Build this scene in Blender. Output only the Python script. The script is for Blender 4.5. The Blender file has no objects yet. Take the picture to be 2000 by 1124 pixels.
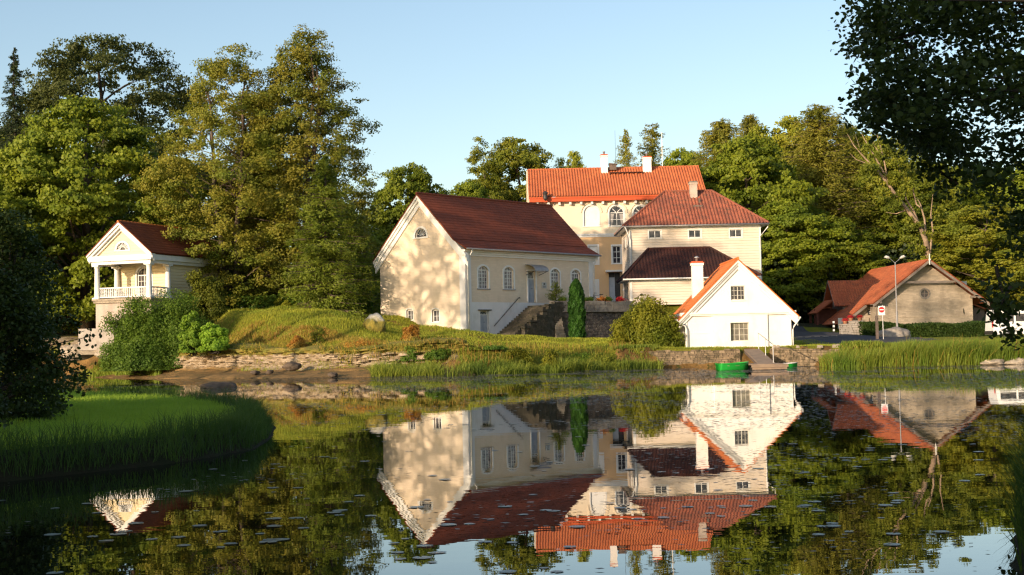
import bpy, math, random
import numpy as np
from mathutils import Vector, Matrix, geometry

SC = bpy.context.scene
R = math.radians
# ------------------------------------------------------------------ camera
PITCH, ROLL, FPX, CAMZ = R(2.31), R(1.25), 2800.0, 1.6
_F = Vector((0, math.cos(PITCH), math.sin(PITCH)))
_U0 = Vector((0, -math.sin(PITCH), math.cos(PITCH)))
_R0 = Vector((1, 0, 0))
_U = _U0 * math.cos(ROLL) + _R0 * math.sin(ROLL)
_R = _R0 * math.cos(ROLL) - _U0 * math.sin(ROLL)
cam_d = bpy.data.cameras.new('camera')
cam = bpy.data.objects.new('camera', cam_d)
SC.collection.objects.link(cam)
cm = Matrix.Identity(4)
for i in range(3):
    cm[i][0] = _R[i]; cm[i][1] = _U[i]; cm[i][2] = -_F[i]
cm[2][3] = CAMZ
cam.matrix_world = cm
cam_d.sensor_width = 36
cam_d.lens = 36 * FPX / 2000
cam_d.clip_start = 0.3
cam_d.clip_end = 3000
SC.camera = cam
CAMP = Vector((0, 0, CAMZ))
# ------------------------------------------------------------------ light
SUN_AZ, SUN_EL = R(39), R(12)      # azimuth measured from -Y towards -X
SUND = Vector((-math.sin(SUN_AZ) * math.cos(SUN_EL), -math.cos(SUN_AZ) * math.cos(SUN_EL), math.sin(SUN_EL)))
world = bpy.data.worlds.new('World'); SC.world = world; world.use_nodes = True
wn = world.node_tree; wn.nodes.clear()
wo = wn.nodes.new('ShaderNodeOutputWorld'); wb = wn.nodes.new('ShaderNodeBackground'); ws = wn.nodes.new('ShaderNodeTexSky')
ws.sky_type = 'NISHITA'; ws.sun_disc = False; ws.sun_elevation = SUN_EL
ws.sun_rotation = math.atan2(SUND.x, SUND.y)
ws.air_density = 0.9; ws.dust_density = 1.15; ws.ozone_density = 0.75
wb.inputs[1].default_value = 0.147
wn.links.new(ws.outputs[0], wb.inputs[0]); wn.links.new(wb.outputs[0], wo.inputs[0])
sl = bpy.data.lights.new('sun', 'SUN'); sl.energy = 4.1; sl.angle = R(0.4); sl.color = (1, .775, .55)
so = bpy.data.objects.new('sun', sl); SC.collection.objects.link(so)
so.rotation_euler = (-SUND).to_track_quat('-Z', 'Y').to_euler()
so.location = (-60, -40, 60)
SC.view_settings.view_transform = 'Standard'; SC.view_settings.look = 'None'
SC.view_settings.exposure = 0.56; SC.view_settings.gamma = 1
SC.render.engine = 'CYCLES'
SC.cycles.use_denoising = True
SC.cycles.max_bounces = 8; SC.cycles.diffuse_bounces = 3; SC.cycles.glossy_bounces = 3
SC.cycles.filter_width = 1.3; SC.cycles.transmission_bounces = 4; SC.cycles.transparent_max_bounces = 4
COL = SC.collection

def W(px, py, Y):
    """point at depth Y seen at photo pixel px,py (used once, to lay out real positions)"""
    d = _F * FPX + _R * (px - 1000) - _U * (py - 562)
    return CAMP + d * (Y / d.y)
def XY(px, Y):
    return W(px, 675 - (px - 1000) * .0218, Y).x
def hor(px): return 675 - (px - 1000) * .0218

# ------------------------------------------------------------------ object helpers
def tag(o, label=None, cat=None, group=None, kind=None):
    if label: o['label'] = label
    if cat: o['category'] = cat
    if group: o['group'] = group
    if kind: o['kind'] = kind
    return o
def thing(name, label, cat, loc=(0, 0, 0), rz=0, group=None):
    o = bpy.data.objects.new(name, None); COL.objects.link(o)
    o.location = loc; o.rotation_euler = (0, 0, rz); o.empty_display_size = .3
    return tag(o, label, cat, group)
def addmesh(name, me, mats, parent=None):
    for m in (mats if isinstance(mats, (list, tuple)) else [mats]): me.materials.append(m)
    o = bpy.data.objects.new(name, me); COL.objects.link(o)
    if parent is not None: o.parent = parent
    return o
def dup(root, loc, rz, label, group=None, scale=None):
    r = root.copy(); COL.objects.link(r); r.location = loc; r.rotation_euler = (0, 0, rz)
    if scale: r.scale = scale
    r['label'] = label
    if group: r['group'] = group
    for ch in list(root.children):
        c = ch.copy(); COL.objects.link(c); c.parent = r
        for g in ch.children:
            d = g.copy(); COL.objects.link(d); d.parent = c
    return r

class MB:
    def __init__(s): s.v = []; s.f = []; s.mi = []; s.T = Matrix.Identity(4); s.m = 0; s.uv = None
    def vert(s, p):
        q = s.T @ Vector(p); s.v.append((q.x, q.y, q.z)); return len(s.v) - 1
    def face(s, idx): s.f.append(tuple(idx)); s.mi.append(s.m)
    def poly(s, pts): s.face([s.vert(p) for p in pts])
    def hexa(s, p):  # 4 bottom, 4 top
        i = [s.vert(q) for q in p]
        for a in ((0, 3, 2, 1), (4, 5, 6, 7), (0, 1, 5, 4), (1, 2, 6, 5), (2, 3, 7, 6), (3, 0, 4, 7)):
            s.face([i[k] for k in a])
    def box(s, x0, y0, z0, x1, y1, z1):
        s.hexa([(x0, y0, z0), (x1, y0, z0), (x1, y1, z0), (x0, y1, z0), (x0, y0, z1), (x1, y0, z1), (x1, y1, z1), (x0, y1, z1)])
    def extr(s, pts, d):
        d = Vector(d); a = [s.vert(p) for p in pts]; b = [s.vert(Vector(p) + d) for p in pts]; n = len(pts)
        s.face(a[::-1]); s.face(b)
        for i in range(n): s.face((a[i], a[(i + 1) % n], b[(i + 1) % n], b[i]))
    def tube(s, pts, rad, n=6, cap=True):
        pts = [Vector(p) for p in pts]; rings = []
        if not isinstance(rad, (list, tuple)): rad = [rad] * len(pts)
        for k, p in enumerate(pts):
            t = (pts[min(k + 1, len(pts) - 1)] - pts[max(k - 1, 0)])
            if t.length < 1e-6: t = Vector((0, 0, 1))
            t.normalize()
            a = t.cross(Vector((0, 0, 1)) if abs(t.z) < .9 else Vector((1, 0, 0))).normalized(); b = t.cross(a)
            rings.append([s.vert(p + (a * math.cos(2 * math.pi * j / n) + b * math.sin(2 * math.pi * j / n)) * rad[k]) for j in range(n)])
        for k in range(len(rings) - 1):
            for j in range(n): s.face((rings[k][j], rings[k][(j + 1) % n], rings[k + 1][(j + 1) % n], rings[k + 1][j]))
        if cap: s.face(rings[0][::-1]); s.face(rings[-1])
    def lathe(s, prof, c=(0, 0, 0), n=16):
        s.tube([(c[0], c[1], c[2] + z) for r, z in prof], [max(r, .001) for r, z in prof], n)
    def build(s, name, mats, parent=None, smooth=False):
        me = bpy.data.meshes.new(name); me.from_pydata(s.v, [], s.f); me.update()
        me.polygons.foreach_set('material_index', s.mi)
        if smooth: me.polygons.foreach_set('use_smooth', [True] * len(s.f))
        return addmesh(name, me, mats, parent)

def wf(O, U):
    """wall frame: x along wall, y inward, z up"""
    U = Vector(U).normalized(); N = Vector((0, 0, 1)).cross(U); M = Matrix.Identity(4)
    for i in range(3): M[i][0] = U[i]; M[i][1] = N[i]; M[i][2] = (0, 0, 1)[i]; M[i][3] = O[i]
    return M
class Wall:
    """a wall of a building; to() gives wall coordinates of a photo point lying on it"""
    def __init__(s, root, O, U):
        s.M = wf(O, U); s.W = Matrix.Translation(root.location) @ Matrix.Rotation(root.rotation_euler.z, 4, 'Z') @ s.M
        s.I = s.W.inverted()
    def to(s, px, py, off=0.0):
        o = s.I @ CAMP; d = s.I.to_3x3() @ (_F * FPX + _R * (px - 1000) - _U * (py - 562))
        t = (off - o.y) / d.y; p = o + d * t
        return p.x, p.z

# ------------------------------------------------------------------ materials
def newmat(name):
    m = bpy.data.materials.new(name); m.use_nodes = True; nt = m.node_tree
    return m, nt, nt.nodes['Principled BSDF']
def nd(nt, t, **k):
    n = nt.nodes.new(t)
    for a, b in k.items(): setattr(n, a, b)
    return n
def mix(nt, fac, a, b, blend='MIX'):
    n = nd(nt, 'ShaderNodeMix', data_type='RGBA', blend_type=blend)
    for sock, v in ((n.inputs[0], fac), (n.inputs[6], a), (n.inputs[7], b)):
        if isinstance(v, bpy.types.NodeSocket): nt.links.new(v, sock)
        elif isinstance(v, (int, float)): sock.default_value = v
        else: sock.default_value = (*v, 1)
    return n.outputs[2]
def noise(nt, scale, detail=4, rough=.55, vec=None, sc3=None):
    n = nd(nt, 'ShaderNodeTexNoise'); n.inputs['Scale'].default_value = scale
    n.inputs['Detail'].default_value = detail; n.inputs['Roughness'].default_value = rough
    if vec is None: vec = nd(nt, 'ShaderNodeTexCoord').outputs['Object']
    if sc3:
        mp = nd(nt, 'ShaderNodeMapping'); mp.inputs['Scale'].default_value = sc3; nt.links.new(vec, mp.inputs[0]); vec = mp.outputs[0]
    nt.links.new(vec, n.inputs['Vector']); return n.outputs['Fac']
def ramp(nt, f, a, b):
    n = nd(nt, 'ShaderNodeMapRange'); n.inputs[1].default_value = a; n.inputs[2].default_value = b
    nt.links.new(f, n.inputs[0]); return n.outputs[0]
def bump(nt, bs, h, strength, dist=.02):
    b = nd(nt, 'ShaderNodeBump'); b.inputs['Strength'].default_value = strength; b.inputs['Distance'].default_value = dist
    nt.links.new(h, b.inputs['Height']); nt.links.new(b.outputs[0], bs.inputs['Normal'])
def mat(name, c, c2=None, rough=.8, scale=1.5, bs=12, bstr=.3, spec=.3, metal=0, lo=.35, hi=.65, dirt=None, dirtscale=.5):
    m, nt, b = newmat(name)
    c2 = c2 or tuple(x * .8 for x in c)
    col = mix(nt, ramp(nt, noise(nt, scale), lo, hi), c, c2)
    if dirt: col = mix(nt, ramp(nt, noise(nt, dirtscale, 6, .65, sc3=(1, 1, .5)), .52, .72), col, dirt)
    nt.links.new(col, b.inputs['Base Color'])
    b.inputs['Roughness'].default_value = rough; b.inputs['Specular IOR Level'].default_value = spec; b.inputs['Metallic'].default_value = metal
    if bstr: bump(nt, b, noise(nt, bs, 5), bstr)
    return m
def mat_stone(name, c, c2, c3, bstr=.8, scale=3):
    """rough stone: per stone tint plus stains"""
    m, nt, b = newmat(name)
    g = nd(nt, 'ShaderNodeNewGeometry')
    col = mix(nt, g.outputs['Random Per Island'], c, c2)
    col = mix(nt, ramp(nt, noise(nt, scale, 6, .7), .45, .65), col, c3)
    nt.links.new(col, b.inputs['Base Color']); b.inputs['Roughness'].default_value = .9; b.inputs['Specular IOR Level'].default_value = .15
    bump(nt, b, noise(nt, 14, 6, .7), bstr, .04); return m
def mat_tiles(name, c, c2, c3, spec=.25, rough=.7, moss=None, mfac=.5):
    """roof tiles: per tile tint (uv in tile units) and weathering"""
    m, nt, b = newmat(name)
    uv = nd(nt, 'ShaderNodeTexCoord').outputs['UV']
    fl = nd(nt, 'ShaderNodeVectorMath', operation='FLOOR'); nt.links.new(uv, fl.inputs[0])
    wn_ = nd(nt, 'ShaderNodeTexWhiteNoise', noise_dimensions='2D'); nt.links.new(fl.outputs[0], wn_.inputs['Vector'])
    col = mix(nt, wn_.outputs['Value'], c, c2)
    col = mix(nt, ramp(nt, noise(nt, .5, 6, .65), .4, .7), col, c3)
    if moss: col = mix(nt, ramp(nt, noise(nt, 1.7, 8, .75), .5, .68), col, moss)
    nt.links.new(col, b.inputs['Base Color']); b.inputs['Roughness'].default_value = rough; b.inputs['Specular IOR Level'].default_value = spec
    bump(nt, b, noise(nt, 20, 3), .2, .01); return m
def mat_leaf(name, c, c2, c3, trans=.45, per_obj=.25, rough=.55):
    c, c2, c3 = [tuple(v * 1.75 for v in k) for k in (c, c2, c3)]
    m, nt, b = newmat(name); nt.nodes.remove(b); out = nt.nodes['Material Output']
    g = nd(nt, 'ShaderNodeNewGeometry'); oi = nd(nt, 'ShaderNodeObjectInfo')
    col = mix(nt, g.outputs['Random Per Island'], c, c2)
    col = mix(nt, ramp(nt, noise(nt, .35, 3), .42, .66), col, c3)
    hs = nd(nt, 'ShaderNodeHueSaturation'); nt.links.new(col, hs.inputs['Color'])
    v = nd(nt, 'ShaderNodeMapRange'); v.inputs[3].default_value = 1 - per_obj; v.inputs[4].default_value = 1 + per_obj
    nt.links.new(oi.outputs['Random'], v.inputs[0]); nt.links.new(v.outputs[0], hs.inputs['Value'])
    d = nd(nt, 'ShaderNodeBsdfPrincipled'); d.inputs['Roughness'].default_value = rough; d.inputs['Specular IOR Level'].default_value = .25
    t = nd(nt, 'ShaderNodeBsdfTranslucent'); mx = nd(nt, 'ShaderNodeMixShader'); mx.inputs[0].default_value = trans
    nt.links.new(hs.outputs[0], d.inputs['Base Color']); nt.links.new(hs.outputs[0], t.inputs[0])
    nt.links.new(d.outputs[0], mx.inputs[1]); nt.links.new(t.outputs[0], mx.inputs[2]); nt.links.new(mx.outputs[0], out.inputs[0])
    return m
def mat_brick(name, c, c2, mortar, bw=.5, bh=.13, off=.5, bstr=.6, msize=.012, stain=None, axis='XZ'):
    m, nt, b = newmat(name)
    tc = nd(nt, 'ShaderNodeTexCoord'); sp = nd(nt, 'ShaderNodeSeparateXYZ'); nt.links.new(tc.outputs['Object'], sp.inputs[0])
    ad = nd(nt, 'ShaderNodeMath', operation='ADD'); nt.links.new(sp.outputs[0], ad.inputs[0]); nt.links.new(sp.outputs[1], ad.inputs[1])
    cb = nd(nt, 'ShaderNodeCombineXYZ'); nt.links.new(ad.outputs[0], cb.inputs[0]); nt.links.new(sp.outputs[2], cb.inputs[1])
    # wobble so courses are not ruler straight
    nz = nd(nt, 'ShaderNodeTexNoise'); nz.inputs['Scale'].default_value = 2.2; nt.links.new(cb.outputs[0], nz.inputs['Vector'])
    vm = nd(nt, 'ShaderNodeVectorMath', operation='MULTIPLY_ADD'); vm.inputs[1].default_value = (.06, .05, 0)
    nt.links.new(nz.outputs['Color'], vm.inputs[0]); nt.links.new(cb.outputs[0], vm.inputs[2])
    br = nd(nt, 'ShaderNodeTexBrick'); br.inputs['Scale'].default_value = 1; br.inputs['Brick Width'].default_value = bw; br.inputs['Row Height'].default_value = bh
    br.inputs['Mortar Size'].default_value = msize; br.inputs['Mortar Smooth'].default_value = .4; br.inputs['Bias'].default_value = 0
    br.inputs['Color1'].default_value = (*c, 1); br.inputs['Color2'].default_value = (*c2, 1); br.inputs['Mortar'].default_value = (*mortar, 1)
    nt.links.new(vm.outputs[0], br.inputs['Vector'])
    col = br.outputs['Color']
    if stain: col = mix(nt, ramp(nt, noise(nt, .6, 7, .7), .48, .7), col, stain)
    nt.links.new(col, b.inputs['Base Color']); b.inputs['Roughness'].default_value = .85; b.inputs['Specular IOR Level'].default_value = .2
    h = nd(nt, 'ShaderNodeMath', operation='MULTIPLY_ADD'); nt.links.new(br.outputs['Fac'], h.inputs[0]); h.inputs[1].default_value = -1
    nt.links.new(noise(nt, 9, 5), h.inputs[2])
    bump(nt, b, h.outputs[0], bstr, .03); return m

M = {}
M['cream'] = mat_brick('cream_painted_brick', (.78, .65, .50), (.73, .60, .455), (.70, .58, .44), .42, .11, bstr=.25, stain=(.62, .52, .38))
M['white'] = mat('white_paint', (.80, .79, .76), (.74, .73, .70), .6, 1.2, 5, .08, dirt=(.66, .63, .57))
M['cleanwhite'] = mat('lime_white_plaster', (.84, .81, .77), (.80, .77, .72), .8, .8, 6, .25, dirt=(.73, .68, .60), dirtscale=.8)
M['plinth'] = mat('white_plinth_plaster', (.74, .73, .72), (.66, .65, .64), .85, .9, 8, .35, dirt=(.52, .49, .44), dirtscale=.7)
M['frame'] = mat('window_paint', (.80, .79, .76), (.72, .71, .68), .45, 3, 20, .05)
M['framegrey'] = mat('weathered_window_paint', (.58, .56, .50), (.48, .45, .38), .6, 3, 20, .1)
M['greydoor'] = mat('blue_grey_door_paint', (.40, .43, .48), (.33, .36, .41), .55, 2.5, 18, .15)
M['dark'] = mat('dark_metal', (.03, .03, .035), (.05, .045, .04), .5, 4, 20, .1)
M['metal'] = mat('galvanised_metal', (.45, .45, .45), (.36, .36, .36), .45, 4, 30, .05, spec=.5, metal=.5)
M['zinc'] = mat('zinc_gutter', (.32, .31, .31), (.25, .24, .24), .5, 4, 30, .05, spec=.5, metal=.3)
M['yellow'] = mat('pale_yellow_boards', (.72, .62, .51), (.68, .58, .47), .65, .9, 25, .1, dirt=(.58, .51, .41))
M['yellow2'] = mat('butter_yellow_boards', (.78, .65, .42), (.74, .61, .39), .65, .9, 25, .1)
M['peach'] = mat('peach_plaster', (.76, .50, .27), (.72, .46, .24), .85, .7, 6, .2, dirt=(.62, .42, .25))
M['creamplaster'] = mat('cream_plaster', (.80, .68, .51), (.76, .64, .48), .85, .7, 6, .2, dirt=(.69, .59, .46))
M['tile_red'] = mat_tiles('dark_red_tiles', (.25, .060, .024), (.18, .043, .018), (.15, .040, .018))
M['tile_orange'] = mat_tiles('bright_orange_tiles', (.74, .23, .055), (.66, .19, .045), (.62, .17, .04), moss=(.50, .15, .045), mfac=.2)
M['tile_manor'] = mat_tiles('orange_red_pantiles', (.58, .19, .075), (.47, .14, .055), (.42, .12, .05))
M['tile_old'] = mat_tiles('weathered_pantiles', (.42, .14, .08), (.28, .09, .055), (.22, .08, .055), moss=(.15, .085, .06))
M['tile_dark'] = mat_tiles('black_brown_pantiles', (.045, .018, .014), (.065, .022, .016), (.03, .016, .014))
M['tile_barn'] = mat_tiles('barn_pantiles', (.50, .15, .06), (.38, .11, .045), (.34, .09, .04), moss=(.22, .08, .04))
M['orange_paint'] = mat('orange_fascia_paint', (.60, .10, .03), (.54, .09, .03), .5, 2, 20, .05)
M['barnstone'] = mat_brick('limestone_courses', (.50, .41, .31), (.36, .30, .23), (.42, .36, .28), .34, .11, bstr=.9, msize=.010, stain=(.25, .21, .16))
M['darkwood'] = mat('brown_weathered_boards', (.16, .12, .10), (.11, .085, .07), .8, 3, 25, .3)
M['redwood'] = mat('red_brown_timber', (.13, .045, .03), (.09, .03, .02), .8, 3, 25, .3)
M['greywood'] = mat('grey_timber', (.24, .20, .17), (.17, .14, .12), .85, 2, 30, .35)
M['deck'] = mat('weathered_decking', (.34, .25, .17), (.25, .18, .13), .85, 2, 30, .35)
M['curtain'] = mat('net_curtain', (.42, .40, .38), (.30, .28, .27), .9, 3, 10, .1)
def mat_glass(name, c, c2, sc=2.0):
    m, nt, b = newmat(name)
    col = mix(nt, ramp(nt, noise(nt, sc, 2), .42, .58), c, c2)
    nt.links.new(col, b.inputs['Base Color']); b.inputs['Roughness'].default_value = .06; b.inputs['IOR'].default_value = 1.5
    bump(nt, b, noise(nt, 1.5, 1), .05, .02)
    return m
M['glass'] = mat_glass('dark_window_glass', (.02, .022, .03), (.07, .065, .07))
M['glass_curtain'] = mat_glass('glass_over_net_curtain', (.10, .09, .11), (.28, .25, .26), 3.5)
M['glass_grey'] = mat_glass('glass_over_grey_blind', (.20, .19, .15), (.14, .13, .11), 2.5)
M['wallstone'] = mat_stone('quay_limestone', (.36, .27, .17), (.20, .15, .10), (.10, .085, .05))
M['darkstone'] = mat_stone('terrace_dark_limestone', (.10, .092, .09), (.055, .05, .05), (.17, .15, .13))
M['lightstone'] = mat_stone('pale_limestone', (.46, .39, .30), (.34, .28, .21), (.24, .20, .15))
M['coping'] = mat_stone('grey_coping_stone', (.26, .24, .21), (.20, .18, .16), (.13, .12, .11))
M['stepstone'] = mat_stone('mossy_dark_steps', (.13, .11, .085), (.085, .075, .06), (.055, .055, .035))
M['mortar'] = mat('dark_mortar', (.10, .085, .065), (.07, .06, .045), .95, 3, 12, .6)
M['boulder'] = mat('granite_boulder', (.34, .30, .25), (.22, .19, .16), .9, 4, 9, .8)
M['boathouse_base'] = mat('old_plaster_base', (.50, .42, .36), (.40, .33, .28), .9, 1.2, 8, .5, dirt=(.28, .23, .19))
M['concrete'] = mat('aged_concrete', (.42, .38, .33), (.33, .29, .25), .9, 1.6, 10, .5, dirt=(.20, .17, .14), dirtscale=1.2)
M['bark'] = mat('brown_bark', (.14, .105, .075), (.08, .06, .045), .9, 3, 16, .8)
M['bark_pale'] = mat('pale_bark', (.34, .25, .17), (.22, .16, .11), .9, 2, 12, .8)  # pale brown bark of the half bare tree
M['bark_dark'] = mat('dark_bark', (.05, .04, .03), (.03, .025, .02), .9, 3, 16, .8)
M['asphalt'] = mat('asphalt', (.055, .054, .06), (.07, .068, .072), .9, 2, 60, .3)
M['marking'] = mat('road_marking_paint', (.55, .50, .42), (.45, .42, .36), .8, 6, 30, .1)
M['boatgreen'] = mat('bright_green_gelcoat', (.025, .42, .055), (.02, .36, .045), .3, 2, 8, .03, spec=.5)
M['vanwhite'] = mat('white_vehicle_paint', (.80, .80, .80), (.77, .77, .77), .25, 1, 5, 0, spec=.5)
M['rubber'] = mat('black_rubber', (.02, .02, .02), (.03, .03, .03), .8, 5, 20, .2)
M['signred'] = mat('sign_red', (.62, .03, .03), (.58, .03, .03), .4, 3, 10, 0)
M['signwhite'] = mat('sign_white', (.80, .80, .80), (.77, .77, .77), .4, 3, 10, 0)
M['lampwhite'] = mat('pale_lamp_housing', (.62, .60, .55), (.55, .53, .48), .4, 3, 10, 0)
M['terracotta'] = mat('terracotta', (.38, .17, .09), (.30, .13, .07), .85, 3, 12, .3)
M['redflower'] = mat('red_petals', (.50, .02, .025), (.36, .015, .02), .7, 12, 30, .2)
M['orangeflower'] = mat('orange_petals', (.55, .22, .03), (.40, .12, .02), .7, 12, 30, .2)
# leaves
M['lf_maple'] = mat_leaf('maple_leaves', (.095, .125, .010), (.155, .175, .014), (.075, .105, .010))
M['lf_dark'] = mat_leaf('dark_elm_leaves', (.058, .072, .016), (.085, .098, .022), (.046, .062, .014))
M['lf_lime'] = mat_leaf('turning_lime_leaves', (.138, .142, .018), (.19, .165, .022), (.105, .132, .016))
M['lf_park'] = mat_leaf('park_tree_leaves', (.092, .108, .012), (.14, .15, .016), (.07, .09, .012))
M['lf_larch'] = mat_leaf('larch_needles', (.15, .15, .018), (.20, .18, .026), (.115, .125, .016))
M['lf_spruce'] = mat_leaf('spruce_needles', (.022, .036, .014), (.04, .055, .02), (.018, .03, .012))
M['lf_fir'] = mat_leaf('fir_needles', (.12, .155, .018), (.17, .20, .022), (.10, .135, .014))
M['lf_bright'] = mat_leaf('bright_bush_leaves', (.135, .22, .020), (.19, .28, .03), (.11, .19, .018))
M['lf_bush'] = mat_leaf('bush_leaves', (.065, .115, .014), (.105, .16, .018), (.05, .095, .012))
M['lf_yellowgreen'] = mat_leaf('yellow_green_leaves', (.15, .165, .016), (.22, .21, .02), (.11, .14, .014))
M['lf_thuja'] = mat_leaf('thuja_sprays', (.028, .085, .012), (.05, .13, .016), (.02, .07, .010))
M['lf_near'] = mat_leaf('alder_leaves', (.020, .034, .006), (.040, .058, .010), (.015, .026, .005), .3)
M['lf_overhang'] = mat_leaf('overhanging_leaves', (.020, .036, .008), (.046, .068, .012), (.015, .027, .006), .3)  # dark green leaves of the overhanging tree
M['lf_orange'] = mat_leaf('autumn_leaves', (.30, .17, .03), (.26, .10, .025), (.20, .17, .03))
M['lf_hedge'] = mat_leaf('hedge_leaves', (.025, .05, .010), (.05, .08, .014), (.022, .045, .009))
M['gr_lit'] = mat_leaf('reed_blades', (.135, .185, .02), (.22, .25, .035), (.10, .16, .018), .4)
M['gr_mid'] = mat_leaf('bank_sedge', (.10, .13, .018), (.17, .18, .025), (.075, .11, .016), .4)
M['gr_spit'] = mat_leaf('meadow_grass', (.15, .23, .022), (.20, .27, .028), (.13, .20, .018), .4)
M['gr_shade'] = mat_leaf('shaded_sedge', (.038, .072, .012), (.06, .10, .016), (.032, .062, .010), .35)  # shade on the spit's front is put into this dark sedge colour
M['gr_dry'] = mat_leaf('dry_orange_grass', (.30, .20, .04), (.22, .20, .035), (.26, .14, .035), .4)
M['gr_lawn'] = mat_leaf('lawn_blades', (.17, .19, .018), (.23, .22, .025), (.14, .17, .018), .4)

# ------------------------------------------------------------------ terrain
POND = [(XY(p, d), d) for p, d in [(1290, 89.6), (1445, 89.6), (1455, 89.9), (1500, 89.5), (1545, 88.5), (1640, 82)]]
POND += [(19.2, 80), (24, 78.5), (33, 78), (31, 70), (22, 50), (13, 32), (9.2, 23.5), (6.8, 18), (4.6, 13), (3.42, 9.6), (3.0, 3), (-5, 3),
         (-8.5, 10), (-8.8, 16.5), (-6.6, 18.4), (-5.6, 20.0), (-4.95, 21), (-4.35, 23.4), (-4.5, 25.8), (-5.1, 30), (-7.6, 36), (-10.3, 40.5), (-14.5, 44.5),
         (-24, 48), (-40, 54), (-46, 72), (-42, 92), (-33, 103), (-28, 100.5), (-24.5, 95), (-21, 91), (-18, 87.5), (-14.8, 85.5), (-12.5, 83.5), (-10.3, 82.6), (-7.5, 82), (-5, 81.5),
         (-2, 82), (1, 84), (4, 87), (7, 89)]
PA = np.array(POND)
def pond_sd(x, y):
    """>0 on land, <0 in the pond (metres to the shore)"""
    x = np.asarray(x, float); y = np.asarray(y, float)
    best = np.full(x.shape, 1e9); ins = np.zeros(x.shape, bool); n = len(PA)
    for i in range(n):
        ax, ay = PA[i]; bx, by = PA[(i + 1) % n]
        t = np.clip(((x - ax) * (bx - ax) + (y - ay) * (by - ay)) / ((bx - ax) ** 2 + (by - ay) ** 2), 0, 1)
        best = np.minimum(best, np.hypot(x - ax - t * (bx - ax), y - ay - t * (by - ay)))
        c = ((ay > y) != (by > y)) & (x < (bx - ax) * (y - ay) / ((by - ay) if by != ay else 1e-9) + ax)
        ins ^= c
    return np.where(ins, -best, best)
CP = np.array([(-3.2, 99.5, 2.62), (-5.5, 101.5, 3.0), (-8.8, 105, 3.95), (-10, 110, 4.3), (-.9, 101, 2.2), (4, 103, 1.95), (8, 104, 1.9), (9, 106, 1.9), (12, 103, 1.5),
               (-16, 100, 4.5), (-20, 101, 4.5), (-22, 97, 3.4), (-18, 95, 4.0), (-13.5, 97, 4.2), (-12.3, 92.5, 3.5), (-10.5, 88, 2.5), (-11, 85.6, 1.9), (-15, 88.5, 2.2), (-18, 91, 2.5),
               (-27, 99, 2.2), (-25, 108, 4.5), (-30, 104, 2.6), (-34, 108, 3.0), (0, 95, 1.75), (5, 95, 1.6), (5, 89, 1.25), (0, 88, 1.3), (12, 91, 1.12), (18, 92, 1.12), (-5, 95, 2.3), (-6, 88, 1.7), (-5, 84, 1.2), (-8, 84.5, 1.5),
               (21, 93, 1.12), (24, 97, 1.15), (30, 100, 1.3), (40, 100, 1.3), (35, 115, 1.4), (38, 128, 1.5), (20, 108, 1.35), (22, 116, 1.7), (25, 130, 2.1), (28, 150, 3.0), (30, 175, 5.0), (24, 84, 1.0), (30, 82, 1.0), (24, 140, 3.2), (22, 150, 4.4),
               (15, 118, 4.7), (8, 150, 4.8), (0, 200, 7), (40, 200, 7.5), (60, 160, 5), (80, 110, 2), (60, 90, 1.3), (-60, 140, 5), (-90, 90, 3), (-30, 140, 5), (-12, 120, 4.6), (-60, 60, 2), (-40, 40, 1), (100, 200, 8), (-100, 200, 8), (0, 400, 10),
               (-12, 25, .4), (-8, 30, .36), (-7, 22, .34), (-10, 36, .4), (-20, 40, .6), (-15, 20, .6), (-40, 10, 1.5), (10, 12, .6), (15, 25, .8), (30, 40, 1), (50, 60, 1.2), (0, -10, .4), (-20, -20, 1), (20, -20, 1)])
def _hash2(x, y, s):
    v = np.sin(x * 127.1 + y * 311.7 + s * 74.7) * 43758.5453; return v - np.floor(v)
def vnoise(x, y, s=0):
    xi = np.floor(x); yi = np.floor(y); fx = x - xi; fy = y - yi; fx = fx * fx * (3 - 2 * fx); fy = fy * fy * (3 - 2 * fy)
    a = _hash2(xi, yi, s); b = _hash2(xi + 1, yi, s); c = _hash2(xi, yi + 1, s); d = _hash2(xi + 1, yi + 1, s)
    return (a * (1 - fx) + b * fx) * (1 - fy) + (c * (1 - fx) + d * fx) * fy
TERR = [(-.5, 106.2), (3.1, 105.6), (8.9, 109.8), (18.6, 110.2), (21.2, 121), (21.2, 132), (21.2, 165), (-12, 165), (-12, 118), (5, 113), (-1.5, 107)]
def inpoly(x, y, P):
    ins = np.zeros(np.shape(x), bool); n = len(P)
    for i in range(n):
        ax, ay = P[i]; bx, by = P[(i + 1) % n]
        ins ^= ((ay > y) != (by > y)) & (x < (bx - ax) * (y - ay) / ((by - ay) if by != ay else 1e-9) + ax)
    return ins
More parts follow.
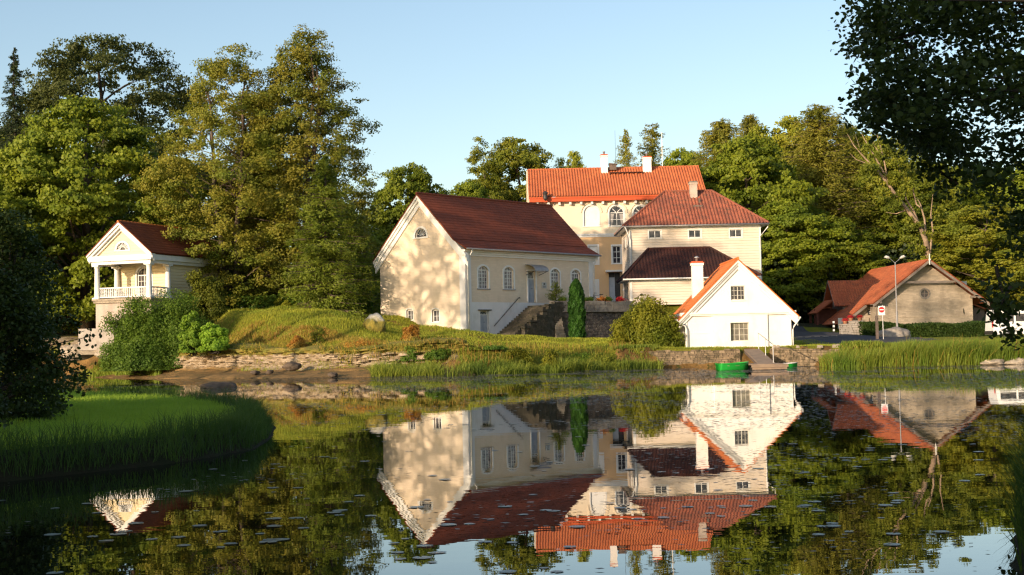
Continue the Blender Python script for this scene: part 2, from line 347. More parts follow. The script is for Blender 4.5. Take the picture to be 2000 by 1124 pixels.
def H(x, y):
    x = np.atleast_1d(np.asarray(x, float)); y = np.atleast_1d(np.asarray(y, float))
    num = np.zeros(x.shape); den = np.zeros(x.shape)
    for cx, cy, cz in CP:
        d2 = (x - cx) ** 2 + (y - cy) ** 2 + .6; w = 1 / d2 ** 1.6; num += w * cz; den += w
    L = num / den
    sd = pond_sd(x, y)
    # steepness of the shore: near vertical at the quay, terraced rock on the left
    quay = (x > 6) & (x < 20.5) & (y > 76)
    k = np.where(quay, .35, np.where(y < 50, .45, 2.2))
    t = np.clip((sd + .12) / k, 0, 1); t = t * t * (3 - 2 * t)
    rock = (x > -24) & (x < -3.5) & (y > 76)
    # left rock: low slab at the water, ledge, then turf
    tr = np.interp(sd, [-4.5, -1.2, 0, 1.2, 2.0, 2.6, 3.5, 5.0, 7], [-.5, -.3, -.15, .05, .45, 1.3, 1.75, .0, 0])
    hr = np.where(sd < 3.5, tr, np.where(sd < 7, 1.75 * (1 - (sd - 3.5) / 3.5) + L * (sd - 3.5) / 3.5, L))
    h = np.where(sd > 0, L * t, np.maximum(-.8, sd * .5))
    h = np.where(~quay & (sd > -.3) & (sd < k), np.where(sd > -.12, L * t, sd * .5), h)
    fx = np.clip(np.minimum(x + 24, -3.5 - x) / 2.5, 0, 1)
    h = np.where(rock, h * (1 - fx) + hr * fx, h)
    h = h + (vnoise(x * .7, y * .7, 3) - .5) * .12 * np.clip(sd / 3, 0, 1)
    h = h + (vnoise(x * .12, y * .12, 5) - .5) * .5 * np.clip((y - 150) / 30, 0, 1)
    h = np.where(inpoly(x, y, TERR), 4.42, h)
    return h
def Hs(x, y): return float(H(x, y)[0])

def axis(segs):
    out = []
    for a, b, s in segs: out += list(np.arange(a, b, s))
    return np.array(out + [segs[-1][1]])
gx = axis([(-1200, -150, 105), (-150, -50, 6), (-50, -24, 1.0), (-24, 12, .4), (12, 40, .7), (40, 90, 3), (90, 150, 8), (150, 1200, 105)])
gy = axis([(-300, -20, 20), (-20, 4, 3), (4, 46, .6), (46, 76, 2.5), (76, 112, .4), (112, 150, 1.2), (150, 220, 5), (220, 400, 20), (400, 2000, 160)])
GX, GY = np.meshgrid(gx, gy); GZ = H(GX.ravel(), GY.ravel())
def grid_mesh(name, X, Y, Z, nx, ny):
    me = bpy.data.meshes.new(name)
    co = np.stack([X.ravel(), Y.ravel(), Z.ravel()], 1).astype(np.float32)
    i = np.arange((ny - 1) * nx).reshape(ny - 1, nx)[:, :-1].ravel()
    f = np.stack([i, i + 1, i + nx + 1, i + nx], 1).ravel().astype(np.int32)
    fast_mesh(me, co, f, 4); me.polygons.foreach_set('use_smooth', np.ones(len(me.polygons), bool)); return me
def fast_mesh(me, co, loops, k):
    me.vertices.add(len(co)); me.vertices.foreach_set('co', np.ascontiguousarray(co, np.float32).ravel())
    me.loops.add(len(loops)); me.loops.foreach_set('vertex_index', loops)
    n = len(loops) // k; me.polygons.add(n)
    me.polygons.foreach_set('loop_start', np.arange(0, n * k, k, dtype=np.int32))
    me.update(calc_edges=True)
def mat_ground():
    m, nt, b = newmat('ground_cover')
    tc = nd(nt, 'ShaderNodeTexCoord').outputs['Object']
    g1 = mix(nt, ramp(nt, noise(nt, .8, 6, .65, tc), .38, .62), (.19, .215, .02), (.27, .255, .028))
    g1 = mix(nt, ramp(nt, noise(nt, 7, 6, .7, tc), .5, .75), g1, (.27, .22, .035))
    at = nd(nt, 'ShaderNodeVertexColor', layer_name='kind'); sp = nd(nt, 'ShaderNodeSeparateColor'); nt.links.new(at.outputs[0], sp.inputs[0])
    # rock (R): layered limestone; mud (G); dry turf (B)
    rk = mix(nt, ramp(nt, noise(nt, 1.3, 8, .7, tc, (1, 1, 5)), .40, .62), (.52, .42, .30), (.24, .165, .085))
    rk = mix(nt, ramp(nt, noise(nt, 3.5, 6, .7, tc, (1, 1, 3)), .56, .66), rk, (.06, .045, .03))
    mud = mix(nt, ramp(nt, noise(nt, .7, 7, .65, tc), .40, .60), (.34, .20, .07), (.17, .10, .035))
    mud = mix(nt, ramp(nt, noise(nt, 2.0, 5, .6, tc), .56, .66), mud, (.07, .075, .02))
    dry = mix(nt, ramp(nt, noise(nt, 3, 6, .7, tc), .42, .6), (.32, .22, .04), (.20, .19, .025))
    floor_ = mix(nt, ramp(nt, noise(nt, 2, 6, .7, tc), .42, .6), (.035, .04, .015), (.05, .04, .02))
    nz = noise(nt, 1.6, 6, .7, tc)
    def edge(s, w=.5):
        a = nd(nt, 'ShaderNodeMath', operation='ADD'); nt.links.new(s, a.inputs[0]); nt.links.new(nz, a.inputs[1])
        return ramp(nt, a.outputs[0], .92, 1.08)
    col = mix(nt, edge(sp.outputs[2]), g1, dry)
    col = mix(nt, edge(sp.outputs[1]), col, mud)
    col = mix(nt, edge(sp.outputs[0]), col, rk)
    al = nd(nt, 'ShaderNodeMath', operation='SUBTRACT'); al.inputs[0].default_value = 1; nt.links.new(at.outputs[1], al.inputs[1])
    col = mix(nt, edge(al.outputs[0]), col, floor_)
    nt.links.new(col, b.inputs['Base Color']); b.inputs['Roughness'].default_value = .9; b.inputs['Specular IOR Level'].default_value = .12
    h = nd(nt, 'ShaderNodeMath', operation='ADD'); nt.links.new(noise(nt, 6, 8, .75, tc), h.inputs[0]); nt.links.new(noise(nt, 22, 4, .7, tc), h.inputs[1])
    bump(nt, b, h.outputs[0], 1.0, .10); return m
M['ground'] = mat_ground()
gme = grid_mesh('ground', GX, GY, GZ, len(gx), len(gy))
ca = gme.color_attributes.new('kind', 'FLOAT_COLOR', 'POINT')
sdv = pond_sd(GX.ravel(), GY.ravel()); xr = GX.ravel(); yr = GY.ravel()
cols = np.zeros((len(xr), 4), np.float32); cols[:, 3] = 1
left = (xr < -3) & (xr > -35) & (yr > 76)
cols[:, 0] = np.where(left & (sdv > 1.1) & (sdv < 3.9), .62, 0)
cols[:, 0] = np.where(left & (sdv > 1.1) & (sdv < 3.9) & (xr > -10), .48, cols[:, 0])
cols[:, 1] = np.where(sdv <= (1.2 if True else 0), np.where(left | (sdv < .3), .95, .0), 0)
cols[:, 2] = np.where(left & (sdv >= 3.6) & (sdv < 6.5), .62, 0)
# bare earth path at the gable, woodland floor under the far trees
pth = (np.abs((yr - 99.5) - (-4.2 - xr) * .9 + 1.3) < .7) & (xr > -13) & (xr < -1.5)
cols[:, 1] = np.where(pth, .55, cols[:, 1])
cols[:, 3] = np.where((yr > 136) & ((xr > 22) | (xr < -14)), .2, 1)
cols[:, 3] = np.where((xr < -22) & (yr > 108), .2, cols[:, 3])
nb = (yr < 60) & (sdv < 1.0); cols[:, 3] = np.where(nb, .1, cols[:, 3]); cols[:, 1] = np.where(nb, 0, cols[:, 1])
ca.data.foreach_set('color', cols.ravel())
ground = tag(addmesh('ground', gme, M['ground']), 'grassy park ground sloping to a limestone shore', 'ground', kind='structure')

# ledge of layered limestone at the water on the left, over a tongue of ochre clay
def build_ledge():
    pts = [Vector((x, y)) for x, y in POND if -29 < x < -1.5 and y > 80]
    path = []; 
    for a, b in zip(pts[:-1], pts[1:]):
        n = max(1, int((b - a).length / .09))
        for k in range(n): path.append(a.lerp(b, k / n))
    A_ = np.array([(v.x, v.y) for v in path]); ker = np.ones(21) / 21
    S = np.stack([np.convolve(np.pad(A_[:, i], 10, mode='edge'), ker, 'valid') for i in (0, 1)], 1)
    T = np.gradient(S, axis=0); T /= np.linalg.norm(T, axis=1, keepdims=True); N = np.stack([-T[:, 1], T[:, 0]], 1)
    if N[len(N) // 2, 1] < 0: N = -N
    s = np.arange(len(S)) * .09; prof = [(-1.6, -.25), (-1.1, .02), (-.4, .14), (.2, .22), (.7, .32), (1.1, .42), (1.35, .52)]
    z = .52; 
    rows = [(d, z_, 0) for d, z_ in prof]; k = 0
    rr = random.Random(4)
    while z < 1.72:
        t = rr.uniform(.05, .15); rows += [(1.45, z + .006, 1 + k), (1.45, z + t - .006, 1 + k)]; z += t; k += 1
    rows += [(1.75, 1.82, 90), (2.4, 1.90, 91), (3.4, 1.86, 92), (4.2, 1.2, 93)]
    nr = len(rows); X = np.empty((nr, len(S))); Y = X.copy(); Z = X.copy()
    wv = vnoise(s * .22, s * 0, 40) * 1.3 - .4          # ledge recedes and comes forward along the shore
    hgt = .72 + .36 * vnoise(s * .16, s * 0 + 3, 41)
    for i, (d, z_, lay) in enumerate(rows):
        if 1 <= lay < 90:
            blk = np.floor(s / (.45 + .4 * _hash2(np.float64(lay), np.float64(3), 1)) + lay * 7.3); dd = d + (_hash2(blk, blk * 0 + lay, 5) - .5) * .42 + (vnoise(s * 3, s * 0 + lay, 9) - .5) * .22 + wv + .12 * (lay % 3 - 1) * _hash2(blk, blk * 0, 6)
            zz = z_ + (vnoise(s * 1.2, s * 0 + lay * .3, 11) - .5) * .10
        else:
            dd = d + (wv if lay >= 90 else wv * np.clip((d + .4) / 1.7, 0, 1)) + (vnoise(s * .8, s * 0 + i, 12) - .5) * .5; zz = z_ + (vnoise(s * 1.1, s * 0 + i * .7, 13) - .5) * (.10 if lay < 90 else .22)
        zz = np.where(zz > .5, .5 + (zz - .5) * hgt / .9, zz)
        X[i] = S[:, 0] + N[:, 0] * dd; Y[i] = S[:, 1] + N[:, 1] * dd; Z[i] = zz
    me = grid_mesh('rock_ledge', X, Y, Z, len(S), nr); me.polygons.foreach_set('use_smooth', np.zeros(len(me.polygons), bool))
    m, nt, b = newmat('layered_limestone'); tc = nd(nt, 'ShaderNodeTexCoord').outputs['Object']; sp = nd(nt, 'ShaderNodeSeparateXYZ'); nt.links.new(tc, sp.inputs[0])
    rk = mix(nt, ramp(nt, noise(nt, 1.6, 8, .7, tc, (1, 1, 3)), .42, .6), (.46, .37, .26), (.25, .175, .09)); rk = mix(nt, ramp(nt, noise(nt, 2.6, 7, .75, tc, (1, 1, 2.5)), .55, .62), rk, (.075, .055, .03))
    mud = mix(nt, ramp(nt, noise(nt, .8, 7, .65, tc), .42, .6), (.29, .17, .055), (.16, .10, .03)); mud = mix(nt, ramp(nt, noise(nt, 1.5, 6, .7, tc), .55, .65), mud, (.08, .075, .02))
    tf = mix(nt, ramp(nt, noise(nt, 3, 6, .7, tc), .42, .6), (.27, .20, .035), (.17, .17, .02))
    def lvl(z, w):
        a = nd(nt, 'ShaderNodeMath', operation='MULTIPLY_ADD'); nt.links.new(noise(nt, 1.4, 6, .7, tc), a.inputs[0]); a.inputs[1].default_value = .55; nt.links.new(sp.outputs[2], a.inputs[2]); return ramp(nt, a.outputs[0], z - w, z + w)
    col = mix(nt, lvl(.86, .08), mud, rk); col = mix(nt, lvl(1.62, .06), col, tf)
    nt.links.new(col, b.inputs['Base Color']); b.inputs['Roughness'].default_value = .85; bump(nt, b, noise(nt, 9, 8, .75, tc), 1.0, .09)
    global LEDGE; LEDGE = np.stack([X, Y, Z], -1)[8:].reshape(-1, 3)
    tag(addmesh('rock_ledge', me, m), 'layered limestone ledge over ochre mud along the left far shore', 'rock ledge', kind='structure')
build_ledge()

# water
def mat_water():
    m, nt, b = newmat('pond_water')
    b.inputs['Base Color'].default_value = (.006, .008, .004, 1); b.inputs['Roughness'].default_value = .004
    b.inputs['IOR'].default_value = 1.6
    tc = nd(nt, 'ShaderNodeTexCoord').outputs['Object']
    h = nd(nt, 'ShaderNodeMath', operation='MULTIPLY_ADD')
    nt.links.new(noise(nt, 1.1, 3, .5, tc, (1, 1.6, 1)), h.inputs[0]); h.inputs[1].default_value = 1.0
    nt.links.new(noise(nt, .35, 2, .5, tc, (1, 1.5, 1)), h.inputs[2])
    bump(nt, b, h.outputs[0], .028, .03); return m
M['water'] = mat_water()
mb = MB(); mb.poly([(-200, -60, 0), (200, -60, 0), (200, 112, 0), (-200, 112, 0)])
tag(mb.build('water', M['water']), 'still dark pond mirroring the manor', 'water', kind='structure')

# ------------------------------------------------------------------ building helpers
def outline(a, b, w, h, rise=0, n=10):
    """closed outline from bottom left, counter clockwise"""
    pts = [(a, b), (a + w, b)]
    if rise <= 0: return pts + [(a + w, b + h), (a, b + h)]
    rr = (w * w / 4 + rise * rise) / (2 * rise); zc = b + h - rr; xc = a + w / 2
    a0 = math.asin(min(1, (w / 2) / rr)); 
    if rise > w / 2: a0 = math.pi - a0
    for i in range(n + 1):
        t = a0 - 2 * a0 * i / n; pts.append((xc + rr * math.sin(t), zc + rr * math.cos(t)))
    return pts
def circle(cx, cz, r, n=20): return [(cx + r * math.cos(2 * math.pi * i / n), cz + r * math.sin(2 * math.pi * i / n)) for i in range(n)]
def ztop(a, b, w, h, rise, x):
    if rise <= 0: return b + h
    rr = (w * w / 4 + rise * rise) / (2 * rise); return b + h - rr + math.sqrt(max(0, rr * rr - (x - a - w / 2) ** 2))
def panel(mb, outer, holes, depth=.22):
    polys = [[Vector((x, 0, z)) for x, z in outer]] + [[Vector((x, 0, z)) for x, z in h] for h in holes]
    tess = geometry.tessellate_polygon(polys); flat = [p for q in polys for p in q]; idx = [mb.vert(p) for p in flat]
    for t in tess: mb.face([idx[i] for i in t])
    for h in holes:
        n = len(h)
        for i in range(n):
            p, q = h[i], h[(i + 1) % n]
            mb.poly([(p[0], 0, p[1]), (q[0], 0, q[1]), (q[0], depth, q[1]), (p[0], depth, p[1])])
def ring(mb, inner, outer, y0, y1):
    n = len(inner)
    for i in range(n):
        j = (i + 1) % n; a, b, c, d = inner[i], inner[j], outer[j], outer[i]
        mb.hexa([(a[0], y0, a[1]), (b[0], y0, b[1]), (b[0], y1, b[1]), (a[0], y1, a[1]), (d[0], y0, d[1]), (c[0], y0, c[1]), (c[0], y1, c[1]), (d[0], y1, d[1])])
def window(parent, wall, a, b, w, h, rise=0, cols=4, rows=5, mull=True, rec=.12, sur=.1, sur_t=.03, glass='glass', fm='frame', sm='white', sill=True, bw=.05, mt=.025, sillm=None):
    """window > pane, surround, sill"""
    f = MB(); f.T = wall.M; y0, y1 = rec, rec + .05
    hole = outline(a, b, w, h, rise)
    inn = outline(a + bw, b + bw, w - 2 * bw, h - 2 * bw, max(0, rise - bw * .4) if rise else 0)
    ring(f, inn, hole, y0, y1)
    zt = lambda x: ztop(a, b, w, h, rise, x) - bw * .6
    for i in range(1, cols):
        x = a + w * i / cols; big = mull and i * 2 == cols; t = .055 if big else mt
        f.box(x - t / 2, y0 + (.0 if big else .008), b + bw * .5, x + t / 2, y1 - .005, zt(x))
    hh = h - rise if rise and rise < w * .45 else (h - rise if rise else h)
    for j in range(1, rows):
        z = b + hh * j / rows
        f.box(a + bw * .5, y0 + .011, z - mt / 2, a + w - bw * .5, y1 - .008, z + mt / 2)
    if rise:
        z = b + h - rise; f.box(a + bw * .5, y0 + .003, z - .035, a + w - bw * .5, y1 - .003, z + .035)
    fo = f.build('window', M[fm], parent)
    p = MB(); p.T = wall.M; p.poly([(x, rec + .03, z) for x, z in hole]); p.build('pane', M[glass], fo)
    if sur:
        s = MB(); s.T = wall.M; out = outline(a - sur, b - (sur if not sill else 0), w + 2 * sur, h + (sur if sill else 2 * sur), rise + sur * .3 if rise else 0)
        ring(s, hole, out, -sur_t, .06); s.build('surround', M[sm], fo)
    if sill:
        s = MB(); s.T = wall.M; s.box(a - sur - .03, -.07, b - .07, a + w + sur + .03, rec, b - .004); s.build('sill', M[sillm or sm], fo)
    return fo
def clap(mb, x0, x1, z0, z1, holes, board=.2):
    """overlapping horizontal boards in front of a wall, broken at the holes (a, b, w, h)"""
    z = z0
    while z < z1 - .02:
        zt = min(z + board, z1); segs = [(x0, x1)]
        for (a, b, w, h) in holes:
            if b < zt - .01 and b + h > z + .01:
                ns = []
                for s, e in segs:
                    if a >= e or a + w <= s: ns.append((s, e)); continue
                    if a > s: ns.append((s, a))
                    if a + w < e: ns.append((a + w, e))
                segs = ns
        for s, e in segs:
            if e - s > .02:
                mb.poly([(s, -.004, z), (e, -.004, z), (e, -.042, z + .03), (s, -.042, z + .03)]); mb.poly([(s, -.042, z + .03), (e, -.042, z + .03), (e, -.03, zt), (s, -.03, zt)]); mb.poly([(s, -.03, zt), (e, -.03, zt), (e, -.002, zt), (s, -.002, zt)])
        z = zt
def tileroof(parent, name, m, P0, Ux, Vup, wid, ln, lo=None, hi=None, tw=.22, th=.34, amp=.03, step=.02, thick=.06, prof=4):
    """pantiled plane. P0 eave corner, Ux unit along the eave, Vup unit up the slope; lo/hi(v) clip the plane to hips"""
    Ux = Vector(Ux).normalized(); Vup = Vector(Vup).normalized(); N = Ux.cross(Vup).normalized()
    if N.z < 0: N = -N
    P0 = Vector(P0); lo = lo or (lambda v: 0.0); hi = hi or (lambda v: wid)
    nc = max(1, round(wid / tw)); tw = wid / nc; nr = max(1, round(ln / th)); th = ln / nr
    us = np.arange(nc * prof + 1) * tw / prof; verts = []; uvs = []
    rows = []
    for r in range(nr):
        for e, vv in ((0, r * th), (1, (r + 1) * th)):
            rows.append((vv, step * (1 - e) + .004, r + .5))
    for vv, dz, rr in rows:
        l, h_ = lo(vv), hi(vv)
        for i, u in enumerate(us):
            uc = min(max(u, l), h_)
            ph = 2 * math.pi * (u / tw)
            s = math.sin(ph); prf = (s * .5 + .5) ** .8
            p = P0 + Ux * uc + Vup * vv + N * (prf * amp + dz)
            verts.append((p.x, p.y, p.z)); uvs.append((u / tw + .001, rr))
    nx = len(us); faces = []
    for r in range(len(rows) - 1):
        va = rows[r][0]; l, h_ = lo(va), hi(va); l2, h2 = lo(rows[r + 1][0]), hi(rows[r + 1][0])
        for i in range(nx - 1):
            if (us[i + 1] <= min(l, l2) + 1e-4) or (us[i] >= max(h_, h2) - 1e-4): continue
            faces.append((r * nx + i, r * nx + i + 1, (r + 1) * nx + i + 1, (r + 1) * nx + i))
    # underside slab
    k = len(verts)
    c = [P0 + Ux * lo(0), P0 + Ux * hi(0), P0 + Ux * hi(ln) + Vup * ln, P0 + Ux * lo(ln) + Vup * ln]
    for q in c: verts.append(tuple(q - N * .003)); uvs.append((.5, .5))
    for q in c: verts.append(tuple(q - N * thick)); uvs.append((.5, .5))
    for a in ((3, 2, 1, 0), (4, 5, 6, 7), (0, 1, 5, 4), (1, 2, 6, 5), (2, 3, 7, 6), (3, 0, 4, 7)): faces.append(tuple(k + j for j in a))
    me = bpy.data.meshes.new(name); me.from_pydata(verts, [], faces); me.update()
    uvl = me.uv_layers.new(name='UVMap'); vi = np.zeros(len(me.loops), np.int32); me.loops.foreach_get('vertex_index', vi)
    uvl.data.foreach_set('uv', np.array(uvs, np.float32)[vi].ravel())
    o = addmesh(name, me, m, parent)
    return o
def pipe(parent, pts, r=.05, m='white', name='downpipe'):
    b = MB(); b.tube(pts, r, 8); return b.build(name, M[m], parent, True)
def stone_wall(mb, p0, p1, z0, z1f, th, course=.16, ln=.36, jit=.03, seed=1, core=True, lean=0.0):
    """irregular courses of stone between p0 and p1 (xy), front on the right-hand normal"""
    rnd = random.Random(seed); p0 = Vector((*p0, 0)); p1 = Vector((*p1, 0)); U = (p1 - p0); L = U.length; U.normalize()
    T = wf((p0.x, p0.y, 0), U); old = mb.T; mb.T = old @ T
    if core:
        mb.m = 1; zt = min(z1f(0), z1f(L)) - .06
        mb.box(.02, .07, z0, L - .02, th - .07, zt); mb.m = 0
    z = z0
    zmax = max(z1f(t * L / 10) for t in range(11))
    while z < zmax - .03:
        ch = course * rnd.uniform(.65, 1.4); x = rnd.uniform(-.3, 0)
        while x < L:
            w = ln * rnd.uniform(.45, 1.6); xa, xb = max(0, x), min(L, x + w)
            zt = min(z + ch, z1f((xa + xb) / 2) + rnd.uniform(-.02, .02))
            if xb - xa > .04 and zt - z > .03:
                g = .008; j = rnd.uniform(-jit, jit); ln_ = lambda q: -j + lean * (1 - (q - z0) / max(.1, zmax - z0)) * -1
                f0 = ln_(z) + .0; f1 = ln_(zt)
                e = min(.02, (xb - xa) * .15)
                mb.hexa([(xa + g, f0 + rnd.uniform(0, .02), z + g), (xb - g, f0 + rnd.uniform(0, .02), z + g), (xb - g, th - rnd.uniform(0, jit), z + g), (xa + g, th - rnd.uniform(0, jit), z + g),
                         (xa + g + e, f1 + rnd.uniform(0, .02), zt - g + rnd.uniform(-.012, .012)), (xb - g - e, f1 + rnd.uniform(0, .02), zt - g + rnd.uniform(-.012, .012)), (xb - g, th - rnd.uniform(0, jit), zt - g), (xa + g, th - rnd.uniform(0, jit), zt - g)])
            x += w
        z += ch
    mb.T = old
def chimney(parent, x, y, z0, z1, w, d, m='cleanwhite', capm='orange_paint', pot=True):
    b = MB(); b.box(x - w / 2, y - d / 2, z0, x + w / 2, y + d / 2, z1 - .28); b.box(x - w / 2 - .05, y - d / 2 - .05, z1 - .28, x + w / 2 + .05, y + d / 2 + .05, z1 - .12)
    c = b.build('chimney', M[m], parent)
    k = MB(); k.extr([(x - w / 2 - .08, y - d / 2 - .08, z1 - .118), (x + w / 2 + .08, y - d / 2 - .08, z1 - .118), (x + w / 2 + .08, y + d / 2 + .08, z1 - .118), (x - w / 2 - .08, y + d / 2 + .08, z1 - .118)], (0, 0, .05))
    k.box(x - w / 2, y - d / 2, z1 - .066, x + w / 2, y + d / 2, z1)
    k.build('chimney_cap', M[capm], c)
    if pot:
        q = MB(); q.lathe([(.09, 0), (.09, .22), (.17, .23), (.17, .27), (.04, .36)], (x, y, z1 + .002), 12); q.build('flue', M['metal'], c, True)
    return c

# ------------------------------------------------------------------ the near house on the terrace
def gable_wall(bm, w, zb, ze, zr, holes, depth=.25):
    panel(bm, [(0, zb), (w, zb), (w, ze), (w / 2, zr), (0, ze)], holes, depth)
def build_near_house():
    A = W(911, 649, 100); L, Wd = 14.6, 8.5
    root = thing('stone_house', 'cream house with steep dark red roof and tree shadows on its end wall', 'house', (A.x, A.y, 0), math.atan2(.759, .651))
    ze, zr, zb = 8.35, 12.55, 1.6
    long_ = Wall(root, (0, 0, 0), (1, 0, 0)); gab = Wall(root, (0, Wd, 0), (0, -1, 0))
    back = Wall(root, (L, Wd, 0), (-1, 0, 0)); far = Wall(root, (L, 0, 0), (0, 1, 0))
    wins = []
    for x0, x1, yt, yb in ((933.5, 952.5, 520, 566), (983.5, 1001, 522, 567), (1075, 1090, 525, 566), (1115.5, 1129.5, 527, 567)):
        a, zt = long_.to(x0, yt); c, zb_ = long_.to(x1, yb); wins.append((a, zb_, c - a, zt - zb_))
    zt = sum(w[1] + w[3] for w in wins) / 4; zb_ = sum(w[1] for w in wins) / 4
    wins = [(a, zb_, 1.08, zt - zb_) for a, _, w, _ in wins]
    da, dz = long_.to(1030.5, 530); dc, _ = long_.to(1046.5, 587); door = (da, 4.72, dc - da, dz - 4.72)
    la, lz = long_.to(937, 607); lc, lb = long_.to(955, 655); low = (la, lb - .1, lc - la, lz - lb + .1)
    fa, fz = gab.to(822, 464); fan = (fa - .58, fz, 1.16, .66)
    cw = []
    for x0, x1, yt, yb in ((794, 807, 604, 625), (844, 858, 604, 629)):
        a, zt2 = gab.to(x0, yt); c, zb2 = gab.to(x1, yb); cw.append((a, zb2, c - a, zt2 - zb2))
    m = MB(); m.T = long_.M
    panel(m, [(0, 4.7), (L, 4.7), (L, ze), (0, ze)], [outline(*w, .28) for w in wins] + [outline(*door)])
    m.T = gab.M; gable_wall(m, Wd, 4.7, ze, zr, [outline(*fan, .57)])
    m.T = back.M; panel(m, [(0, zb), (L, zb), (L, ze), (0, ze)], [])
    m.T = far.M; gable_wall(m, Wd, zb, ze, zr, [])
    wall = m.build('wall', M['cream'], root)
    m = MB(); m.T = long_.M; m.T = long_.M @ Matrix.Translation((0, -.03, 0))
    panel(m, [(-.03, zb), (L + .02, zb), (L + .02, 4.7), (-.03, 4.7)], [outline(*low)])
    m.poly([(-.03, 0, 4.7), (L, 0, 4.7), (L, .03, 4.7), (-.03, .03, 4.7)])
    m.build('plinth', M['plinth'], root)
    m = MB(); m.T = gab.M @ Matrix.Translation((0, -.02, 0)); panel(m, [(0, zb), (Wd + .03, zb), (Wd + .03, 4.7), (0, 4.7)], [outline(*w, .1) for w in cw])
    m.build('plinth', M['cream'], root)
    for w in wins: window(root, long_, *w, rise=.28, cols=4, rows=5, rec=.13, sur=.13, glass='glass_curtain', sillm='zinc')
    # gable windows
    for w in cw: window(root, gab, *w, rise=.1, cols=2, rows=2, rec=.12, sur=.07, glass='glass')
    f = MB(); f.T = gab.M; cx, cz = fan[0] + .58, fan[1] + .08
    ring(f, outline(fan[0] + .05, fan[1] + .05, 1.06, .56, .5), outline(*fan, .57), .1, .16)
    for k in range(1, 8):
        t = math.pi * k / 8; f.T = gab.M @ Matrix.Translation((cx, .13, cz)) @ Matrix.Rotation(-t, 4, 'Y'); f.box(.1, -.02, -.014, .52, .02, .014)
    f.T = gab.M; fo = f.build('window', M['frame'], root)
    p = MB(); p.T = gab.M; p.poly([(x, .15, z) for x, z in outline(*fan, .57)]); p.build('pane', M['glass'], fo)
    s = MB(); s.T = gab.M; ring(s, outline(*fan, .57), outline(fan[0] - .14, fan[1], 1.44, .80, .71), -.04, .06); s.build('surround', M['white'], fo)
    s = MB(); s.T = gab.M; s.box(fan[0] - .2, -.09, fan[1] - .09, fan[0] + 1.36, .1, fan[1] - .004); s.build('sill', M['white'], fo)
    # doors
    def door_leaf(wl, d, panels, transom, m_='greydoor', rec=.16):
        a, b, w, h = d; q = MB(); q.T = wl.M; hb = h - transom
        q.box(a, rec, b, a + w, rec + .05, b + hb)
        cw_ = w / 2
        for i in range(2):
            x0 = a + i * cw_ + .07; x1 = a + (i + 1) * cw_ - .05
            for k in range(panels):
                z0 = b + .1 + (hb - .15) * k / panels; z1 = b + .1 + (hb - .15) * (k + 1) / panels - .1
                ring(q, [(x0 + .05, z0 + .05), (x1 - .05, z0 + .05), (x1 - .05, z1 - .05), (x0 + .05, z1 - .05)], [(x0, z0), (x1, z0), (x1, z1), (x0, z1)], rec - .025, rec + .01)
        q.box(a + w / 2 - .03, rec - .03, b, a + w / 2 + .03, rec, b + hb)
        do = q.build('door', M[m_], root)
        if transom:
            t = MB(); t.T = wl.M; ring(t, [(a + .06, b + hb + .06), (a + w - .06, b + hb + .06), (a + w - .06, b + h - .06), (a + .06, b + h - .06)], outline(a, b + hb, w, transom), rec - .01, rec + .04)
            for k in range(5):
                x = a + .06 + (w - .12) * k / 5; xx = x + (w - .12) / 5
                t.tube([(x, rec + .01, b + hb + .07), ((x + xx) / 2, rec + .01, b + h - .08), (xx, rec + .01, b + hb + .07)], .012, 4)
            t.build('transom', M['frame'], do)
            g = MB(); g.T = wl.M; g.poly([(x, rec + .03, z) for x, z in outline(a, b + hb, w, transom)]); g.build('pane', M['glass'], do)
        h_ = MB(); h_.T = wl.M; h_.tube([(a + w / 2 + .06, rec - .03, b + 1.02), (a + w / 2 + .06, rec - .08, b + 1.02), (a + w / 2 + .17, rec - .08, b + 1.02)], .014, 6); h_.build('handle', M['dark'], do)
        s = MB(); s.T = wl.M; sw = .12
        ring(s, outline(*d), outline(a - sw, b, w + 2 * sw, h + sw), -.04, .05); s.build('surround', M['white' if transom > .4 else 'plinth'], do)
        return do
    door_leaf(long_, door, 2, .58); door_leaf(long_, low, 1, .32)
    s = MB(); s.T = long_.M; s.box(low[0] - .25, -.16, low[1] + low[3] + .01, low[0] + low[2] + .2, .02, low[1] + low[3] + .07); s.build('lintel', M['dark'], root)
    # canopy
    c = MB(); c.T = long_.M; a0, a1 = door[0] - .25, door[0] + door[2] + .45; zc = door[1] + door[3] + .06
    n = 8
    for k in range(n):
        t0, t1 = math.pi / 2 * k / n, math.pi / 2 * (k + 1) / n
        y0, z0, y1, z1 = -.95 * math.sin(t0), zc + .5 * math.cos(t0) - .1, -.95 * math.sin(t1), zc + .5 * math.cos(t1) - .1
        c.hexa([(a0, y0, z0), (a1, y0, z0), (a1, y1, z1), (a0, y1, z1), (a0, y0, z0 + .03), (a1, y0, z0 + .03), (a1, y1, z1 + .03), (a0, y1, z1 + .03)])
    co = c.build('canopy', M['zinc'], root)
    for xx in (a0 + .05, a1 - .05):
        c = MB(); c.T = long_.M; c.tube([(xx, -.02, zc - .35), (xx, -.45, zc - .22), (xx, -.88, zc - .08)], .022, 6); c.tube([(xx, -.02, zc - .1), (xx, -.9, zc - .1)], .02, 6); c.build('bracket', M['dark'], co)
    # plaque
    pa, pz = long_.to(1062, 558); c = MB(); c.T = long_.M; c.box(pa - .26, -.05, pz - .22, pa + .26, -.008, pz + .22); po = c.build('plaque', M['metal'], root)
    c = MB(); c.T = long_.M; c.box(pa - .08, -.058, pz + .04, pa + .08, -.052, pz + .17)
    for k in range(3): c.box(pa - .2 + .02 * k, -.058, pz - .05 - .05 * k, pa + .2 - .03 * k, -.052, pz - .03 - .05 * k)
    c.build('lettering', M['dark'], po)
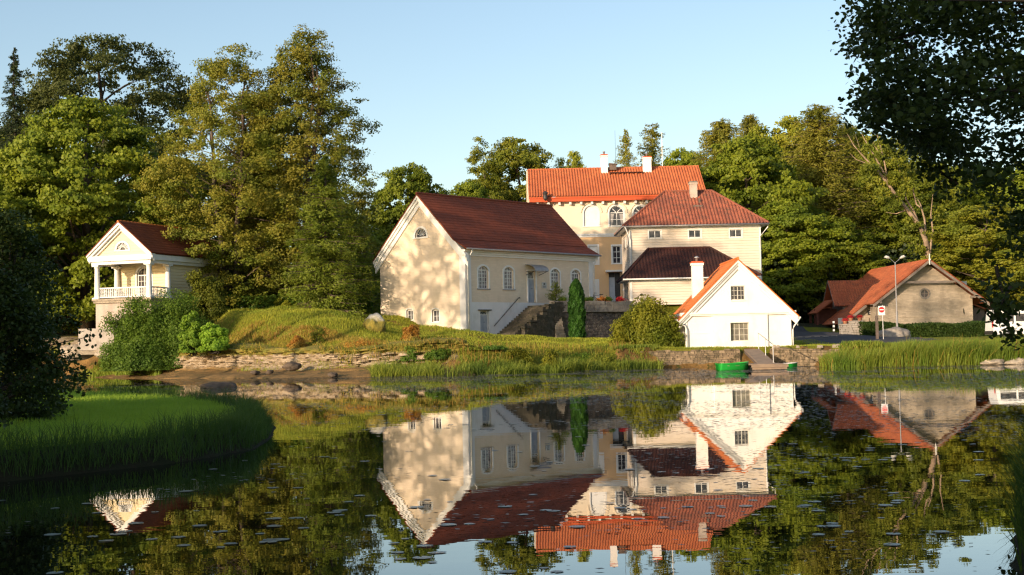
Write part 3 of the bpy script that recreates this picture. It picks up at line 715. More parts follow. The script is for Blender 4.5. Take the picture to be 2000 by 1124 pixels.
    # corner pilaster, eaves cornice, raking cornice
    c = MB(); c.T = long_.M; c.box(L - .5, -.06, 4.0, L + .06, 0, ze - .2); c.build('corner_pilaster', M['plinth'], root)
    c = MB(); c.T = long_.M; c.box(-.06, -.06, 2.2, .55, 0, ze - .2)
    c.T = gab.M; c.box(Wd - .5, -.06, 2.2, Wd + .055, -.025, ze - .2); c.box(Wd - .5, -.055, 4.7, Wd + .05, 0, ze - .2); c.build('corner_pilaster', M['plinth'], root)
    c = MB(); c.T = long_.M
    for (y, z0, z1) in ((-.09, ze - .42, ze - .28), (-.17, ze - .278, ze - .14), (-.30, ze - .138, ze + .02)): c.box(-.32, y, z0, L + .32, 0, z1)
    c.build('cornice', M['white'], root)
    al = math.atan2(zr - ze, Wd / 2)
    c = MB(); c.T = gab.M
    for s_ in (0, 1):
        for (t, d0, d1) in ((-.34, 0, .16), (-.24, .162, .34), (-.12, .342, .62)):
            xa, xb = (-.38, Wd / 2) if s_ == 0 else (Wd + .38, Wd / 2)
            za = ze - .38 * math.tan(al) + .02
            k = 1 / math.cos(al)
            c.extr([(xa, t, za - d1 * k), (xb, t, zr + .02 - d1 * k), (xb, t, zr + .02 - d0 * k), (xa, t, za - d0 * k)], (0, -t + .001 * s_, 0))
    c.build('raking_cornice', M['white'], root)
    # roof with a shallower skirt above the eaves
    sl_ = (Wd / 2 + .0) / math.cos(al); V1 = (0, math.cos(al), math.sin(al)); V2 = (0, -math.cos(al), math.sin(al))
    b2 = R(29)
    k0 = .75; y0, z0 = k0, ze + k0 * math.tan(al) + .06
    tileroof(root, 'roof', M['tile_red'], (-.38, y0 - .06, z0 - .02), (1, 0, 0), V1, L + .76, sl_ + .08 - k0 / math.cos(al), tw=.2, th=.3, amp=.012, step=.018, thick=.10)
    ln = 1.45; tileroof(root, 'roof_skirt', M['tile_red'], (-.38, y0 - ln * math.cos(b2), z0 - ln * math.sin(b2) - .02), (1, 0, 0), (0, math.cos(b2), math.sin(b2)), L + .76, ln, tw=.2, th=.3, amp=.012, step=.018)
    tileroof(root, 'roof', M['tile_red'], (-.38, Wd + .4, ze - .4 * math.tan(al) + .06), (1, 0, 0), V2, L + .76, sl_ + .4 / math.cos(al), tw=.2, th=.3, amp=.012, step=.018)
    rr = MB(); 
    for k in range(40):
        x = -.4 + (L + .8) * k / 40; rr.tube([(x, Wd / 2, zr + .10), (x + (L + .8) / 40 + .02, Wd / 2, zr + .12)], [.09, .11], 8)
    rr.build('ridge_tiles', M['tile_red'], root)
    g = MB(); yg, zg = y0 - ln * math.cos(b2) - .06, z0 - ln * math.sin(b2) - .06
    g.tube([(-.4, yg, zg), (L + .4, yg, zg)], .065, 8); g.build('gutter', M['zinc'], root, True)
    for x in (.14, L + .02):
        pipe(root, [(x, yg, zg - .02), (x, yg + .05, zg - .2), (x, -.14, zg - .75), (x, -.14, 2.6 if x < 1 else 4.6)], .05, 'white')
    return root, long_, L
NH, NHL, NHLEN = build_near_house()

# ------------------------------------------------------------------ terrace: floor, retaining walls, stairs
TZ = 4.45
C1 = Vector((3.1, 104.6)); C2 = Vector((9.0, 109.0))
mb = MB(); mb.poly([(-.9, 105.6, TZ), (3.1, 104.9, TZ), (9.0, 109.3, TZ), (18.6, 109.7, TZ), (20.9, 121, TZ), (20.9, 134, TZ), (20.9, 149.8, TZ), (-6, 149.8, TZ), (-6, 118, TZ), (7, 117, TZ)])
tag(mb.build('courtyard', M['asphalt']), 'paved court between the manor and the near house', 'courtyard', kind='structure')
mb = MB(); h0 = lambda t: TZ + .30
stone_wall(mb, C1, C2, 1.7, lambda t: TZ - .42, .8, .10, .34, .035, 4)
rw = mb.build('retaining_wall', [M['darkstone'], M['mortar']])
tag(rw, 'tall dark limestone retaining wall holding up the terrace behind the cypress', 'wall')
mb = MB(); stone_wall(mb, C1 + Vector((-.1, -.12)), C2 + Vector((.2, -.12)), TZ - .44, lambda t: TZ + .31, .55, .37, 1.4, .015, 6)
stone_wall(mb, C1 + Vector((-.15, -.2)), C2 + Vector((.2, -.2)), TZ - .50, lambda t: TZ - .40, .3, .11, 1.2, .01, 8, core=False)
mb.build('parapet', [M['coping'], M['mortar']], rw)
mb = MB(); u = (C2 - C1).normalized(); nn = Vector((u.y, -u.x))
c0 = C1 - u * .1; prnd = random.Random(3)
for k in range(16):
    z0 = 1.7 + k * .145; lean = .55 * (1 - k / 16); w = .5 + .25 * (1 - k / 16) + prnd.uniform(-.05, .05)
    p = [c0 + nn * lean - u * .15, c0 + nn * lean + u * w, c0 + u * w - nn * .3, c0 - u * .15 - nn * .3]
    mb.hexa([(q.x, q.y, z0 + .008) for q in p] + [(q.x, q.y, z0 + .14) for q in p])
mb.build('buttress', [M['lightstone']], rw)
def build_stairs():
    a0 = NHL.to(966, 656)[0]; a1 = NHL.to(1034, 588)[0]
    root = thing('stone_staircase', 'mossy stone steps rising along the cream house to its blue-grey door', 'stairs', NH.location, NH.rotation_euler.z)
    n = 15; zb = 2.2; dz = (TZ + .02 - zb) / n; dx = (a1 - a0) / n; st = MB(); r = random.Random(5)
    for i in range(n):
        st.hexa([(a0 + i * dx, -1.72, zb - .7), (a1 + .02, -1.72, zb - .7), (a1 + .02, -.05, zb - .7), (a0 + i * dx, -.05, zb - .7),
                 (a0 + i * dx - .03, -1.74 + r.uniform(-.02, .02), zb + (i + 1) * dz), (a1 + .02, -1.74, zb + (i + 1) * dz), (a1 + .02, -.05, zb + (i + 1) * dz), (a0 + i * dx - .03, -.05, zb + (i + 1) * dz)]) if i == 0 else \
        st.box(a0 + i * dx - .03 + r.uniform(-.015, .015), -1.72 - .002 * i, zb + i * dz + .004, a1 + .02, -.05, zb + (i + 1) * dz)
    st.build('steps', M['stepstone'], root)
    la = MB(); la.box(a1 + .03, -1.7, 1.8, a1 + 2.2, -.05, TZ - .12); la.box(a1 + .03, -1.78, TZ - .11, a1 + 2.3, -.05, TZ + .03); la.build('landing', M['coping'], root)
    # stepped cheek wall
    ck = MB(); m_ = 5
    for k in range(m_):
        xa = a0 + .9 + (a1 - a0 - .5) * k / m_; zt = zb + .35 + (TZ + .1 - zb - .35) * (k + 1) / m_
        ck.T = Matrix.Translation((0, -2.05 - .0, 0))
        stone_wall(ck, (xa, 0), (xa + (a1 - a0 - .5) / m_ + .02, 0), 1.6, (lambda z: (lambda t: z))(zt - .14), .33, .16, .4, .02, 20 + k)
        ck.box(xa - .05, -.04, zt - .13, xa + (a1 - a0 - .5) / m_ - .01, .36, zt)
    xa = a0 + .9 + (a1 - a0 - .5)
    stone_wall(ck, (xa + .02, 0), (a1 + 2.5, 0), 1.5, lambda t: TZ + .26, .33, .17, .42, .03, 40)
    ck.build('cheek_wall', [M['stepstone'], M['mortar']], root)
    # handrail on the house wall
    x0, z0 = NHL.to(964, 636); x1, z1 = NHL.to(1011, 582)
    h = MB(); h.tube([(x0 - .05, -.12, z0 - .05), (x0, -.12, z0), (x1, -.12, z1), (x1 + .1, -.12, z1 + .02), (x1 + .12, -.12, z1 - .08)], .028, 8)
    for t in (.06, .5, .94): h.tube([(x0 + (x1 - x0) * t, -.12, z0 + (z1 - z0) * t), (x0 + (x1 - x0) * t, .0, z0 + (z1 - z0) * t - .05)], .015, 6)
    h.build('handrail', M['dark'], root)
build_stairs()

# ------------------------------------------------------------------ hip roof helper (frontal blocks)
def hip_roof(root, m, x0, x1, y0, y1, ze, zr, rx0, rx1, tw=.28, th=.38, amp=.075):
    ym = (y0 + y1) / 2; hw = (y1 - y0) / 2
    ln = math.hypot(hw, zr - ze); vf = (0, hw / ln, (zr - ze) / ln); vb = (0, -hw / ln, (zr - ze) / ln)
    tileroof(root, 'roof', m, (x0, y0, ze), (1, 0, 0), vf, x1 - x0, ln, lambda v: (rx0 - x0) * v / ln, lambda v: (x1 - x0) - (x1 - rx1) * v / ln, tw, th, amp)
    tileroof(root, 'roof', m, (x0, y1, ze), (1, 0, 0), vb, x1 - x0, ln, lambda v: (rx0 - x0) * v / ln, lambda v: (x1 - x0) - (x1 - rx1) * v / ln, tw, th, amp)
    l2 = math.hypot(rx0 - x0, zr - ze); tileroof(root, 'roof', m, (x0, y0, ze), (0, 1, 0), ((rx0 - x0) / l2, 0, (zr - ze) / l2), y1 - y0, l2, lambda v: hw * v / l2, lambda v: 2 * hw - hw * v / l2, tw, th, amp)
    l3 = math.hypot(x1 - rx1, zr - ze); tileroof(root, 'roof', m, (x1, y0, ze), (0, 1, 0), (-(x1 - rx1) / l3, 0, (zr - ze) / l3), y1 - y0, l3, lambda v: hw * v / l3, lambda v: 2 * hw - hw * v / l3, tw, th, amp)
    b = MB()
    def run(p, q):
        p, q = Vector(p), Vector(q); n = max(2, int((q - p).length / .4))
        for k in range(n):
            b.tube([p.lerp(q, k / n) + Vector((0, 0, .07)), p.lerp(q, (k + 1.08) / n) + Vector((0, 0, .08))], [.10, .08], 7)
    run((rx0, ym, zr), (rx1, ym, zr))
    for c, e in (((x0, y0), rx0), ((x0, y1), rx0), ((x1, y0), rx1), ((x1, y1), rx1)): run((c[0], c[1], ze), (e, ym, zr))
    b.build('ridge_tiles', m, root)

# ------------------------------------------------------------------ boarded house with two storeys
def build_boarded_house():
    Y = 121; X0 = W(1231, 500, Y).x; X1 = W(1487, 500, Y).x
    root = thing('boarded_house', 'tall pale yellow boarded house with weathered hipped tile roof', 'house', (X0, Y, 0))
    Lx = X1 - X0; D = 8.6; zb = 3.6; ze = 11.25
    fr = Wall(root, (0, 0, 0), (1, 0, 0)); lf = Wall(root, (0, D, 0), (0, -1, 0)); rt = Wall(root, (Lx, 0, 0), (0, 1, 0)); bk = Wall(root, (Lx, D, 0), (-1, 0, 0))
    wins = []
    for cx, cy in ((1279, 458), (1357, 457), (1437, 456)):
        a, z = fr.to(cx, cy); wins.append((a - .5, z - .32, 1.0, .64))
    lw = [(D - 2.2, 7.0, .9, 1.5), (D - 4.4, 7.0, .9, 1.5), (D - 2.2, 10.0, .9, .7), (D - 4.4, 10.0, .9, .7)]
    m = MB(); m.T = fr.M; panel(m, outline(0, zb, Lx, ze - zb), [outline(*w) for w in wins], .12)
    clap(m, .14, Lx - .14, 7.15, ze - .1, [(a - .12, b - .12, w + .24, h + .24) for a, b, w, h in wins], .22)
    clap(m, .14, Lx - .14, zb, 6.6, [], .22)
    m.T = lf.M; panel(m, outline(0, zb, D, ze - zb), [outline(*w) for w in lw], .12)
    clap(m, .14, D - .14, 6.5, ze - .1, [(a - .12, b - .12, w + .24, h + .24) for a, b, w, h in lw], .19)
    m.T = rt.M; panel(m, outline(0, zb, D, ze - zb), []); clap(m, .14, D - .14, zb, ze - .1, [], .19)
    m.T = bk.M; panel(m, outline(0, zb, Lx, ze - zb), [])
    m.build('wall', M['yellow'], root)
    b = MB(); b.T = fr.M; b.box(0, -.065, 6.62, Lx, 0, 7.13); b.box(-.03, -.075, 7.131, Lx + .03, 0, 7.19)
    for x in (0, Lx - .135): b.box(x, -.062, zb, x + .135, 0, 6.618); b.box(x, -.062, 7.192, x + .135, 0, ze - .14)
    b.box(-.05, -.07, ze - .135, Lx + .05, 0, ze + .04)
    b.T = lf.M; b.box(D - .14, -.052, zb, D + .03, 0, ze - .14); b.box(-.05, -.072, ze - .134, D + .04, 0, ze + .04); b.box(0, -.04, 6.3, D - .15, 0, 6.48)
    b.build('corner_boards', M['white'], root)
    for w in wins: window(root, fr, *w, cols=2, rows=1, rec=.05, sur=.11, sur_t=.05, glass='glass', sill=False)
    for w in lw: window(root, lf, *w, cols=2, rows=3, rec=.05, sur=.11, sur_t=.05, glass='glass_grey', sill=False)
    ov = .55
    rx0 = W(1298, 374, Y + D / 2).x - X0; rx1 = W(1390, 373, Y + D / 2).x - X0
    s = MB(); s.box(-ov, -ov, ze + .045, Lx + ov, D + ov, ze + .12); s.build('soffit', M['white'], root)
    hip_roof(root, M['tile_old'], -ov - .05, Lx + ov + .05, -ov - .05, D + ov + .05, ze + .16, 14.72, rx0, rx1)
    g = MB(); g.tube([(-ov - .1, -ov - .1, ze + .12), (Lx + ov + .1, -ov - .1, ze + .12)], .07, 8); g.build('gutter', M['zinc'], root, True)
    g = MB(); g.tube([(-ov - .1, -ov - .1, ze + .115), (-ov - .1, D + ov, ze + .115)], .06, 8); g.build('gutter', M['zinc'], root, True)
    pipe(root, [(-ov + .1, -ov - .1, ze + .1), (-ov + .2, -ov, ze - .1), (.05, -.14, ze - 1.0), (.05, -.14, 4.6)], .055, 'white')
    pipe(root, [(Lx + ov, -ov - .1, ze + .1), (Lx + ov - .05, -ov, ze - .15), (Lx - .06, -.14, ze - .9), (Lx - .06, -.14, 3.6)], .055, 'white')
    cx = W(1354, 370, Y + 3.6).x - X0
    chimney(root, cx, 3.6, 13.4, 15.55, .62, .62, 'boathouse_base', 'coping', False)
    v = MB(); v.box(cx - .25, 1.9, 13.05, cx + .55, 2.3, 13.3); v.box(cx + .3, 2.5, 13.4, cx + .45, 2.7, 13.95); v.build('roof_hatch', M['darkwood'], root)
build_boarded_house()

def build_annex():
    Y = 112; X0 = W(1231, 560, Y).x; X1 = W(1472, 560, Y).x
    root = thing('boarded_annex', 'low pale yellow boarded annex with nearly black hipped roof, behind the white cottage', 'annex', (X0, Y, 0))
    Lx = X1 - X0; D = 5.8; zb = 3.4; ze = 6.45
    fr = Wall(root, (0, 0, 0), (1, 0, 0)); lf = Wall(root, (0, D, 0), (0, -1, 0)); rt = Wall(root, (Lx, 0, 0), (0, 1, 0)); bk = Wall(root, (Lx, D, 0), (-1, 0, 0))
    dr = (D - 2.1, 4.45, .95, 1.75)
    m = MB(); m.T = fr.M; panel(m, outline(0, zb, Lx, ze - zb), []); clap(m, .16, Lx - .14, zb, ze - .1, [], .21)
    m.T = lf.M; panel(m, outline(0, zb, D, ze - zb), [outline(*dr)], .12); clap(m, .14, D - .16, zb, ze - .1, [(dr[0] - .1, dr[1], dr[2] + .2, dr[3] + .1)], .185)
    m.T = rt.M; panel(m, outline(0, zb, D, ze - zb), []); m.T = bk.M; panel(m, outline(0, zb, Lx, ze - zb), [])
    m.build('wall', M['yellow'], root)
    b = MB(); b.T = fr.M; b.box(0, -.062, zb, .15, 0, ze - .12); b.box(-.04, -.07, ze - .118, Lx, 0, ze + .04)
    b.T = lf.M; b.box(D - .15, -.052, zb, D + .03, 0, ze - .12); b.box(0, -.065, ze - .118, D + .03, 0, ze + .04); b.build('corner_boards', M['white'], root)
    q = MB(); q.T = lf.M; q.box(dr[0], .06, dr[1], dr[0] + dr[2], .1, dr[1] + dr[3]); q.build('door', M['greydoor'], root)
    v = MB(); va, vz = fr.to(1253, 576); v.T = fr.M; v.extr([(x, -.06, z) for x, z in circle(va, vz, .1, 14)], (0, .05, 0)); v.build('vent', M['dark'], root)
    ov = .5; rx0 = W(1266, 485, Y + D / 2).x - X0; rx1 = W(1386, 483, Y + D / 2).x - X0
    s = MB(); s.box(-ov, -ov, ze + .045, Lx + ov, D + ov, ze + .1); s.build('soffit', M['white'], root)
    hip_roof(root, M['tile_dark'], -ov - .05, Lx + ov + .05, -ov - .05, D + ov + .05, ze + .13, 9.05, rx0, rx1, .26, .34, .05)
    g = MB(); g.tube([(-ov - .1, -ov - .1, ze + .08), (Lx + ov, -ov - .1, ze + .08)], .06, 8); g.build('gutter', M['white'], root, True)
    c = MB(); c.box(-2.2, -.6, 7.0, -.7, .2, 7.08) if False else None
build_annex()

# ------------------------------------------------------------------ manor
def build_manor():
    Y = 150; X0 = W(1037, 450, Y).x; X1 = W(1374, 450, Y).x
    root = thing('manor_house', 'three storey cream and peach manor with ribbed orange tile roof and arched windows', 'manor', (X0, Y, 0))
    Lx = X1 - X0; D = 10.5; zb = 4.2; ze = 17.0; zs = W(1100, 460, Y).z
    fr = Wall(root, (0, 0, 0), (1, 0, 0)); lf = Wall(root, (0, D, 0), (0, -1, 0)); rt = Wall(root, (Lx, 0, 0), (0, 1, 0)); bk = Wall(root, (Lx, D, 0), (-1, 0, 0))
    ar = []
    for k, (cx, kind) in enumerate(((1154.5, 0), (1204, 1), (1251, 1), (1298, 0))):
        a, zt = fr.to(cx, 402); _, zbb = fr.to(cx, 442); ar.append((a - .78, zbb, 1.56, zt - zbb, kind))
    lo = []
    for x0, x1, yt, yb, kind in ((1150, 1168, 481, 516, 0), (1196, 1213, 481, 515, 1), (1150, 1168, 549, 582, 0)):
        a, zt = fr.to(x0, yt); c, z2 = fr.to(x1, yb); lo.append((a, z2, c - a, zt - z2, kind))
    da, dz = fr.to(1189, 533); dc, _ = fr.to(1212, 580); door = (da, 4.45, dc - da, dz - 4.45)
    holes_up = [outline(*q[:4], .74) for q in ar]
    m = MB(); m.T = fr.M; panel(m, outline(0, zs, Lx, ze - zs), holes_up, .2)
    m.T = lf.M; panel(m, [(0, zs), (D, zs), (D, ze), (D / 2, 20.3), (0, ze)], [])
    m.T = rt.M; panel(m, [(0, zb), (D, zb), (D, ze), (D / 2, 20.3), (0, ze)], []); m.T = bk.M; panel(m, outline(0, zb, Lx, ze - zb), [])
    m.build('wall', M['creamplaster'], root)
    m = MB(); m.T = fr.M; panel(m, outline(0, zb, Lx, zs - zb), [outline(*q[:4]) for q in lo] + [outline(*door)], .2)
    m.T = lf.M; panel(m, outline(0, zb, D, zs - zb), []); m.build('lower_wall', M['peach'], root)
    t = MB(); t.T = fr.M; t.box(-.05, -.12, zs - .08, Lx + .05, 0, zs + .08); t.box(-.05, -.06, zs - .26, Lx + .05, 0, zs - .082)
    t.box(0, -.04, zb, Lx, 0, 5.15) if False else None
    t.build('string_course', M['white'], root)
    for (a, b, w, h, kind) in ar:
        s = MB(); s.T = fr.M; out = outline(a - .36, b + .9, w + .72, h - .9 + .36, .74 + .36); inn = outline(a - .26, b + .9, w + .52, h - .9 + .26, .74 + .26)
        # hood mould above the arch only
        for i in range(2, len(inn) - 1): s.hexa([(inn[i][0], -.09, inn[i][1]), (inn[i + 1][0], -.09, inn[i + 1][1]), (inn[i + 1][0], 0, inn[i + 1][1]), (inn[i][0], 0, inn[i][1]),
                                               (out[i][0], -.09, out[i][1]), (out[i + 1][0], -.09, out[i + 1][1]), (out[i + 1][0], 0, out[i + 1][1]), (out[i][0], 0, out[i][1])])
        if kind:
            wo = window(root, fr, a, b, w, h, rise=.74, cols=2, rows=2, rec=.14, sur=.14, sur_t=.03, glass='glass', bw=.09, mt=.05, sill=True)
            f = MB()
            for ang in (45, 90, 135):
                f.T = fr.M @ Matrix.Translation((a + w / 2, .16, b + h - .74)) @ Matrix.Rotation(-R(ang), 4, 'Y'); f.box(.0, -.02, -.03, .7, .02, .03)
            f.build('fan_bars', M['frame'], wo)
            cu = MB(); cu.T = fr.M
            cu.poly([(a + .1, .165, b + .1), (a + .30, .165, b + .1), (a + .5, .165, b + 1.3), (a + .1, .165, b + 1.3)]); cu.poly([(a + w - .1, .166, b + .1), (a + w - .30, .166, b + .1), (a + w - .5, .166, b + 1.3), (a + w - .1, .166, b + 1.3)])
            cu.build('curtain', M['curtain'], wo)
        else:
            f = MB(); f.T = fr.M; f.extr([(x, .13, z) for x, z in outline(a, b, w, h, .74)], (0, .05, 0)); wo = f.build('blind_window', M['white'], root)
            q = MB(); q.T = fr.M; ring(q, outline(a, b, w, h, .74), outline(a - .12, b - .0, w + .24, h + .12, .8), -.03, .06); q.box(a - .18, -.08, b - .09, a + w + .18, .1, b - .003); q.build('surround', M['white'], wo)
        s.build('hood_mould', M['creamplaster'], wo)
    for (a, b, w, h, kind) in lo:
        if kind: window(root, fr, a, b, w, h, cols=2, rows=3, rec=.12, sur=.16, sur_t=.04, glass='glass', bw=.08, mt=.05)
        else:
            f = MB(); f.T = fr.M; f.box(a, .1, b, a + w, .15, b + h); wo = f.build('blind_window', M['white'], root)
            q = MB(); q.T = fr.M; ring(q, outline(a, b, w, h), outline(a - .16, b - .1, w + .32, h + .26), -.04, .05); q.build('surround', M['white'], wo)
    d = MB(); d.T = fr.M; a, b, w, h = door
    d.box(a, .12, b, a + w * .52, .17, b + h - .5)
    for k in range(3):
        for j in range(2): d.box(a + .1 + j * .32, .1, b + .2 + k * .68, a + .34 + j * .32, .119, b + .7 + k * .68)
    do = d.build('door', M['greydoor'], root)
    d = MB(); d.T = fr.M; d.box(a + w * .52 + .01, .16, b, a + w, .19, b + h); d.box(a, .16, b + h - .49, a + w * .52, .19, b + h); d.build('dark_doorway', M['dark'], root)
    d = MB(); d.T = fr.M; d.box(a - .35, -1.0, b + h + .05, a + w + .35, 0, b + h + .22); d.box(a - .3, -.95, b + h - .02, a - .22, 0, b + h + .045); d.build('door_canopy', M['white'], root)
    # roof
    ov = .75; al = math.atan2(20.35 - ze - .2, D / 2); ln = (D / 2 + ov) / math.cos(al)
    tileroof(root, 'roof', M['tile_manor'], (-.15, -ov, ze + .35 - ov * math.tan(al) + .1), (1, 0, 0), (0, math.cos(al), math.sin(al)), Lx + .5, ln, tw=.29, th=.40, amp=.10, step=.02)
    tileroof(root, 'roof', M['tile_manor'], (-.15, D + ov, ze + .35 - ov * math.tan(al) + .1), (1, 0, 0), (0, -math.cos(al), math.sin(al)), Lx + .5, ln, tw=.25, th=.38, amp=.055)
    zf = ze + .35 - ov * math.tan(al)
    zrd = zf + .1 + ln * math.sin(al)
    r_ = MB(); n = 46
    for k in range(n): r_.tube([(-.15 + (Lx + .5) * k / n, D / 2, zrd + .02), (-.15 + (Lx + .5) * (k + 1.06) / n, D / 2, zrd + .04)], [.09, .11], 7)
    r_.build('ridge_tiles', M['tile_manor'], root)
    f = MB(); f.box(-.1, -ov + .02, zf - .40, Lx + .3, -ov + .10, zf + .06); f.box(-.12, -ov - .06, zf - .06, Lx + .32, -ov + .018, zf + .03); f.box(-.1, -ov + .1, zf - .40, Lx + .3, .0, zf - .36); f.build('fascia', M['orange_paint'], root)
    b = MB()
    for k in range(16):
        x = .75 + k * (Lx - 1) / 15; b.box(x - .12, -.5, zf - .72, x + .12, -.0, zf - .405)
    b.build('corbels', M['white'], root)
    g = MB(); g.extr([(-.16, -.55, zf - .3), (-.16, D / 2, zrd - .05), (-.16, D / 2, zrd - .55), (-.16, -.55, zf - .85)], (-.14, 0, 0)); g.extr([(-.161, D + .55, zf - .3), (-.161, D / 2, zrd - .05), (-.161, D / 2, zrd - .55), (-.161, D + .55, zf - .85)], (-.14, 0, 0)); g.box(-.3, -.4, zf - 1.0, .1, .1, zf - .42) ; g.build('bargeboard', M['creamplaster'], root)
    cx = W(1180, 320, Y + 4.4).x - X0; chimney(root, cx, 4.4, zrd - 1.4, W(1180, 302, Y + 4.4).z, .72, .6, 'cleanwhite', 'orange_paint', True)
    cx2 = W(1263.5, 320, Y + 4.4).x - X0; chimney(root, cx2, 4.4, zrd - 1.4, W(1263, 306, Y + 4.4).z, .9, .6, 'cleanwhite', 'orange_paint', True)
    h = MB(); h.box(cx + .5, 3.6, zrd - .7, cx2 - .5, 4.1, zrd - .62)
    for k in range(8): x = cx + .6 + k * (cx2 - cx - 1.2) / 7; h.box(x - .03, 3.62, zrd - .95, x + .03, 4.08, zrd - .701)
    h.build('roof_walkway', M['tile_dark'], root)
    h = MB(); h.box(cx + .55, 4.2, zrd - .3, cx + 1.3, 4.9, zrd + .25); h.hexa([(cx + .5, 4.1, zrd + .27), (cx + 1.4, 4.1, zrd + .27), (cx + 1.4, 5, zrd + .27), (cx + .5, 5, zrd + .27), (cx + .5, 4.1, zrd + .45), (cx + 1.4, 4.1, zrd + .33), (cx + 1.4, 5, zrd + .33), (cx + .5, 5, zrd + .45)]); h.build('roof_hatch', M['darkwood'], root)
    # lantern and camera on the wall corner
    x, z = fr.to(1065, 382, -1.2); l = MB(); l.tube([(x, 0, z), (x, -1.2, z)], .03, 6); l.lathe([(.05, .45), (.28, .3), (.3, .25), (.22, 0), (.25, -.35), (.1, -.5), (.03, -.6)], (x, -1.2, z), 10)
    l.build('wall_lantern', M['dark'], root)
    x, z = fr.to(1083, 388, -.6); l = MB(); l.tube([(x, 0, z - .7), (x, -.6, z - .1), (x, -.6, z)], .02, 6); l.box(x - .25, -.75, z, x + .1, -.55, z + .16); l.build('security_camera', M['metal'], root)
build_manor()

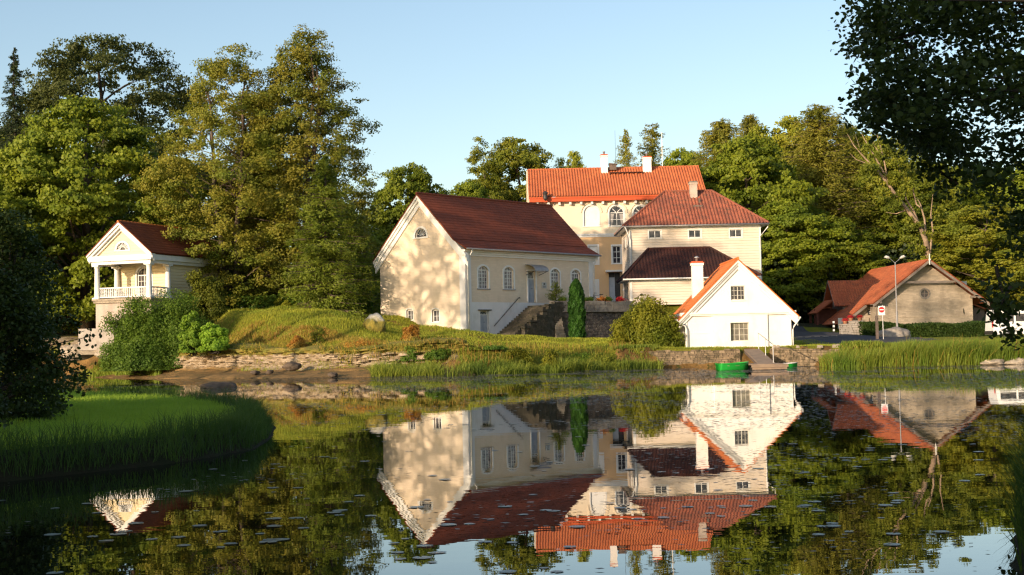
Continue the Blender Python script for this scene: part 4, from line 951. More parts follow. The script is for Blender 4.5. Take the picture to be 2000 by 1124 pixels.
# ------------------------------------------------------------------ white cottage by the quay
def build_cottage():
    Y = 93; X0 = W(1338.5, 640, Y).x; X1 = W(1545.5, 640, Y).x
    root = thing('white_cottage', 'small whitewashed cottage with bright orange roof beside the quay', 'cottage', (X0, Y, 0))
    Lx = X1 - X0; D = 7.0; zb = .7; zc = W(1440, 611, Y).z; ov = .42
    za = W(1441, 507, Y - .3).z; xm = W(1441, 507, Y - .3).x - X0
    fr = Wall(root, (0, 0, 0), (1, 0, 0)); lf = Wall(root, (0, D, 0), (0, -1, 0)); rt = Wall(root, (Lx, 0, 0), (0, 1, 0)); bk = Wall(root, (Lx, D, 0), (-1, 0, 0))
    a, z = fr.to(1427, 559); c, z2 = fr.to(1455, 586); w1 = (a, z2, c - a, z - z2)
    a, z = fr.to(1426, 631); c, z2 = fr.to(1463, 666); w2 = (a, z2, c - a, z - z2)
    al = math.atan2(za - zc - .05, Lx / 2 + .1)
    m = MB(); m.T = fr.M; panel(m, [(0, zb), (Lx, zb), (Lx, zc), (xm, za - .12), (0, zc)], [outline(*w1), outline(*w2)], .2)
    m.T = rt.M; panel(m, outline(0, zb, D, zc - zb), []); m.T = bk.M; panel(m, [(0, zb), (Lx, zb), (Lx, zc), (Lx - xm, za - .12), (0, zc)], [])
    m.build('wall', M['cleanwhite'], root)
    lw = (D - 1.25, 1.45, .95, 1.15)
    m = MB(); m.T = lf.M; panel(m, outline(0, zb, D, zc - zb), [outline(*lw)], .15)
    m.build('side_wall', M['cleanwhite'], root)
    m = MB(); m.T = Matrix.Translation((-.05, 0, 0)); stone_wall(m, (0, D), (0, 1.45), zb, lambda t: zc - .15, .03, .2, .35, .03, 77, core=False); m.build('side_stonework', [M['lightstone'], M['mortar']], root)
    window(root, fr, *w1, cols=4, rows=3, rec=.1, sur=0, glass='glass', sillm='cleanwhite', fm='framegrey')
    window(root, fr, *w2, cols=4, rows=3, rec=.1, sur=0, glass='glass_grey', sillm='cleanwhite', fm='framegrey')
    # casement on the left wall standing open towards the pond
    f = MB(); y = .78; x0 = -.55
    ring_pts = lambda q: q
    f.T = Matrix.Translation((-.52, .28, 0))
    ring(f, outline(.05, lw[1] + .05, .38, 1.05), outline(0, lw[1], .48, 1.15), 0, .05)
    for k in (1, 2): f.box(.04, .01, lw[1] + 1.15 * k / 3 - .02, .44, .04, lw[1] + 1.15 * k / 3 + .02)
    fo = f.build('window', M['framegrey'], root); p = MB(); p.T = f.T; p.box(.04, .018, lw[1] + .04, .44, .03, lw[1] + 1.11); p.build('pane', M['glass_grey'], fo)
    # side blocks stand 6 cm back behind the centre bay: the bays are laid on as shallow panels
    xb0 = fr.to(1392, 640)[0]; xb1 = fr.to(1499, 640)[0]
    b = MB(); b.T = fr.M; t = -.13
    panel_h = [outline(*w2)]
    b2 = MB(); b2.T = fr.M @ Matrix.Translation((0, t, 0)); panel(b2, outline(xb0, zb, xb1 - xb0, zc - .14 - zb), panel_h, .13)
    for x in (xb0, xb1): b2.poly([(x, 0, zb), (x, -t, zb), (x, -t, zc - .14), (x, 0, zc - .14)])
    b2.build('centre_bay', M['cleanwhite'], root)
    zl = fr.to(1365, 651)[1]
    for xa, xb in ((.12, xb0), (xb1, Lx)):
        b.box(xa, -.035, zl - .03, xb, 0, zl + .015)
    b.box(.0, -.05, zb, .12, 0, zc - .15)
    b.build('wall_band', M['cleanwhite'], root)
    c = MB(); c.T = fr.M
    for (y, z0, z1) in ((-.17, zc - .17, zc - .08), (-.25, zc - .078, zc + .06)): c.box(-.3, y, z0, Lx + .3, 0, z1)
    c.T = lf.M; c.box(-.1, -.22, zc - .12, D + .24, 0, zc + .05); c.build('cornice', M['cleanwhite'], root)
    ee = .42; zl_ = lambda x: za - abs(x - xm) * (za - zc - .02) / (Lx / 2 + .05)
    c = MB(); c.T = fr.M
    for sgn in (-1, 1):
        xe = -ee if sgn < 0 else Lx + ee
        for (t, d0, d1) in ((-.34, .02, .17), (-.24, .172, .30), (-.12, .302, .50)):
            c.extr([(xe, t, zl_(xe) - d1 * 1.25), (xm, t, za - d1 * 1.25), (xm, t, za - d0 * 1.25), (xe, t, zl_(xe) - d0 * 1.25)], (0, -t + .001 * (sgn + 1), 0))
    c.build('raking_cornice', M['cleanwhite'], root)
    for sgn in (-1, 1):
        xe = -ee - .05 if sgn < 0 else Lx + ee + .05
        ze_ = zl_(xe) + .05; dx = xm - xe; dz = za + .05 - ze_; ln = math.hypot(dx, dz)
        tileroof(root, 'roof', M['tile_orange'], (xe, -.38, ze_), (0, 1, 0), (dx / ln, 0, dz / ln), D + .7, ln, tw=.3, th=.34, amp=.008, step=.012)
    r_ = MB(); r_.tube([(xm, -.4, za + .08), (xm, D + .34, za + .08)], .09, 8); r_.build('ridge_tiles', M['tile_orange'], root)
    cx = W(1361.5, 530, Y + 4).x - X0; chimney(root, cx, 4.0, zl_(cx) - .5, W(1361, 511, Y + 4).z, .74, .55, 'cleanwhite', 'orange_paint', True)
    g = MB(); g.tube([(-ee - .12, -.3, zl_(-ee) - .02), (-ee - .12, D + .2, zl_(-ee) - .02)], .06, 8); g.build('gutter', M['white'], root, True)
    g = MB(); g.tube([(Lx + ee + .12, -.3, zl_(-ee) - .02), (Lx + ee + .12, D + .2, zl_(-ee) - .02)], .06, 8); g.build('gutter', M['white'], root, True)
    z = zl_(-ee)
    pipe(root, [(-ee - .12, -.25, z - .05), (-ee, -.27, z - .2), (-.05, -.22, z - .4), (.07, -.19, z - .7), (.07, -.19, .95)], .045, 'white')
    pipe(root, [(Lx + ee + .12, -.25, z - .05), (Lx + ee, -.27, z - .2), (Lx + .12, -.2, z - .6), (Lx + .06, -.2, z - .8), (Lx + .06, -.2, .95)], .045, 'white')
build_cottage()

# ------------------------------------------------------------------ limestone barn
def build_barn():
    Y = 130; X0 = W(1713, 640, Y).x; X1 = W(1904, 640, Y).x
    root = thing('limestone_barn', 'grey limestone barn with round window and partly sunlit orange tile roof, behind the hedge', 'barn', (X0, Y, 0), R(2.5))
    Lx = X1 - X0; D = 16; zb = .8
    fr = Wall(root, (0, 0, 0), (1, 0, 0)); lf = Wall(root, (0, D, 0), (0, -1, 0)); rt = Wall(root, (Lx, 0, 0), (0, 1, 0)); bk = Wall(root, (Lx, D, 0), (-1, 0, 0))
    xm, za = fr.to(1808, 508); xe, ze = fr.to(1699, 595); k = (za - ze) / (xm - xe); zt = lambda x: za - abs(x - xm) * k
    wx, wz = fr.to(1806.5, 574); hole = circle(wx, wz, .38)
    m = MB(); m.T = fr.M; panel(m, [(0, zb), (Lx, zb), (Lx, zt(Lx) - .25), (xm, za - .25), (0, zt(0) - .25)], [hole], .25)
    m.T = rt.M; panel(m, outline(0, zb, D, zt(Lx) - .25 - zb), []); m.T = bk.M; panel(m, [(0, zb), (Lx, zb), (Lx, zt(0) - .25), (Lx - xm, za - .25), (0, zt(Lx) - .25)], [])
    m.T = lf.M; panel(m, outline(0, zb, D, zt(0) - .25 - zb), [])
    m.build('wall', M['barnstone'], root)
    q = MB(); q.T = fr.M; q.box(.05, -.03, 3.35, Lx, 0, 3.42); q.build('string_course', M['lightstone'], root)
    f = MB(); f.T = fr.M; ring(f, circle(wx, wz, .33), hole, .1, .16); f.box(wx - .02, .11, wz - .35, wx + .02, .15, wz + .35); f.box(wx - .35, .112, wz - .02, wx + .35, .148, wz + .02)
    fo = f.build('round_window', M['greywood'], root); p = MB(); p.T = fr.M; p.poly([(x, .14, z) for x, z in hole]); p.build('pane', M['glass'], fo)
    p = MB(); p.T = fr.M; ring(p, hole, circle(wx, wz, .52), -.03, .05); p.build('surround', M['coping'], fo)
    # collar boards in the gable tip, barge boards
    z1 = fr.to(1800, 552)[1]; b = MB(); b.T = fr.M
    xs = (za - z1) / k
    b.box(xm - xs + .3, -.75, z1 - .09, xm + xs - .3, -.6, z1 + .09); b.build('collar_beam', M['greywood'], root)
    b = MB(); b.T = fr.M; xr = fr.to(1925, 592)[0]
    for x_end, s_ in ((xe, 0), (xr, 1)):
        b.extr([(x_end, -1.0, zt(x_end) - .3), (xm, -1.0, za - .3), (xm, -1.0, za + .02), (x_end, -1.0, zt(x_end) + .02)], (0, .06 + .002 * s_, 0))
    b.build('bargeboard', M['greywood'], root)
    b = MB(); b.T = fr.M
    for x_end, s_ in ((xe, 0), (xr, 1)):
        b.extr([(x_end, -.92, zt(x_end) - .06), (xm, -.92, za - .06), (xm, -.92, za - .01), (x_end, -.92, zt(x_end) - .01)], (0, .9, 0))
    for x in (.15, Lx - .1): b.box(x - .1, -.93, zt(x) - .5, x + .1, 0, zt(x) - .3)
    b.build('roof_underside', M['greywood'], root)
    b = MB(); b.T = fr.M; b.tube([(xm, -1.05, za - .5), (xm, -1.05, za + .5)], .06, 6); b.box(xm - .09, -1.1, za - .1, xm + .09, -1.0, za + .05); b.build('finial', M['lampwhite'], root)
    nl = math.hypot(1, k); vl = (1 / nl, 0, k / nl); vr = (-1 / nl, 0, k / nl)
    tileroof(root, 'roof', M['tile_barn'], (xe, -1.0, zt(xe) + .03), (0, 1, 0), vl, D + 1.8, (xm - xe) * nl, tw=.26, th=.36, amp=.04, step=.02)
    tileroof(root, 'roof', M['tile_barn'], (xr, -1.0, zt(xr) + .03), (0, 1, 0), vr, D + 1.8, (xr - xm) * nl, tw=.26, th=.36, amp=.04, step=.02)
    # lean-to down to the left
    xl = xe - 2.3; y0 = 1.4; tileroof(root, 'lean_to_roof', M['tile_barn'], (xl, y0, zt(xl) + .02), (0, 1, 0), vl, 7.0, 2.42 * nl, tw=.26, th=.36, amp=.04, step=.02)
    b = MB(); b.extr([(xl, y0 - .05, zt(xl) - .28), (xe + .1, y0 - .05, zt(xe + .1) - .28), (xe + .1, y0 - .05, zt(xe + .1) - .0), (xl, y0 - .05, zt(xl) - .0)], (0, .05, 0)); b.build('bargeboard', M['greywood'], root)
    lw = Wall(root, (xl + .7, y0 + .7, 0), (1, 0, 0)); w = -xl - .7
    da, dz = lw.to(1699, 621); dr = (da - .1, zb, .62, dz - zb + .1)
    m = MB(); m.T = lw.M; panel(m, [(0, zb), (w, zb), (w, zt(0) - .3), (0, zt(xl + .7) - .3)], [outline(*dr, .2)], .2)
    m.T = Wall(root, (xl + .7, 8.3, 0), (0, -1, 0)).M; panel(m, outline(0, zb, 6.2, zt(xl + .7) - .3 - zb), []); m.build('lean_to_wall', M['barnstone'], root)
    d = MB(); d.T = lw.M; d.extr([(x, .12, z) for x, z in outline(*dr, .2)], (0, .05, 0)); d.build('door', M['darkwood'], root)
    # shop sign
    sa, sz = lw.to(1702, 610, -.1); s = MB(); s.T = lw.M; s.box(sa - .33, -.14, sz - .23, sa + .33, -.02, sz + .23); so_ = s.build('hanging_sign', M['rubber'], root)
    s = MB(); s.T = lw.M; s.box(sa - .2, -.15, sz - .14, sa + .2, -.142, sz - .09); s.extr([(sa - .22, -.15, sz), (sa - .05, -.15, sz - .02), (sa + .12, -.15, sz - .0), (sa + .22, -.15, sz + .12), (sa + .05, -.15, sz + .06), (sa - .12, -.15, sz + .10)], (0, .008, 0)); s.build('emblem', M['signwhite'], so_)
    # post under the eave with notice board
    b = MB(); b.box(xl + .25, y0 + .05, zb, xl + .43, y0 + .23, zt(xl + .3) - .1); b.build('post', M['redwood'], root)
    b = MB(); b.box(xl - .28, y0 + .0, 2.5, xl + .14, y0 + .06, 3.45); b.build('notice_board', M['lampwhite'], root)
    # cross wing with grey boarding
    wy = 7.2; xw0, zw = W(1624, 549, Y + wy + 2).x - X0, W(1624, 549, Y + wy + 2).z
    hw = 2.2; ew = zw - 2.5; kk = 2.5 / hw; n2 = math.hypot(1, kk)
    tileroof(root, 'wing_roof', M['tile_barn'], (xw0, wy + 2 - hw, ew), (1, 0, 0), (0, 1 / n2, kk / n2), 7.5, hw * n2, tw=.25, th=.36, amp=.04, step=.02)
    tileroof(root, 'wing_roof', M['tile_barn'], (xw0, wy + 2 + hw, ew), (1, 0, 0), (0, -1 / n2, kk / n2), 7.5, hw * n2, tw=.25, th=.36, amp=.04, step=.02)
    b = MB(); b.T = Wall(root, (xw0 + .9, wy + 3.9, 0), (0, -1, 0)).M; panel(b, [(0, zb), (3.8, zb), (3.8, ew + .3), (1.9, zw - .1), (0, ew + .3)], [])
    b.T = Wall(root, (xw0 + .9, wy + .1, 0), (1, 0, 0)).M; panel(b, outline(0, zb, 6, ew + .25 - zb), []); b.build('wing_wall', M['greywood'], root)
    b = MB(); b.T = Wall(root, (xw0 - .02, wy + 4.3, 0), (0, -1, 0)).M
    b.extr([(0, 0, ew - .1), (2.3, 0, zw - .1), (2.3, 0, zw + .05), (0, 0, ew + .05)], (0, .05, 0)); b.extr([(4.5, 0, ew - .1), (2.3, 0, zw - .1), (2.3, 0, zw + .05), (4.5, 0, ew + .05)], (0, .051, 0)); b.build('bargeboard', M['greywood'], root)
    # low porch roof further left
    p0 = W(1594, 613, Y + 9); p1 = W(1627, 587, Y + 9)
    tileroof(root, 'porch_roof', M['tile_barn'], (p0.x - X0, 7.6, p0.z), (0, 1, 0), Vector((p1.x - p0.x, 0, p1.z - p0.z)).normalized(), 3.2, (p1 - p0).length, tw=.25, th=.36, amp=.04)
    b = MB()
    for yy in (7.8, 10.5): b.box(p0.x - X0 + .1, yy, 1.2, p0.x - X0 + .3, yy + .2, p0.z)
    b.box(p0.x - X0 + .3, 9.4, 1.2, p1.x - X0 + 1, 9.6, p0.z + .4)
    b.build('porch_posts', M['redwood'], root)
    b = MB(); b.box(Lx + 0, 4, zb, Lx + 2.6, 10, 4.2); b.build('side_shed', M['darkwood'], root)
    tileroof(root, 'shed_roof', M['tile_barn'], (Lx + 3.0, 3.6, 3.9), (0, 1, 0), (-.93, 0, .37), 7, 3.3, tw=.26, th=.36, amp=.04)
    b = MB(); cx, cz = fr.to(1882, 553, 5); b.box(cx - .3, 5, cz - 1.2, cx + .3, 5.6, cz + .15); b.build('flue_box', M['metal'], root)
build_barn()

# ------------------------------------------------------------------ boathouse with columns
def build_boathouse():
    th = R(-20); F = Vector((-25.5, 101, 0))     # front right column
    w = 4.55; ux, uy = math.cos(-th), math.sin(-th)
    # local x to the right along the front, local y into the building
    c, s = math.cos(th), math.sin(th)
    O = Vector((F.x - w * c, F.y - w * s, 0))
    root = thing('columned_boathouse', 'small yellow temple-like pavilion with white columns on a rendered arched base', 'pavilion', (O.x, O.y, 0), th)
    D = 9.2; PD = 2.6
    fr = Wall(root, (0, 0, 0), (1, 0, 0)); pf = fr.to(245, 583)[1]; zcol = fr.to(245, 516)[1]; zcor = fr.to(245, 500)[1]; za = fr.to(240, 434, -.5)[1]
    zb = 1.2
    wl = Wall(root, (.35, PD, 0), (1, 0, 0)); rt = Wall(root, (w - .1, PD, 0), (0, 1, 0)); lt = Wall(root, (.1, D, 0), (0, -1, 0))
    iw = w - .45; dx = iw / 2 - .62; door = (dx + .0, pf, 1.24, 2.35)
    m = MB(); m.T = Wall(root, (.1, PD, 0), (1, 0, 0)).M; door = (w / 2 - .1 - .62, pf, 1.24, 2.35)
    panel(m, outline(0, pf, w - .2, zcol - pf + .3), [outline(*door, .6)], .15); clap(m, .02, w - .22, pf, zcol + .1, [(door[0] - .16, pf, door[2] + .32, door[3] + .1)], .22)
    m.T = rt.M; panel(m, outline(0, pf - .3, D - PD, zcol - pf + .5), []); clap(m, .02, D - PD, pf - .3, zcol + .1, [], .22)
    m.T = lt.M; panel(m, outline(0, pf - .3, D - PD, zcol - pf + .5), [])
    xm = w / 2
    g = Wall(root, (0, 0, 0), (1, 0, 0)); fanw = (xm - .5, zcor + .42, 1.0, .52)
    m.T = g.M; panel(m, [(-.15, zcor), (w + .15, zcor), (xm, za - .2)], [outline(*fanw, .5)], .1)
    gz = lambda x: zcor + (za - .2 - zcor) * (1 - abs(x - xm) / (xm + .15))
    z = zcor + .25
    while z < za - .6:
        hwid = (xm + .15) * (1 - (z + .22 - zcor) / (za - .2 - zcor)) - .02
        for s0, s1 in ([(xm - hwid, fanw[0] - .14), (fanw[0] + 1.14, xm + hwid)] if fanw[1] - .1 < z + .11 < fanw[1] + .66 else [(xm - hwid, xm + hwid)]):
            if s1 > s0: m.hexa([(s0, -.03, z), (s1, -.03, z), (s1, 0, z), (s0, 0, z), (s0, -.006, z + .22), (s1, -.006, z + .22), (s1, 0, z + .22), (s0, 0, z + .22)])
        z += .22
    m.build('wall', M['yellow2'], root)
    f = MB(); f.T = g.M; fx, fz = xm, fanw[1]
    ring(f, outline(fanw[0] + .28, fz, .44, .22, .21), outline(fanw[0] + .24, fz - .01, .52, .27, .25), .02, .06)
    for k in range(11):
        t = math.pi * (k + .5) / 11; f.T = g.M @ Matrix.Translation((fx, .05, fz)) @ Matrix.Rotation(-t, 4, 'Y'); f.box(.28, -.02, -.022, .49, .02, .022)
    fo = f.build('fan_window', M['frame'], root); p = MB(); p.T = g.M; p.poly([(x, .08, z) for x, z in outline(*fanw, .5)]); p.build('pane', M['glass'], fo)
    p = MB(); p.T = g.M; ring(p, outline(*fanw, .5), outline(fanw[0] - .14, fanw[1] - .08, 1.28, .74, .62), -.05, .03); p.build('surround', M['white'], fo)
    # door
    dw = Wall(root, (.1, PD, 0), (1, 0, 0)); window(root, dw, door[0], door[1] + .02, door[2], door[3] - .02, rise=.6, cols=4, rows=4, rec=.06, sur=.14, sur_t=.05, glass='glass', bw=.09, sill=False)
    # floor slab, base with arch
    pl = MB(); pl.box(-.2, -.25, pf - .14, w + .2, D, pf - .002); pl.box(-.12, -.18, pf - .30, w + .12, D, pf - .142); pl.build('porch_floor', M['lightstone'], root)
    base = MB(); base.T = fr.M; aa = (1.05, zb, 2.45, 3.9 - zb + .2)
    panel(base, outline(-.05, zb, w + .1, pf - .3 - zb), [outline(*aa, .85)], .7)
    base.T = Wall(root, (w + .05, 0, 0), (0, 1, 0)).M; panel(base, outline(0, zb, D, pf - .3 - zb), []); base.T = Wall(root, (-.05, D, 0), (0, -1, 0)).M; panel(base, outline(0, zb, D, pf - .3 - zb), [])
    base.T = fr.M; ring(base, outline(*aa, .85), outline(aa[0] - .25, aa[1], aa[2] + .5, aa[3] + .22, .98), -.06, .02)
    base.build('base', M['boathouse_base'], root)
    g2 = MB(); g2.T = fr.M; g2.box(aa[0] - .1, .6, zb, aa[0] + aa[2] + .1, .66, aa[1] + aa[3]); g2.build('boat_door', M['cleanwhite'], root)
    # entablature
    e = MB(); e.box(-.2, -.25, zcol, w + .2, .0, zcol + .22); e.box(-.2, 0, zcol, .12, D, zcol + .22); e.box(w - .12, 0, zcol, w + .2, D, zcol + .22)
    e.box(-.36, -.42, zcol + .221, w + .36, D, zcor + .02)
    e.build('entablature', M['white'], root)
    c = MB(); c.T = g.M; k = (za - zcor) / (xm + .45)
    for sgn in (-1, 1):
        xe = -.45 if sgn < 0 else w + .45; al_ = math.atan(k)
        for (t, d0, d1) in ((-.50, .0, .14), (-.38, .142, .30), (-.18, .302, .44)):
            q = 1 / math.cos(al_); c.extr([(xe, t, zcor + .03 - d1 * q + .1), (xm, t, za - d1 * q), (xm, t, za - d0 * q), (xe, t, zcor + .03 - d0 * q + .1)], (0, -t + .001 * (sgn + 1), 0))
    c.build('raking_cornice', M['white'], root)
    n2 = math.hypot(1, k)
    for sgn in (-1, 1):
        xe = -.5 if sgn < 0 else w + .5
        tileroof(root, 'roof', M['tile_red'], (xe, -.52, zcor + .1), (0, 1, 0), (-sgn / n2, 0, k / n2), D + .8, (xm + .5) * n2, tw=.22, th=.3, amp=.02, step=.02)
    r_ = MB()
    for q in range(24): r_.tube([(xm, -.55 + q * .42, za + .06), (xm, -.55 + (q + 1.05) * .42, za + .085)], [.08, .11], 7)
    r_.build('ridge_tiles', M['tile_orange'], root)
    def column(x, y):
        b = MB(); h = zcol - pf
        b.box(x - .26, y - .26, pf, x + .26, y + .26, pf + .1); b.lathe([(.24, .101), (.24, .17), (.2, .2), (.205, .24), (.19, h * .5), (.165, h - .24), (.2, h - .23), (.2, h - .19), (.24, h - .12)], (x, y, pf), 18); b.box(x - .27, y - .27, pf + h - .118, x + .27, y + .27, pf + h)
        b.build('column', M['white'], root, False)
    for x, y in ((.1, 0), (w - .1, 0), (.1, PD - .25), (w - .1, PD - .25)): column(x, y)
    def balus(p0, p1, n):
        b = MB(); p0, p1 = Vector(p0), Vector(p1); T = wf((p0.x, p0.y, pf), p1 - p0); L = (p1 - p0).length; b.T = T
        b.box(0, -.06, .72, L, .06, .80); b.box(0, -.05, .08, L, .05, .15)
        for i in range(n):
            x = L * (i + .5) / n; b.lathe([(.035, .15), (.05, .26), (.03, .36), (.045, .5), (.03, .62), (.04, .72)], (x, 0, 0), 6)
        b.build('balustrade', M['white'], root)
    balus((.35, 0, 0), (w - .35, 0, 0), 24); balus((w - .1, .25, 0), (w - .1, PD - .5, 0), 11); balus((.1, PD - .5, 0), (.1, .25, 0), 11)
    return root
build_boathouse()
mb = MB(); p = W(160, 642, 99.5); q = W(215, 642, 99.5)
mb.hexa([(p.x, 98.6, 1.9), (q.x + .6, 98.2, 1.9), (q.x + .6, 100.6, 1.9), (p.x, 100.8, 1.9), (p.x, 98.7, 3.38), (q.x + .6, 98.3, 3.38), (q.x + .6, 100.6, 3.38), (p.x, 100.8, 3.38)])
o = mb.build('concrete_block', M['concrete']); tag(o, 'weathered concrete block in front of the pavilion base', 'concrete block')
mb = MB(); mb.hexa([(p.x - .3, 98.0, 1.6), (q.x + .6, 97.6, 1.6), (q.x + .6, 98.7, 1.6), (p.x - .3, 98.9, 1.6), (p.x - .35, 97.9, 1.88), (q.x + .6, 97.5, 1.88), (q.x + .6, 98.7, 1.88), (p.x - .35, 98.9, 1.88)])
o = mb.build('stone_slab', M['lightstone']); tag(o, 'flat stone slab jutting out below the concrete block', 'slab')

# far service building behind the near house
def build_far_house():
    Y = 165; p = W(640, 560, Y); q = W(775, 560, Y); root = thing('service_building', 'distant pale building with dark door seen left of the cream house', 'building', (p.x, Y, 0))
    L = q.x - p.x; zt = W(700, 557, Y).z; fr = Wall(root, (0, 0, 0), (1, 0, 0)); a, z = fr.to(727, 566); c, z2 = fr.to(742, 596)
    m = MB(); m.T = fr.M; panel(m, outline(0, 3, L, zt - 3), [outline(a, z2, c - a, z - z2)], .2); m.T = Wall(root, (L, 0, 0), (0, 1, 0)).M; panel(m, outline(0, 3, 9, zt - 3), []); m.build('wall', M['plinth'], root)
    d = MB(); d.T = fr.M; d.box(a, .1, z2, c, .15, z); d.build('door', M['greydoor'], root)
    tileroof(root, 'roof', M['tile_red'], (-.4, -.5, zt), (1, 0, 0), (0, .8, .6), L + .8, 6.2, tw=.3, th=.4, amp=.04)
build_far_house()

# ------------------------------------------------------------------ vegetation helpers
def leaf_mesh(name, C, size, Nrm, rng, aspect=.62, hexa=False, tang=None, fold=0):
    """one small leaf per centre; size per leaf (array)"""
    n = len(C); size = np.broadcast_to(np.asarray(size, float), (n,)) if np.ndim(size) == 0 else size
    Nrm = Nrm / (np.linalg.norm(Nrm, axis=1, keepdims=True) + 1e-9)
    T = rng.normal(size=(n, 3)) if tang is None else tang
    T = T - (T * Nrm).sum(1, keepdims=True) * Nrm; T /= np.linalg.norm(T, axis=1, keepdims=True) + 1e-9
    B = np.cross(Nrm, T); s = size[:, None] * rng.uniform(.7, 1.3, (n, 1))
    if hexa:
        prof = [(-1, 0), (-.45, .75), (.35, .85), (1, 0), (.35, -.85), (-.45, -.75)]
    else:
        prof = [(-1, 0), (.1, 1), (1, 0), (.1, -1)]
    k = len(prof); V = np.empty((n, k, 3))
    for i, (a, b) in enumerate(prof): V[:, i] = C + T * s * a * .5 + B * s * b * .5 * aspect + Nrm * (abs(b) * fold) * s
    me = bpy.data.meshes.new(name); fast_mesh(me, V.reshape(-1, 3), np.arange(n * k, dtype=np.int32), k); return me
def limbs_mesh(name, paths, n=6):
    b = MB()
    for pts, rad in paths: b.tube(pts, rad, n, cap=False)
    me = bpy.data.meshes.new(name); me.from_pydata(b.v, [], b.f); me.update(); me.polygons.foreach_set('use_smooth', [True] * len(b.f)); return me
def gen_tree(seed, height, prof, Rx, nclump, nleaf, clr, leaf, trunk_r, stems=1, lump=.2, inner=.45, flat=.5, spread=.2, top_gap=0.0, ry=1.0, hexa=False, aspect=.62, nlimb=46, droop=0.0, upr=.6, bare=0):
    """broad-leaved tree -> (trunk mesh, crown mesh). prof: [(t, r)] crown radius along the height"""
    rng = np.random.default_rng(seed); ts = np.array([p[0] for p in prof]); rs = np.array([p[1] for p in prof])
    tt = rng.uniform(ts[0], ts[-1], nclump * 6); rr = np.interp(tt, ts, rs); keep = rng.uniform(0, rs.max(), len(tt)) < rr + .12 * rs.max()
    tt = tt[keep][:nclump]; n = len(tt); th = rng.uniform(0, 2 * np.pi, n); ph = rng.uniform(0, 6.28, 6)
    rad = np.interp(tt, ts, rs) * Rx * (1 + lump * (np.sin(3 * th + ph[0] + tt * 9) * .5 + np.sin(5 * th + ph[1] - tt * 13) * .35 + np.sin(2 * th + ph[2] + tt * 23) * .4))
    u = inner + (1 - inner) * np.sqrt(rng.uniform(0, 1, n)); cx = rad * u * np.cos(th); cy = rad * u * np.sin(th) * ry; cz = tt * height
    cz += rng.normal(0, .25, n)
    rc = clr * rng.uniform(.6, 1.35, n)
    # leaves per clump
    cnt = (nleaf * (rc / clr) ** 2).astype(int); idx = np.repeat(np.arange(n), cnt); m = len(idx)
    d = rng.normal(size=(m, 3)); d /= np.linalg.norm(d, axis=1, keepdims=True); q = rng.uniform(.15, 1, m) ** .45
    sub = rng.normal(size=(n, 5, 3)) * .45   # sub clumps give an uneven outline
    si = rng.integers(0, 5, m); off = sub[idx, si] + d * q[:, None] * rng.uniform(.35, .75, (m, 1))
    off[:, 2] *= flat; off[:, 2] -= droop * (off[:, 0] ** 2 + off[:, 1] ** 2)
    C = np.stack([cx, cy, cz], 1)[idx] + off * rc[idx][:, None]
    out = np.stack([cx, cy, np.full(n, 1.0)], 1)[idx]; out /= np.linalg.norm(out, axis=1, keepdims=True)
    N = rng.normal(size=(m, 3)) * .55 + out * .55 + off * .6 + np.array([0, 0, upr * .3])
    crown = leaf_mesh('crown', C, leaf, N, rng, aspect, hexa)
    paths = []; base = height * ts[0]; tops = []
    for s in range(stems):
        a = rng.uniform(0, 6.28) if stems > 1 else 0; sp = spread * Rx if stems > 1 else 0; tilt = np.array([math.cos(a) * sp, math.sin(a) * sp])
        p = []; k = 8
        for i in range(k + 1):
            f = i / k; z = -.6 + (height * .93 + .6) * f; w = rng.normal(0, .02, 2) * height * f * .5
            p.append((tilt[0] * (.12 + f) + w[0], tilt[1] * (.12 + f) + w[1], z))
        r0 = trunk_r / (stems ** .4); rd = [r0 * (1.35 if i == 0 else 1) * (1 - i / (k + .6)) ** .8 + .02 for i in range(k + 1)]
        paths.append((p, rd)); tops.append((np.array(p), rd))
    order = rng.permutation(n)[:nlimb]
    for j in order:
        P, rd = tops[rng.integers(0, stems)]; zc = cz[j]; rc_ = math.hypot(cx[j], cy[j])
        z0 = max(height * .1, min(zc - rc_ * rng.uniform(.35, .8), height * .8)); i = int(np.clip(np.searchsorted(P[:, 2], z0), 1, len(P) - 1))
        f = (z0 - P[i - 1, 2]) / (P[i, 2] - P[i - 1, 2]); s0 = P[i - 1] * (1 - f) + P[i] * f; e = np.array([cx[j], cy[j], zc]); r0 = min(rd[i] * .55, trunk_r * .4)
        mid = s0 * .5 + e * .5 + np.array([rng.normal(0, .3), rng.normal(0, .3), rng.uniform(-.2, .5)]); q1 = s0 * .78 + mid * .35 - s0 * .13
        paths.append(([tuple(s0), tuple((s0 + mid) / 2 + rng.normal(0, .12, 3)), tuple(mid), tuple((mid + e) / 2 + rng.normal(0, .15, 3)), tuple(e)], [r0, r0 * .75, r0 * .5, r0 * .3, .015]))
    for j in range(bare):
        P, rd = tops[rng.integers(0, stems)]; i = rng.integers(4, len(P) - 1); s0 = P[i]; dr = rng.normal(size=3); dr[2] = abs(dr[2]) + .5; dr /= np.linalg.norm(dr); L = rng.uniform(1.5, 3.5)
        paths.append(([tuple(s0), tuple(s0 + dr * L * .5 + rng.normal(0, .15, 3)), tuple(s0 + dr * L)], [.06, .035, .01]))
    return limbs_mesh('trunk', paths), crown
